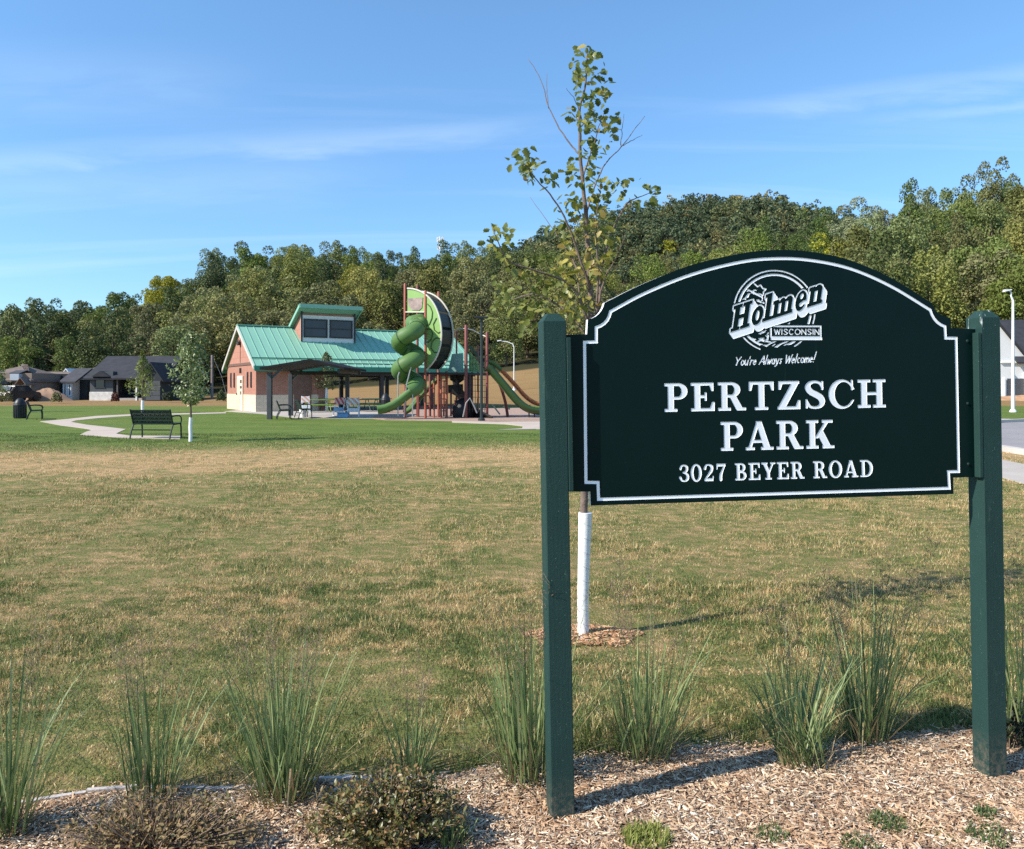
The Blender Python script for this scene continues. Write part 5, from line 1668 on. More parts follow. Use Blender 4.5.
# ------------------------------------------------------------------ benches and bins
t = NT('bench_green')
M_BENCH = t.fin(t.mix(t.noise(t.coord('Object'), 8, 3), (0.010, 0.022, 0.021), (0.018, 0.034, 0.031)), 0.5, 0, 0.25)
def make_bench(label, group=None):
    """metal strap bench, sitter faces +y"""
    e = empty('park_bench', (0, 0, 0), 0, label, 'bench', group)
    W = 1.28
    def strap_panel(name, pts, nvert):
        (y0, z0), (y1, z1) = pts
        mb = MB()
        for k in range(nvert):
            x = -W / 2 + W * (k + .5) / nvert
            mb.bar((x, y0, z0), (x, y1, z1), W / nvert * .86, .006)
        for q in (0, .25, .5, .75, 1):
            y, z = y0 + (y1 - y0) * q, z0 + (z1 - z0) * q
            mb.bar((-W / 2, y, z), (W / 2, y, z), .030 if 0 < q < 1 else .05, .022)
        return mb.build(name, M_BENCH, e)
    strap_panel('backrest', ((-.10, .44), (-.26, .86)), 30)
    strap_panel('seat', ((-.10, .43), (.36, .45)), 22)
    for s in (-1, 1):
        x = s * W / 2
        mb = MB()
        mb.tube([(x, -.28, .0), (x, -.22, .20), (x, -.10, .42), (x, -.17, .62), (x, -.27, .88)], .024, 7)
        mb.tube([(x, .36, 0), (x, .36, .30), (x, .33, .44)], .024, 7)
        mb.tube([(x, -.12, .42), (x, .34, .44)], .022, 7)
        mb.build('side_frame', M_BENCH, e, smooth=True)
        mb = MB(); mb.tube([(x, -.19, .66), (x, .05, .685), (x, .27, .675), (x, .36, .63), (x, .385, .55), (x, .35, .46)], .02, 7); mb.build('armrest', M_BENCH, e, smooth=True)
    mb = MB(); mb.tube([(-W / 2, -.18, .26), (W / 2, -.18, .26)], .018, 6); mb.build('stretcher', M_BENCH, e)
    return e
b1 = make_bench('dark metal bench seen from behind, right beside the slender white-wrapped tree')
p = gd(155, 438.5); b1.location = (p.x, p.y, .012); b1.rotation_euler.z = R(-7)
b2 = copy_tree(b1); b2['label'] = 'dark metal bench beside the black litter bin at the end of the path'
p = gd(33.5, 419.3); b2.location = (p.x, p.y, .0); b2.rotation_euler.z = R(-61)
b3 = copy_tree(b1); b3['label'] = 'left one of two dark metal benches side by side under the steel canopy'
p = gd(282, 419.0); b3.location = (p.x + .05, p.y - .1, .01); b3.rotation_euler.z = R(-72)
b4 = copy_tree(b1); b4['label'] = 'right one of two dark metal benches side by side under the steel canopy'
p = gd(294, 418.2); b4.location = (p.x + .35, p.y + .2, .01); b4.rotation_euler.z = R(-66)
M_BIN = mat('bin_black', (0.018, 0.020, 0.021), 0.45, 0.15, 6)
def litter_bin(px, py, h, label, z=0):
    p = gd(px, py)
    e = empty('litter_bin', (p.x, p.y, z), 0, label, 'litter bin')
    mb = MB(); mb.lathe((0, 0, 0), [(.26, 0), (.27, .04), (.285, h * .62), (.30, h * .66), (.285, h * .70)], 18)
    for k in range(18):
        a = 2 * PI * k / 18; mb.box((.285 * math.cos(a), .285 * math.sin(a), h * .34), (.02, .035, h * .6), rz=a)
    mb.build('bin_body', M_BIN, e)
    mb = MB(); mb.lathe((0, 0, h * .70), [(.285, 0), (.275, .06), (.17, h * .22), (.10, h * .29), (.02, h * .30)], 18); mb.build('bin_lid', M_BIN, e, smooth=True)
    return e
litter_bin(20, 418.3, 1.0, 'black litter bin with domed lid left of the far bench')
litter_bin(265.5, 411.2, 1.05, 'dark litter bin against the shaded brick wall of the shelter', .01)
litter_bin(385.5, 412.6, 1.15, 'dark litter bin under the shelter roof beside the mouth of the spiral slide', .01)

# ------------------------------------------------------------------ parked dark car in front of the brown house, seen end-on
e = empty('parked_car', at(19, 401, 82.5), R(78), 'dark parked car seen end-on before the house at the left edge', 'car')
e.location.z = 0
M_CARP = mat('car_paint', (0.016, 0.016, 0.020), 0.25, 0.1, 2, 0, 1, 0, .6)
prof = [(-2.1, .35), (-2.15, .75), (-2.0, 1.0), (-1.75, 1.08), (-1.35, 1.62), (.45, 1.66), (1.05, 1.08), (2.0, .95), (2.15, .7), (2.1, .35)]
mb = MB(); mb.extrude([(a, -.82, b) for a, b in prof], (0, 1.64, 0)); cb = mb.build('car_body', M_CARP, e)
bm = bmesh.new(); bm.from_mesh(cb.data); bmesh.ops.bevel(bm, geom=[ed for ed in bm.edges if len(ed.link_faces) == 2 and ed.calc_face_angle(0) > .5], offset=.07, segments=2, affect='EDGES'); bm.to_mesh(cb.data); bm.free()
for y_ in (-.80, .80):
    mb = MB(); s = .02 if y_ > 0 else -.02
    mb.extrude([(-1.4, y_, 1.1), (-1.18, y_, 1.52), (.35, y_, 1.55), (.82, y_, 1.1)], (0, s * 1.6, 0)); mb.build('side_window', M_GLASS, e)
mb = MB(); mb.extrude([(-1.80, -.62, 1.10), (-1.47, -.55, 1.56), (-1.47, .55, 1.56), (-1.80, .62, 1.10)], (-.05, 0, .03)); mb.build('rear_window', mat('glare_glass', (.10, .11, .13), .1, .1, 1, 0, 1, 0, .8), e)
for x_ in (-1.35, 1.35):
    for y_ in (-.78, .78):
        mb = MB(); M3 = Matrix.Rotation(R(90), 3, 'X')
        mb.lathe((0, 0, -.1), [(.2, 0), (.32, .0), (.34, .04), (.34, .16), (.32, .20), (.2, .20)], 16)
        mb.v = [tuple(M3 @ Vector(q) + Vector((x_, y_, .34))) for q in mb.v]
        mb.build('wheel', M_BIN, e)
for y_ in (-.62, .62):
    mb = MB(); mb.rbox((-2.14, y_, .86), (.06, .26, .16), .02); mb.build('tail_light', mat('tail_red', (.25, .02, .02), .3), e)
mb = MB(); mb.box((-2.17, .1, .72), (.02, .5, .14)); mb.build('number_plate', M_WHITE, e)

# ------------------------------------------------------------------ picnic tables under and behind the shelter
M_TABLE = mat('table_green', (0.03, 0.10, 0.055), 0.5, 0.15, 6)
M_TABLE_SUNLIT = mat('table_green_sunlit', (0.22, 0.32, 0.06), 0.5, 0.12, 6)  # table green lightened to lime, sunlight put into the colour
def make_table(label, m, group):
    e = empty('picnic_table', (0, 0, 0), 0, label, 'picnic table', group)
    mb = MB()
    for k in range(5): mb.rbox((0, -.30 + .15 * k, .75), (1.83, .13, .05), .008)
    mb.build('tabletop', m, e)
    for s in (-1, 1):
        mb = MB()
        for k in range(2): mb.rbox((0, s * (.66 + .14 * k), .45), (1.83, .125, .05), .008)
        mb.build('seat', m, e)
    for s in (-1, 1):
        mb = MB(); x = s * .68
        mb.tube([(x, -.62, .02), (x, -.2, .70), (x, .2, .70), (x, .62, .02)], .026, 7); mb.tube([(x, -.82, .41), (x, .82, .41)], .024, 7)
        mb.build('leg', m, e)
    return e
tbl = make_table('green picnic table with sunlight painted in as lime on the grass behind the steel canopy, left of the white-wrapped tree', M_TABLE_SUNLIT, None)
p = gd(318, 412.2); tbl.location = (p.x, p.y, 0); tbl.rotation_euler.z = R(22)
M_TAB = [(334, 411.0, 40, M_TABLE, 'green picnic table behind the white-wrapped tree under the shelter roof'), (366, 411.6, 30, M_TABLE, 'green picnic table right of the striped barricades under the shelter roof'), (377, 410.4, 30, M_TABLE, 'farther green picnic table left of the dark litter bin under the shelter roof')]
for px, py, a, m, lab in M_TAB:
    o = make_table(lab, m, 'picnic tables under the shelter roof'); p = gd(px, py); o.location = (p.x, p.y, .01); o.rotation_euler.z = R(a)

# ------------------------------------------------------------------ folding barricades, bucket, crate
def stripes(name, c1, c2, f=4.2):
    t = NT(name); sp = t.sep(t.coord('Object'))
    w = t.math('FRACT', t.math('MULTIPLY', t.math('ADD', sp[0], sp[2]), f))
    c = t.mix(t.math('GREATER_THAN', w, .5), c1, c2)
    return t.fin(c, .5, 0, .3)
M_ST1 = stripes('stripes_red', (.42, .055, .05), (.62, .42, .40), 3.3)
M_ST2 = stripes('stripes_orange', (.80, .40, .26), (.84, .82, .78), 3.6)
M_BLUEP = mat('blue_plastic', (.16, .33, .52), .5, .1, 4)
def barricade(px, py, rz, m1, m2, label, w=.62, h=1.02):
    p = gd(px, py)
    e = empty('folding_barricade', (p.x, p.y, .01), rz, label, 'barricade')
    for s in (-1, 1):
        mb = MB()
        for x in (-w / 2 + .03, w / 2 - .03): mb.bar((x, s * .27, 0), (x, s * .02, h), .045, .03)
        mb.bar((-w / 2, s * .20, .28), (w / 2, s * .20, .28), .03, .05)
        fr = mb.build('leg_frame', M_WHITE, e)
    mb = MB(); M3 = Matrix.Rotation(R(-13), 3, 'X')
    mb.rbox((0, -.105, .80), (w, .03, .36), .01, mat=M3); mb.build('striped_board', m1, e)
    mb = MB(); mb.rbox((0, -.20, .36), (w, .03, .2), .01, mat=M3); mb.build('lower_board', m2, e)
    return e
barricade(353.5, 417.0, R(6), M_ST2, M_WHITE, 'white folding barricade with pale orange stripes on the concrete slab')
barricade(341, 416.2, R(-28), M_ST1, M_BLUEP, 'folding barricade with dark red stripes and a blue lower board', .66, .95)
barricade(305.5, 413.2, R(24), M_ST2, M_WHITE, 'small white barricade behind the two benches under the canopy', .48, 1.0)
p = gd(303, 417.3)
e = empty('white_bucket', (p.x, p.y, .01), 0, 'white bucket standing on the slab right of the two benches', 'bucket')
mb = MB(); mb.lathe((0, 0, 0), [(.15, 0), (.155, .02), (.18, .36), (.195, .37), (.195, .40), (.17, .40), (.15, .05)], 16); mb.build('pail', M_WHITE, e, smooth=True)
mb = MB(); mb.tube([(-.19, 0, .36), (-.15, -.1, .24), (0, -.2, .17), (.15, -.1, .24), (.19, 0, .36)], .008, 5); mb.build('handle', M_COLUMN, e)
p = gd(343, 418.0)
e = empty('storage_crate', (p.x, p.y, .01), R(4), 'low pale blue crate at the foot of the striped barricades', 'crate')
mb = MB(); mb.rbox((0, 0, .12), (.55, .3, .24), .03); mb.build('crate_body', M_BLUEP, e)
mb = MB(); mb.rbox((0, 0, .255), (.6, .34, .035), .012); mb.build('lid', M_BLUEP, e)
# ------------------------------------------------------------------ playground structure
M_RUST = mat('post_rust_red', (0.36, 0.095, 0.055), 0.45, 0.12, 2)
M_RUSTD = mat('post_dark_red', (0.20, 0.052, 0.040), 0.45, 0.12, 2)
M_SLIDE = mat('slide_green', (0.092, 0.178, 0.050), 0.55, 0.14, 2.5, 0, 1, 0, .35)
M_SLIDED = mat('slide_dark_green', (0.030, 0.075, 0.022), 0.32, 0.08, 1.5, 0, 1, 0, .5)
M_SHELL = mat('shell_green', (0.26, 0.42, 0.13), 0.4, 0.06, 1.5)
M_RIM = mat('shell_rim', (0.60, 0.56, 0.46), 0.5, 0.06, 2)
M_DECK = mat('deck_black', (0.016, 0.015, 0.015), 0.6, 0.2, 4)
M_SHELL_SHADE = mat('shell_painted_shade', (0.020, 0.024, 0.016), 0.5, 0.2, 2)  # shell colour darkened to stand in for shade on its far side
M_STEEL = mat('galvanised', (0.42, 0.42, 0.41), 0.4, 0.1, 3, 0, 1, .6)
M_ORANGE = mat('slide_orange', (0.50, 0.17, 0.06), 0.4, 0.08, 2)
M_NET = mat('net_rope', (0.035, 0.025, 0.022), 0.7, 0.2, 8)
PD = 40.0
PO = Vector((-3.75, 40.0, 0))
play = empty('playground_tower', PO, 0, 'playground tower with green spiral tube slide and round turtle shell panels', 'playground')
def P(px, py, d=PD):
    v = at(px, py, d) - PO
    return v
def zpx(py, d=PD): return EYE + (HOR - py) / F * d
def post(px, d, top, m=M_RUST, r=.065, z0=-.2, label=None):
    v = P(px, 400, d); zt = zpx(top, d)
    mb = MB(); mb.tube([(v.x, v.y, z0), (v.x, v.y, zt - .04), (v.x, v.y, zt)], [r, r, r * .75], 10)
    return mb.build('post', m, play, smooth=True)
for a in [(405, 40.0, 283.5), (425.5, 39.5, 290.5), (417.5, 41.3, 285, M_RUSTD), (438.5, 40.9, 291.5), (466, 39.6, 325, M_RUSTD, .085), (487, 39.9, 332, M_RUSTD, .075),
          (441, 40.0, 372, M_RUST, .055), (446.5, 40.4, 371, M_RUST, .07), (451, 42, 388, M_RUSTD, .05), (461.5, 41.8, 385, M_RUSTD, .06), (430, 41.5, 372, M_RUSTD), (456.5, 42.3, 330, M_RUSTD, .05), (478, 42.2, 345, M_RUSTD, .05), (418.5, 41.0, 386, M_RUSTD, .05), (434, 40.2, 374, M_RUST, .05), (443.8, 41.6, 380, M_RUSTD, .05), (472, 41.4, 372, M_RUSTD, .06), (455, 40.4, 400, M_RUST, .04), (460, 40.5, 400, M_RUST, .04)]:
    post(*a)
# decks
def deck(pts, z, th=.10):
    mb = MB(); mb.extrude([(p[0], p[1], z - th) for p in pts], (0, 0, th)); return mb.build('deck', M_DECK, play)
A_, B_, C_2, D_ = P(405, 0, 40.0), P(425.5, 0, 39.5), P(417.5, 0, 41.3), P(438.5, 0, 40.9)
z_hi = zpx(331)
z_lo = zpx(372.5)
deck([A_, B_, D_, C_2], z_hi)
E_, F_ = P(466, 0, 39.6), P(487, 0, 39.9)
deck([B_ + Vector((0, -.05, 0)), E_ + Vector((0, -.05, 0)), P(478, 0, 42.2), D_], z_lo)
deck([E_ + Vector((.02, -.04, 0)), F_ + Vector((.1, -.04, 0)), P(490, 0, 42), P(478, 0, 42.1)], z_lo - .03)
# turtle shell: two D-shaped side panels with the curved back between them
def shell_pt(px, py, off):
    """point in the vertical plane through posts A and B; off pushes it to the far panel"""
    n = (B_ - A_); n.z = 0
    base = A_ + PO
    r_ = Vector(((px - 512) / F, 1, (HOR - py) / F))
    nn = Vector((n.y, -n.x, 0)).normalized()
    k = nn.dot(base - Vector((0, 0, EYE))) / nn.dot(r_)
    return Vector((0, 0, EYE)) + r_ * k - PO + off
far = (C_2 - A_) * .98; far.z = 0
arc_px = [(407.5, 288.5), (414, 289.2), (422, 292.2), (429.5, 298), (435.5, 306.5), (439.5, 317), (441.5, 329), (441.2, 341), (438.5, 352.5), (433.5, 362), (426.5, 370)]
q_, _ = spl([(a, b, 1) for a, b in arc_px], 4)
arcF = [shell_pt(a, b, Vector((0, 0, 0))) for a, b in q_]
nrm = far.normalized()
def panel_xy(pt): return pt
edge_px = [(427, 371), (427, 340), (424.5, 331), (424.5, 313), (407.5, 312)]
fullF = arcF + [shell_pt(a, b, Vector((0, 0, 0))) for a, b in edge_px]
mb = MB(); mb.extrude(fullF, nrm * .05); pf = mb.build('shell_panel', M_SHELL, play)
mb = MB(); mb.tube([p - nrm * .01 for p in arcF], .045, 7); mb.build('shell_rim', M_RIM, play, smooth=True)
fullB = [p + far for p in arcF] + [shell_pt(a, b, far) for a, b in [(427, 371), (416, 340), (407.5, 312)]]
mb = MB(); mb.extrude(fullB, nrm * .05); tag(mb.build('shell_panel', M_SHELL_SHADE, play), 'far shell panel with shade painted in as a dark colour')
mb = MB(); mb.tube([p + far for p in arcF], .045, 7); mb.build('shell_rim', M_RIM, play, smooth=True)
mb = MB(); k0, k1 = 10, len(arcF)
for i in range(k0, k1 - 1):
    a, b = arcF[i], arcF[i + 1]
    if i % 6 == 5: continue
    c_ = (arcF[0] + arcF[-1]) / 2
    inn = lambda p: p + (c_ - p).normalized() * .06
    mb.extrude([inn(a) + nrm * .06, inn(b) + nrm * .06, inn(b) + far, inn(a) + far], (c_ - a).normalized() * .03)
mb.build('shell_back', M_SHELL_SHADE, play)
# hexagon lines of the shell
mb = MB()
hexes = [[(427.5, 304), (430.5, 307), (432.5, 312), (432, 318), (429.5, 324), (426.5, 326)], [(436.5, 318), (433.5, 324), (434.5, 330), (438, 333), (440.5, 332)], [(426.5, 329), (431, 329), (433, 334), (431, 340), (428.5, 342), (426.5, 342)], [(440.5, 338), (436, 338), (432, 342), (431, 348), (434, 352), (437.5, 353)]]
for hx_ in hexes:
    mb.tube([shell_pt(a, b, -nrm * .012) for a, b in hx_], .030, 5)
mb.build('shell_groove', mat('groove_dark', (.05, .10, .03), .5), pf)
# upper panel with the faded picture, rails
mb = MB(); mb.extrude([shell_pt(a, b, -nrm * .03) for a, b in [(408, 298.5), (423, 297.5), (422, 308), (419, 310.5), (412, 310), (409, 306)]], nrm * .02); mb.build('window_panel', mat('faded_pink', (.34, .25, .22), .5, .35, 4), pf)
for py in (312.2,):
    mb = MB(); mb.tube([shell_pt(406, py, -nrm * .05), shell_pt(425, py, -nrm * .05)], .035, 6); mb.build('rail', M_RIM, play)
# spiral tube slide
sx_, sy_ = P(408.2, 0, 38.9).x, P(408.2, 0, 38.9).y
pts_s, n_ = [], 96
z_a, z_b = zpx(325), zpx(391)
turns = 2.42
hr = .43
for i in range(n_ + 1):
    q = i / n_
    ph = R(70) - q * turns * 2 * PI
    pts_s.append(Vector((sx_ + hr * math.cos(ph), sy_ + hr * math.sin(ph), z_a + (z_b - z_a) * q)))
mb = MB(); rs_ = .405
mb.tube(pts_s, rs_, 16, cap=False)
mb.build('tube_slide', M_SLIDE, play, smooth='all', fix=False)
mb = MB(); mb.tube([Vector((sx_ + .62, sy_ + 1.2, z_a + .12)), Vector((sx_ + .45, sy_ + .75, z_a + .06)), pts_s[0], pts_s[2]], [.50, .47, rs_ + .01, rs_ + .01], 16, cap=False); mb.build('slide_hood', M_SLIDE, play, smooth='all', fix=False)
mb = MB()
for i in range(8, n_, 13):
    d_ = (pts_s[i + 1] - pts_s[i - 1]).normalized() * .025
    mb.tube([pts_s[i] - d_, pts_s[i] + d_], rs_ + .022, 16)
mb.build('slide_flange', M_SLIDED, play)
# open run-out of the spiral
end = pts_s[-1]; dir_ = (pts_s[-1] - pts_s[-3]); dir_.z = 0; dir_.normalize()
def chute(name, path, w, depth, m, th=.03):
    """U-shaped open slide along a path"""
    mb = MB(); sec = []
    for k in range(9):
        a = PI * k / 8
        sec.append((-math.cos(a) * w / 2, -math.sin(a) ** .7 * depth))
    out = sec + [(x * (1 - th * 2 / w), y + th) for x, y in sec[::-1]]
    out[9] = (sec[-1][0] - th, sec[-1][1]); out[-1] = (sec[0][0] + th, sec[0][1])
    m_ = len(out); V = []
    for i, p in enumerate(path):
        t_ = (path[min(i + 1, len(path) - 1)] - path[max(i - 1, 0)]).normalized()
        s_ = t_.cross(Vector((0, 0, 1))).normalized(); u_ = s_.cross(t_)
        V += [p + s_ * a + u_ * b for a, b in out]
    Fs_ = []
    for i in range(len(path) - 1):
        for k in range(m_):
            k2 = (k + 1) % m_
            Fs_.append((i * m_ + k, i * m_ + k2, (i + 1) * m_ + k2, (i + 1) * m_ + k))
    mb.add(V, Fs_)
    return mb.build(name, m, play, smooth='all')
left = Vector((-.93, -.18, 0)).normalized()
path = [end + Vector((0, 0, .12)), end + left * .4 + Vector((0, 0, -.20)), end + left * .8 + Vector((0, 0, -.50)), end + left * 1.15 + Vector((0, 0, -.64)), end + left * 1.5 + Vector((0, 0, -.70))]
for i_, p_ in enumerate(path): p_.z = max(p_.z, .42)
chute('slide_exit', path, .86, .42, M_SLIDE)
# grey support bars beside the spiral
for pl in ([(398, 416), (398, 376), (399.5, 372)], [(404, 417), (406.5, 385), (411, 367)], [(412.5, 417), (412.5, 392)]):
    mb = MB(); mb.tube([P(a, b, 38.2) for a, b in pl], .03, 7); mb.build('support_bar', M_STEEL, play, smooth=True)
# small straight slide behind the posts
mbp = [P(437, 378, 42.0), P(428, 386, 41.8), P(418, 397, 41.6), P(409, 408, 41.4), P(404, 411, 41.3)]
chute('small_slide', mbp, .6, .22, M_SLIDE)
# ladders and rungs
mb = MB()
for k in range(7): 
    z = .35 + .3 * k
    mb.tube([P(441, 0, 40.0) * 1.0 * Vector((1, 1, 0)) + Vector((0, 0, z)) if False else Vector((P(441, 0, 40.0).x, P(441, 0, 40.0).y, z)), Vector((P(446.5, 0, 40.4).x, P(446.5, 0, 40.4).y, z))], .022, 6)
mb.build('ladder_rung', M_RUST, play)
for za_, zb_, pa, pb in ((.5, .5, (418.5, 41.0), (430, 41.5)), (1.1, 1.1, (418.5, 41.0), (430, 41.5)), (.62, .62, (446.5, 40.4), (461.5, 41.8)), (1.25, 1.25, (446.5, 40.4), (461.5, 41.8))):
    va_, vb_ = P(pa[0], 0, pa[1]), P(pb[0], 0, pb[1])
    mb = MB(); mb.tube([(va_.x, va_.y, za_), (vb_.x, vb_.y, zb_)], .022, 6); mb.build('rail', M_RUSTD, play)
for z_ in (.3, .62, .95):
    va_, vb_ = P(455, 0, 40.4), P(460, 0, 40.5)
    mb = MB(); mb.tube([(va_.x, va_.y, z_), (vb_.x, vb_.y, z_)], .02, 6); mb.build('rail', M_RUST, play)
for z_ in (.75, 1.5):
    va_, vb_ = P(425.5, 0, 39.5), P(434, 0, 40.2)
    mb = MB(); mb.tube([(va_.x, va_.y, z_), (vb_.x, vb_.y, z_)], .022, 6); mb.build('rail', M_RUST, play)
# arched top rails between the right posts
mb = MB(); mb.tube([P(455, 331.5, 41.5), P(459, 328.8, 41), P(466, 328.5, 39.7), P(473, 330, 40.4), P(480, 334, 41.2), P(487, 337, 40)], .03, 7); mb.build('arch_rail', M_RIM, play, smooth=True)
# green net-backed gable panels and bubble panel on the lower deck
mb = MB(); mb.extrude([P(469, 350, 41.4), P(486, 371.5, 41.2), P(469, 371.5, 41.4)], (0, .06, 0)); mb.build('gable_panel', M_SHELL, play)
mb = MB(); mb.extrude([P(468, 346, 40.4), P(471, 345.5, 40.4), P(484, 362, 40.2), P(484, 367, 40.2)], (0, .06, 0)); mb.build('slide_canopy', M_SLIDED, play)
mb = MB(); mb.extrude([P(452, 354, 40.7), P(463, 353, 40.6), P(463.5, 371.5, 40.6), P(448, 371.5, 40.7)], (0, .05, 0)); mb.build('pale_panel', mat('pale_teal', (.20, .34, .29), .4, .15, 2), play)
mb = MB()
for px in range(470, 486, 3): mb.tube([P(px, 347 + (px - 470) * .5, 39.75), P(px, 371.5, 39.75)], .014, 5)
for py in (352, 358, 364): mb.tube([P(469, py, 39.75), P(486, py, 39.75)], .014, 5)
mb.build('safety_net', M_NET, play)
mb = MB()
for k, px in enumerate(range(469, 487, 3)): mb.tube([P(px, 374, 39.9), P(px + .5, 412, 39.5)], .014, 5)
for py in range(379, 413, 6): mb.tube([P(468, py, 39.8), P(486, py + .5, 39.7)], .014, 5)
mb.build('climbing_net', M_NET, play)
# black curved climbing wall under the deck
mb = MB()
cw_ = [P(455, 376, 40.6), P(462, 388, 40.5), P(468, 398, 40.2), P(476, 408, 39.8), P(493, 416.5, 39.4)]
cw2 = [P(452, 378, 41.6), P(455, 392, 41.5), P(463, 404, 41.2), P(468, 413, 40.8), P(474, 417.5, 40.5)]
for i in range(4):
    mb.extrude([cw_[i], cw_[i + 1], cw2[i + 1], cw2[i]], (0, .0, -.10))
mb.build('climbing_wall', M_DECK, play)
mb = MB(); mb.lathe(P(464, 417, 40.6) * Vector((1, 1, 0)), [(.55, 0), (.62, .2), (.58, .55), (.42, .85), (.12, .98)], 14); mb.build('crawl_dome', M_DECK, play, smooth=True)
for pl in ([(450, 380), (458, 384), (464, 380)], [(448, 392), (456, 396), (463, 391)]):
    mb = MB(); mb.extrude([P(a, b, 41.0) for a, b in pl] + [P(pl[2][0], pl[2][1] - 7, 41.0), P(pl[0][0], pl[0][1] - 7, 41.0)], (0, .08, 0)); mb.build('under_panel', M_DECK, play)
mb = MB(); mb.tube([P(463, 417, 39.0), P(466, 403, 38.9), P(470, 398, 38.9), P(473, 404, 38.9), P(477, 413, 39.0)], .035, 7); mb.build('step_handle', M_STEEL, play, smooth=True)
# right slide with its long wave, orange slide beside it
qs, _ = spl([(487, 363.5, 1), (492, 366, 1), (499, 373.5, 1), (507, 383, 1), (514, 391.5, 1), (521, 399, 1), (529, 404.5, 1), (537, 406.5, 1), (546, 406.8, 1)], 4)
chute('wave_slide', [P(a, b + 1, 40.0 + .5 * i / len(qs)) for i, (a, b) in enumerate(qs)], .72, .36, M_SLIDED)
qs, _ = spl([(490, 360, 1), (498, 364.5, 1), (508, 374, 1), (518, 385, 1), (527, 395, 1), (536, 401, 1), (546, 403, 1)], 4)
chute('orange_slide', [P(a, b, 41.3) for a, b in qs[6:]], .6, .22, M_ORANGE)
chute('slide_start', [P(a, b, 41.3) for a, b in qs[:7]], .6, .22, M_SLIDE)
for px in (529, 534.5, 541):
    mb = MB(); v = P(px, 0, 40.4); mb.tube([(v.x, v.y, -.1), (v.x, v.y, zpx(407))], .035, 7); mb.build('slide_leg', M_POLED, play)
# orange climbing arm leaning out to the right
qs, _ = spl([(488, 369, 1), (494, 375, 1), (499.5, 384, 1), (502.5, 392, 1)], 5)
mb = MB(); mb.tube([P(a, b, 41) for a, b in qs], .075, 8); mb.build('climbing_arm', mat('arm_orange', (.52, .13, .07), .45), play, smooth=True)
qs, _ = spl([(502.5, 392, 1), (505.5, 403, 1), (508, 418, 1)], 5)
mb = MB(); mb.tube([P(a, b, 40.98) for a, b in qs], .075, 8); tag(mb.build('climbing_arm', M_RUSTD, play, smooth=True), 'dark red lower end of the climbing arm')
for a, b in (((492, 404), (500, 414.5)), ((503, 407), (510, 409))):
    mb = MB(); mb.tube([P(*a, 42.0), P(*b, 42.0)], .045, 6); mb.build('balance_bar', mat('bar_cream', (.62, .56, .36), .5), play)

# ------------------------------------------------------------------ young staked trees with white trunk wraps
M_WRAP = mat('trunk_wrap', (0.80, 0.80, 0.78), 0.7, 0.08, 14, .3, 30)
LEAFY = leaf_mat('leaf_young', [(0.10, .15, .04), (.17, .23, .07), (.27, .32, .12), (.45, .46, .28)], .45, .2, .45)
LEAFY2 = leaf_mat('leaf_young_yellow', [(0.11, .14, .03), (.19, .22, .05), (.28, .30, .09)], .5, .25, .3)
LEAFY3 = leaf_mat('leaf_young_dull', [(0.07, .09, .03), (.13, .145, .05), (.20, .20, .08)], .5, .2, .3)
def young_tree(px, pyb, pyt, pyc, hw_px, pywrap, lm, label, seed, nleaf, leaf, shape, r0=.035, z=0):
    p = gd(px, pyb); d = p.y
    e = empty('young_tree', p, 0, label, 'young tree')
    h = EYE + (HOR - pyt) / F * d; zc_ = EYE + (HOR - pyc) / F * d; zw = EYE + (HOR - pywrap) / F * d
    W = hw_px / F * d
    r = np.random.default_rng(seed)
    mb = MB(); mb.tube([(0, 0, -.1), (.01, 0, zw), (.0, .01, zc_), (.02, 0, h * .93)], [r0, r0 * .9, r0 * .75, r0 * .15], 8)
    br = []
    for k in range(24):
        q = r.uniform(0, .9); z0 = zc_ + (h - zc_) * q
        a = r.uniform(0, 2 * PI); prof_ = np.interp(q, *shape)
        L = W * prof_ * r.uniform(.6, .95)
        tip = Vector((math.cos(a) * L, math.sin(a) * L, z0 + L * .75))
        mb.tube([(0, 0, z0), (tip.x * .5, tip.y * .5, z0 + L * .3), tip], [r0 * .3, r0 * .2, r0 * .06], 5)
        br.append((Vector((0, 0, z0)), tip))
    mb.build('trunk', M_BARK, e)
    mb = MB(); mb.tube([(0, 0, 0), (.004, 0, zw * .3), (-.004, 0, zw * .6), (.01, 0, zw)], [r0 * 1.45, r0 * 1.4, r0 * 1.4, r0 * 1.35], 10); mb.build('trunk_wrap', M_WRAP, e, smooth=True)
    n = nleaf
    q = r.uniform(0, 1, n); a = r.uniform(0, 2 * PI, n)
    prof_ = np.interp(q, *shape)
    rr_ = W * prof_ * np.sqrt(r.uniform(.05, 1, n)) * (1 + .22 * np.sin(a * 3 + q * 9) + .15 * np.sin(a * 7 - q * 17))
    C = np.stack([np.cos(a) * rr_, np.sin(a) * rr_, zc_ + (h - zc_) * q + r.normal(0, .05, n) * W], -1)
    # leave gaps: drop leaves where a coarse field is low
    gsel = np.sin(C[:, 0] * 5.2 / W + 1) + np.sin(C[:, 1] * 6.1 / W + seed) + np.sin(C[:, 2] * 5.7 / W + 2 * seed)
    C = C[gsel > -1.2]
    V = leaf_quads(r, C, np.tile([0, -.2, .6], (len(C), 1)), leaf, 1.0, .6)
    link_mesh('crown', np_mesh('crown', V, np.arange(len(V)).reshape(-1, 4), lm), e)
    return e
OVAL = ([0, .12, .4, .7, .9, 1], [.35, .8, 1.0, .8, .45, .12])
PYR = ([0, .1, .3, .55, .8, 1], [.5, 1.0, .85, .55, .28, .06])
young_tree(190.5, 441.5, 333, 404, 19, 417.5, LEAFY, 'slender oval-crowned young tree with white trunk wrap right of the dark bench', 3, 2600, .105, OVAL, .036)
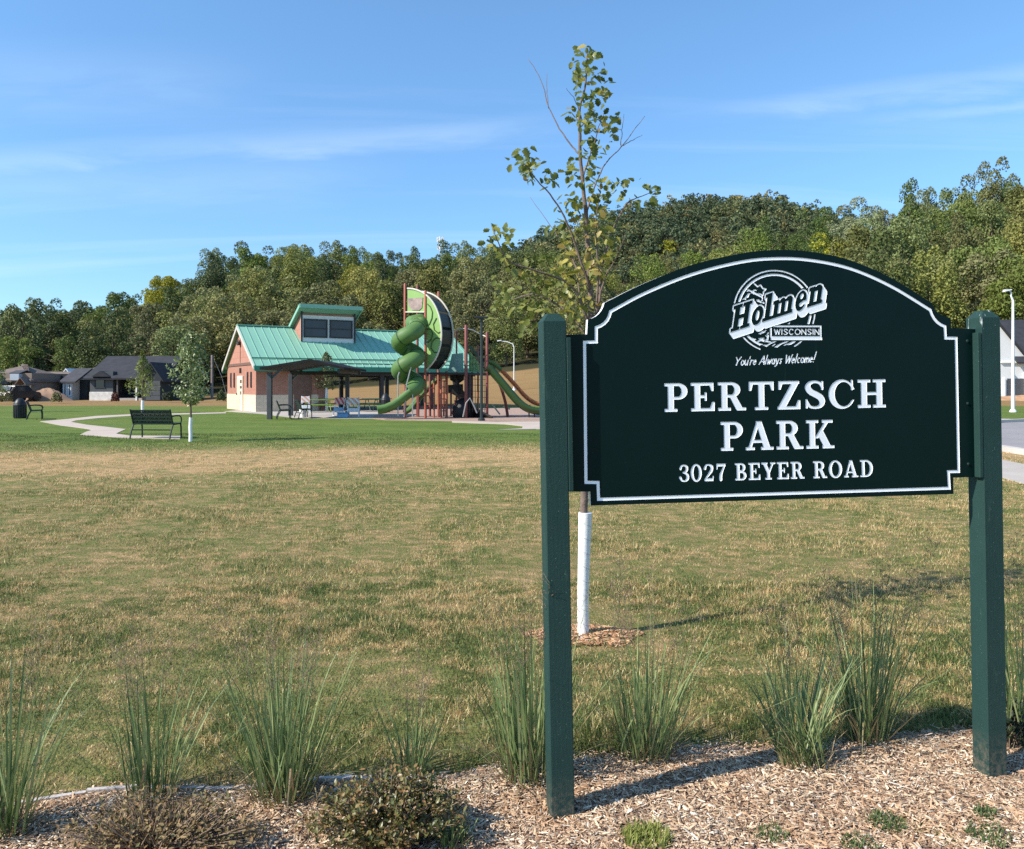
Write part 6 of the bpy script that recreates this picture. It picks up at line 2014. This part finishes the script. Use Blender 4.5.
young_tree(142.5, 413.5, 352, 396, 16, 400.5, LEAFY2, 'airy young tree with white trunk wrap behind the path before the charcoal house', 5, 1500, .15, PYR, .06)
young_tree(326.5, 411.0, 353, 389, 14, 388, LEAFY3, 'thin young tree with white trunk wrap in front of the shelter roof', 8, 1300, .15, ([0, .15, .45, .75, 1], [.6, 1, .8, .5, .1]), .055)
young_tree(-7, 412.5, 345, 393, 15, 397, LEAFY2, 'young tree cut off by the left border of the picture', 9, 1300, .15, PYR, .06)
# ------------------------------------------------------------------ the young oak behind the sign
oak = empty('young_oak', OAK, 0, 'thin young oak with sparse yellowing leaves and white trunk wrap behind the sign', 'tree')
rk = random.Random(31)
OD = float(OAK.y)
def op(px, py, dz=0.0):
    return at(px, py, OD + dz) - OAK
mb = MB()
def limb(pl, r0, r1, dz=0.0, wob=.004):
    q, _ = spl([(a, b, 1) for a, b in pl], 5)
    n = len(q); P_ = []
    for i, (a, b) in enumerate(q):
        v = op(a, b, dz * i / n)
        P_.append(v + Vector((rk.uniform(-wob, wob), rk.uniform(-wob, wob), 0)))
    mb.tube(P_, [r0 + (r1 - r0) * i / (n - 1) for i in range(n)], 7)
limb([(584, 642), (583.5, 575), (584, 510), (588, 420), (592, 340), (590, 295), (588, 246), (584, 197), (580, 144), (580, 110), (586, 80), (588, 50)], .030, .003)
limb([(592, 345), (599, 300), (602, 270), (610.7, 235), (626, 205), (637, 198), (656, 191)], .012, .002, .35)
limb([(590, 290), (586, 276), (573, 238), (558, 205), (537, 180), (522, 161)], .010, .002, -.3)
limb([(580.5, 155), (575, 150), (560, 129), (548.5, 107), (541, 80), (528, 58)], .006, .0015, .2)
limb([(549, 108), (547, 90), (546.5, 73)], .003, .001, .2)
limb([(586, 215), (590, 201), (603, 167), (622, 146), (644.6, 116)], .007, .0015, .25)
limb([(622, 146), (633, 140), (643, 135)], .003, .001, .25)
limb([(621, 147), (622, 130), (624.6, 114)], .003, .001, .25)
limb([(592, 340), (584, 310), (569, 284), (540, 272), (509, 261), (498, 242), (494, 229)], .010, .002, -.35)
limb([(591, 350), (573, 318), (539, 295), (515, 299), (501, 306)], .009, .002, .3)
limb([(580, 275), (570, 255), (554, 231), (530, 197)], .005, .0012, .3)
limb([(594, 330), (603, 284), (614, 262), (626, 235)], .008, .0015, -.25)
limb([(592, 345), (597, 305), (598, 262), (596, 225), (600, 190)], .010, .002, -.15)
limb([(590, 330), (580, 295), (576, 265), (578, 230)], .008, .002, .2)
limb([(582, 180), (590, 155), (598, 130), (604, 112)], .005, .0015, -.15)
limb([(582, 120), (575, 100), (566, 88)], .003, .001, -.15)
mb.build('trunk', mat('oak_bark', (.17, .125, .10), .9, .3, 18, .4, 80), oak, smooth='all')
clusters = [(587, 62, 15, 32, 0), (591, 84, 17, 42, 0), (583, 112, 13, 26, 0), (601, 104, 8, 8, 0), (598, 128, 18, 36, 0), (612, 120, 9, 8, 0), (589, 150, 11, 16, 0), (523, 161, 13, 28, 0), (532, 170, 10, 16, 0), (548, 180, 7, 9, 0),
            (583, 172, 16, 32, 1), (602, 190, 13, 20, 1), (617, 188, 10, 12, 1), (641, 192, 12, 13, 0), (655, 191, 6, 7, 0), (588, 215, 20, 34, 2), (570, 206, 12, 14, 1), (590, 246, 24, 54, 2), (610, 230, 12, 14, 1), (560, 232, 13, 13, 1),
            (498, 234, 14, 28, 1), (509, 250, 9, 9, 1), (520, 284, 22, 40, 1), (504, 304, 15, 22, 1), (541, 273, 17, 24, 1), (574, 275, 22, 42, 2), (556, 300, 22, 34, 1), (579, 311, 20, 32, 2), (536, 317, 17, 20, 1), (604, 268, 13, 14, 2), (570, 330, 16, 16, 2), (600, 212, 10, 10, 1)]
prof_l = [0, .16, .30, .22, .40, .28, .42, .26, .20, 0]
def oak_leaf(c, yaw, pit, rol, L):
    """lobed leaf folded along its midrib, a little curled"""
    M = (Matrix.Rotation(yaw, 3, 'Z') @ Matrix.Rotation(pit, 3, 'Y') @ Matrix.Rotation(rol, 3, 'X'))
    vs, fs = [], []
    n = len(prof_l)
    curl = rk.uniform(-.25, .25)
    for i, w in enumerate(prof_l):
        q = i / (n - 1)
        z = curl * q * q
        for s in (-1, 0, 1):
            vs.append(c + M @ Vector((q, s * w * .95, z + abs(s) * w * .35)) * L)
    for i in range(n - 1):
        for k in (0, 1):
            a = i * 3 + k
            fs.append((a, a + 1, a + 4, a + 3))
    return vs, fs
groups = [MB(), MB(), MB()]
for px, py, rp, cnt_, kind in clusters:
    for _ in range(int(cnt_ * 1.45)):
        a = rk.uniform(0, 2 * PI); q = math.sqrt(rk.random())
        q *= 1.15
        c = op(px + rp * q * math.cos(a), py + rp * q * math.sin(a), rk.gauss(0, .16))
        kd = kind if rk.random() < .75 else rk.choice((0, 1, 2))
        L = rk.uniform(.032, .068)
        v_, f_ = oak_leaf(c, rk.uniform(0, 2 * PI), rk.uniform(-.5, 1.3), rk.uniform(-1, 1), L)
        groups[kd].add(v_, f_, kd)
allm = MB()
for g_ in groups:
    b = len(allm.v); allm.v.extend(g_.v); allm.f.extend([tuple(i + b for i in f_) for f_ in g_.f]); allm.m.extend(g_.m)
allm.build('crown', [leaf_mat('oak_leaf_green', [(.085, .12, .028), (.15, .19, .045), (.25, .27, .075)], .4, .45, .5),
                     leaf_mat('oak_leaf_mixed', [(.10, .13, .03), (.20, .23, .05), (.32, .33, .085)], .45, .45, .45),
                     leaf_mat('oak_leaf_yellow', [(.24, .25, .05), (.44, .40, .075), (.55, .48, .12), (.30, .20, .07)], .45, .45, .45)], oak, smooth='all', fix=False)
mb = MB()
wp = [op(583.5, 645), op(583.2, 620), op(583, 600), op(583.6, 570), op(584.5, 540), op(585.2, 512.5)]
mb.tube(wp, [.037, .0365, .036, .037, .040, .043], 16)
t = NT('wrap_paper')
v = t.coord('Object'); sp = t.sep(v)
wv = t.math('FRACT', t.math('ADD', t.math('MULTIPLY', sp[2], 11.0), t.math('MULTIPLY', sp[0], 5.0)))
c = t.mix(t.rng(wv, 0.0, 0.10), (.50, .50, .50), (.82, .82, .81))
c = t.mix(t.math('MULTIPLY', t.rng(t.noise(t.mapping(v, (1, 1, .25)), 60, 4, .6), .60, .68), t.rng(sp[2], .15, .5, .75, .0)), c, (.33, .31, .29))
t.bump(t.math('ADD', wv, t.noise(v, 40, 3)), .5, .004)
mb.build('trunk_wrap', t.fin(c, .7, 0, .3), oak, smooth=True)

# ------------------------------------------------------------------ clumps of ornamental grass
BL_A = leaf_mat('grass_clump_leaf', [(.085, .135, .046), (.155, .22, .078), (.235, .295, .11), (.34, .37, .165)], .5, .25, .4)
BL_S = leaf_mat('grass_clump_straw', [(.28, .20, .11), (.40, .30, .17), (.22, .20, .09)], .7, .2, .2)
BL_H = leaf_mat('seed_head', [(.20, .14, .10), (.30, .22, .15), (.16, .12, .09)], .7, .2, .2)
def blade_strip(mb, base, az, lean0, curve, L, w, mi, nseg=7, twist=0.0, kink=None, world=None):
    """arching leaf blade with a shallow fold"""
    p = Vector(base); th = lean0
    d = Vector((math.cos(az), math.sin(az), 0))
    s = Vector((-math.sin(az), math.cos(az), 0))
    vs = []; 
    for i in range(nseg + 1):
        q = i / nseg
        wd = w * (min(1, .55 + q * 2.2)) * (1 - q ** 2.4) * .5 + .0003
        an = twist * q
        ss_ = s * math.cos(an) + d.cross(s) * 0 + d * math.sin(an)
        vs += [p - ss_ * wd, p + ss_ * wd]
        st = L / nseg
        p = p + (d * math.sin(th) + Vector((0, 0, math.cos(th)))) * st
        th += curve * (0.4 + 1.2 * q) / nseg
        if kink == i: th += 1.5
        if world is not None:
            for sx_p, sy_p in SIGNPOSTS:
                if abs(world.x + p.x - sx_p) < .062 and abs(world.y + p.y - sy_p) < .066: return
    mb.add(vs, [(2 * i, 2 * i + 1, 2 * i + 3, 2 * i + 2) for i in range(nseg)], mi)
def bz(x, y):
    return float(bed_z(np.array([x]), np.array([y]))[0]) if y < float(bed_edge(np.array([x]))[0]) else 0.0
def grass_clump(px, pyb, h, n, spread, stalks, label, seed, group=None, tilt=0.0):
    p = gd(px, pyb); r = random.Random(seed)
    p.z = bz(p.x, p.y) - .005
    e = empty('ornamental_grass', p, 0, label, 'grass clump', group)
    mb = MB()
    for k in range(n):
        a = r.uniform(0, 2 * PI); q = math.sqrt(r.random()) * spread
        b = (q * math.cos(a), q * math.sin(a), 0)
        az = a + r.uniform(-.9, .9)
        lean = abs(r.gauss(.14, .15)) + q / spread * .12
        L = h * 1.12 * (r.uniform(.45, 1.12))
        strawy = r.random() < .20
        if strawy: L *= .6; lean += .35
        if tilt: az = az * .6; lean += tilt * r.random()
        blade_strip(mb, b, az, lean, r.choice([.1, .4, .7, 1.3]) * r.random() * 1.3, L, r.uniform(.0042, .0092), 1 if strawy else 0, 7, r.uniform(-1.2, 1.2), r.choice([3, 4, 5]) if r.random() < .10 else None, p)
    for k in range(int(n * .35)):
        a = r.uniform(0, 2 * PI); q = math.sqrt(r.random()) * spread * 1.1
        blade_strip(mb, (q * math.cos(a), q * math.sin(a), 0), a + r.uniform(-1.2, 1.2), r.uniform(.3, 1.3), r.uniform(0, .8), h * r.uniform(.12, .34), r.uniform(.003, .006), 1, 4, 0, None, p)
    mb.build('blades', [BL_A, BL_S], e, smooth='all', fix=False)
    if stalks:
        mb = MB()
        for k in range(stalks):
            a = r.uniform(0, 2 * PI); q = r.random() * spread
            az = a + r.uniform(-.7, .7); lean = r.uniform(.03, .26)
            L = h * r.uniform(1.15, 1.6)
            p0 = Vector((q * math.cos(a), q * math.sin(a), 0)); pts_ = []
            th = lean; pp = p0.copy(); d = Vector((math.cos(az), math.sin(az), 0))
            for i in range(7):
                pts_.append(pp.copy()); pp = pp + (d * math.sin(th) + Vector((0, 0, math.cos(th)))) * (L / 6); th += r.uniform(0, .05)
            mb.tube(pts_, [.0016 - .0002 * i for i in range(7)], 4, 0)
            for i in range(26):
                q2 = r.uniform(.62, 1.0); f_ = q2 * 6; i0 = min(int(f_), 5)
                b = pts_[i0].lerp(pts_[i0 + 1], f_ - i0)
                a2 = r.uniform(0, 2 * PI); l2 = h * r.uniform(.05, .14) * (1.25 - q2 * .7)
                tip = b + Vector((math.cos(a2) * l2 * .8, math.sin(a2) * l2 * .8, l2 * .75))
                mb.tube([b, tip], [.0006, .0005], 3, 1, cap=False)
                for k2 in range(3):
                    s_ = b.lerp(tip, r.uniform(.45, 1)) + Vector((r.uniform(-.004, .004), r.uniform(-.004, .004), r.uniform(-.004, .004)))
                    mb.add([s_ + Vector((0, 0, .0035)), s_ + Vector((.0016, 0, 0)), s_ + Vector((-.001, .0014, 0)), s_ + Vector((0, 0, -.0025))], [(0, 1, 2), (3, 2, 1), (0, 2, 3), (0, 3, 1)], 1)
        mb.build('seed_stalk', [BL_A, BL_H], e, fix=False)
    return e
grass_clump(4, 838, .54, 120, .085, 9, 'blue green grass clump cut by the left border of the picture', 1)
grass_clump(150, 800, .50, 85, .10, 12, 'sparse grass clump between the left border clump and the tall one by the shrub', 2)
grass_clump(284, 800, .56, 190, .10, 16, 'dense tall grass clump behind the left end of the brownish leafy shrub', 3)
grass_clump(412, 773, .33, 45, .06, 6, 'small thin grass clump just behind the brownish leafy shrub', 4)
grass_clump(529, 780, .58, 190, .11, 12, 'wide grass clump growing round the foot of the left sign post', 5)
grass_clump(646, 759, .54, 165, .10, 12, 'dark green grass clump under the sign, just right of the white-wrapped oak', 6)
grass_clump(803, 767, .50, 150, .095, 8, 'front grass clump of the two under the right half of the sign', 7, None, .25)
grass_clump(866, 742, .62, 150, .085, 14, 'taller rear grass clump of the two under the right half of the sign', 8)
grass_clump(1020, 746, .60, 150, .09, 10, 'grass clump just right of the right sign post', 9)
grass_clump(452, 848, .10, 90, .05, 0, 'small spreading green grass tuft right of the brownish shrub at the lower border', 10)

# ------------------------------------------------------------------ low shrubs in the bed
def low_shrub(px, pyb, w, dpt, h, nleaf, lm, label, seed, twigs, leafL):
    p = gd(px, pyb); r = random.Random(seed); rn = np.random.default_rng(seed)
    p.z = bz(p.x, p.y)
    e = empty('low_shrub', p, 0, label, 'shrub')
    mb = MB(); tips = []
    for k in range(twigs):
        a = r.uniform(0, 2 * PI); rr_ = math.sqrt(r.random())
        tip = Vector((math.cos(a) * w / 2 * rr_, math.sin(a) * dpt / 2 * rr_, h * (1 - .55 * rr_ ** 2) * r.uniform(.55, 1.28)))
        b = Vector((tip.x * .2 + r.uniform(-.03, .03), tip.y * .2, -.01))
        m1 = b.lerp(tip, .5) + Vector((r.uniform(-.03, .03), r.uniform(-.03, .03), h * .10))
        mb.tube([b, m1, tip], [.003, .0022, .0009], 4)
        tips.append((b, m1, tip))
    mb.build('stems', mat('twig_brown', (.26, .185, .125), .85, .3, 20), e, fix=False)
    mb = MB()
    for k in range(nleaf):
        b, m1, tip = r.choice(tips)
        q = 1 - r.random() ** 1.6 * .75
        c = (m1.lerp(tip, (q - .5) * 2) if q > .5 else b.lerp(m1, q * 2)) + Vector((r.gauss(0, .012), r.gauss(0, .012), r.gauss(0, .010)))
        L = leafL * r.uniform(.6, 1.3); yaw = r.uniform(0, 2 * PI); pit = r.uniform(-1.2, .5)
        M = Matrix.Rotation(yaw, 3, 'Z') @ Matrix.Rotation(pit, 3, 'Y') @ Matrix.Rotation(r.uniform(-.9, .9), 3, 'X')
        W = L * .27
        pts_ = [(0, 0, 0), (.3, -W / L, .05), (.3, W / L, .05), (.7, -W / L * .8, .05), (.7, W / L * .8, .05), (1, 0, -.05), (.5, 0, -.03)]
        vs = [c + M @ (Vector(t_) * L) for t_ in pts_]
        mb.add(vs, [(0, 1, 6), (0, 6, 2), (1, 3, 6), (6, 4, 2), (3, 5, 6), (6, 5, 4)])
    mb.build('foliage', lm, e, fix=False)
    return e
LS1 = leaf_mat('shrub_leaf_bronze', [(.06, .075, .02), (.12, .13, .034), (.19, .17, .05), (.28, .23, .08), (.13, .07, .03), (.085, .105, .03), (.36, .18, .07), (.15, .17, .05)], .4, .25, .5)
LS2 = leaf_mat('shrub_leaf_dry', [(.16, .11, .05), (.27, .19, .085), (.38, .27, .13), (.15, .14, .05), (.26, .14, .06), (.10, .11, .035)], .6, .2, .3)
low_shrub(384, 846, 0.60, .42, .215, 5200, LS1, 'low shrub with bronze green leaves at the lower border, behind it a tall grass clump', 21, 190, .020)
low_shrub(160, 856, .72, .40, .17, 2900, LS2, 'flat half dried brown shrub at the lower border left of the bronze green one', 22, 420, .018)
low_shrub(1012, 752, .20, .16, .20, 260, leaf_mat('weed_dark', [(.012, .022, .012), (.025, .038, .018), (.04, .055, .025)], .5, .15, .4), 'dark leaved weed at the foot of the grass clump right of the right post', 23, 26, .035)
W_Y = leaf_mat('weed_yellow_green', [(.17, .20, .035), (.26, .29, .06), (.33, .34, .10)], .5, .3, .3)
W_G = leaf_mat('weed_green', [(.05, .09, .025), (.10, .15, .045), (.15, .19, .07)], .5, .3, .3)
for k, (px, py, w, h, n, m, lab) in enumerate([
        (646, 846, .17, .045, 520, W_Y, 'yellow green weed mat at the lower border right of the left post'),
        (771, 838, .12, .028, 230, W_G, 'flat green weed in the mulch under the middle of the sign'),
        (887, 826, .13, .034, 300, W_G, 'green weed tuft in the mulch below the taller grass clump'),
        (986, 818, .08, .032, 150, W_G, 'smaller green weed close to the right border, below the right post'),
        (988, 838, .14, .034, 260, W_G, 'larger green weed at the lower right, just below a smaller one'),
        (860, 849, .13, .03, 220, W_G, 'green weed cut by the lower border under the right half of the sign')]):
    p = gd(px, py); r = random.Random(60 + k); 
    mb = MB()
    for _ in range(n):
        a = r.uniform(0, 2 * PI); q = math.sqrt(r.random()) * w / 2
        blade_strip(mb, (q * math.cos(a), q * math.sin(a), -.002), r.uniform(0, 2 * PI), r.uniform(.2, 1.2), r.uniform(0, .6), h * r.uniform(.5, 1.2), r.uniform(.003, .006), 0, 3)
    o = mb.build('ground_weed', m, None, fix=False); o.location = (p.x, p.y, bz(p.x, p.y) + .004)
    tag(o, lab, 'weed')
# dry twiggy weeds standing in the lawn
def twig_weed(px, pyb, h, label, seed):
    p = gd(px, pyb); r = random.Random(seed); mb = MB()
    mb.tube([(0, 0, -.01), (.01, 0, h * .5), (0, .01, h)], [.004, .003, .001], 5)
    for k in range(24):
        z = h * r.uniform(.12, .9); a = r.uniform(0, 2 * PI); l = h * r.uniform(.15, .34) * (1.1 - z / h * .7)
        tip = Vector((math.cos(a) * l, math.sin(a) * l, z + l * .55)); b = Vector((0, 0, z))
        mb.tube([b, b.lerp(tip, .5) + Vector((0, 0, .01)), tip], [.0018, .0013, .0007], 4)
        for j in range(4):
            s_ = b.lerp(tip, r.uniform(.4, 1)); a2 = r.uniform(0, 2 * PI); l2 = l * .35
            mb.tube([s_, s_ + Vector((math.cos(a2) * l2, math.sin(a2) * l2, l2 * .5))], [.0010, .0006], 3)
    o = mb.build('twiggy_weed', mat('weed_twig', (.13, .12, .06), .8, .3, 20), None, fix=False); o.location = p
    return tag(o, label, 'weed')
twig_weed(619, 612, .46, 'thin twiggy weed in the lawn right of the white-wrapped oak', 3)
twig_weed(918, 628, .42, 'thin twiggy weed in the lawn left of the right sign post', 5)

# ------------------------------------------------------------------ weathered edging strip along the left of the bed
mb = MB()
xs_ = np.arange(-4.3, -0.28, .22)
ys_ = bed_edge(xs_) - .012
for i in range(len(xs_) - 1):
    zz = .000 + .006 * math.sin(i * 1.7)
    mb.bar((xs_[i], ys_[i], zz), (xs_[i + 1] + .004, ys_[i + 1], zz), .020, .042)
o = mb.build('edging_strip', mat('weathered_edging', (.44, .40, .37), .85, .3, 9, .5, 60))
tag(o, 'weathered grey edging strip between lawn and mulch at the left of the bed', 'edging')
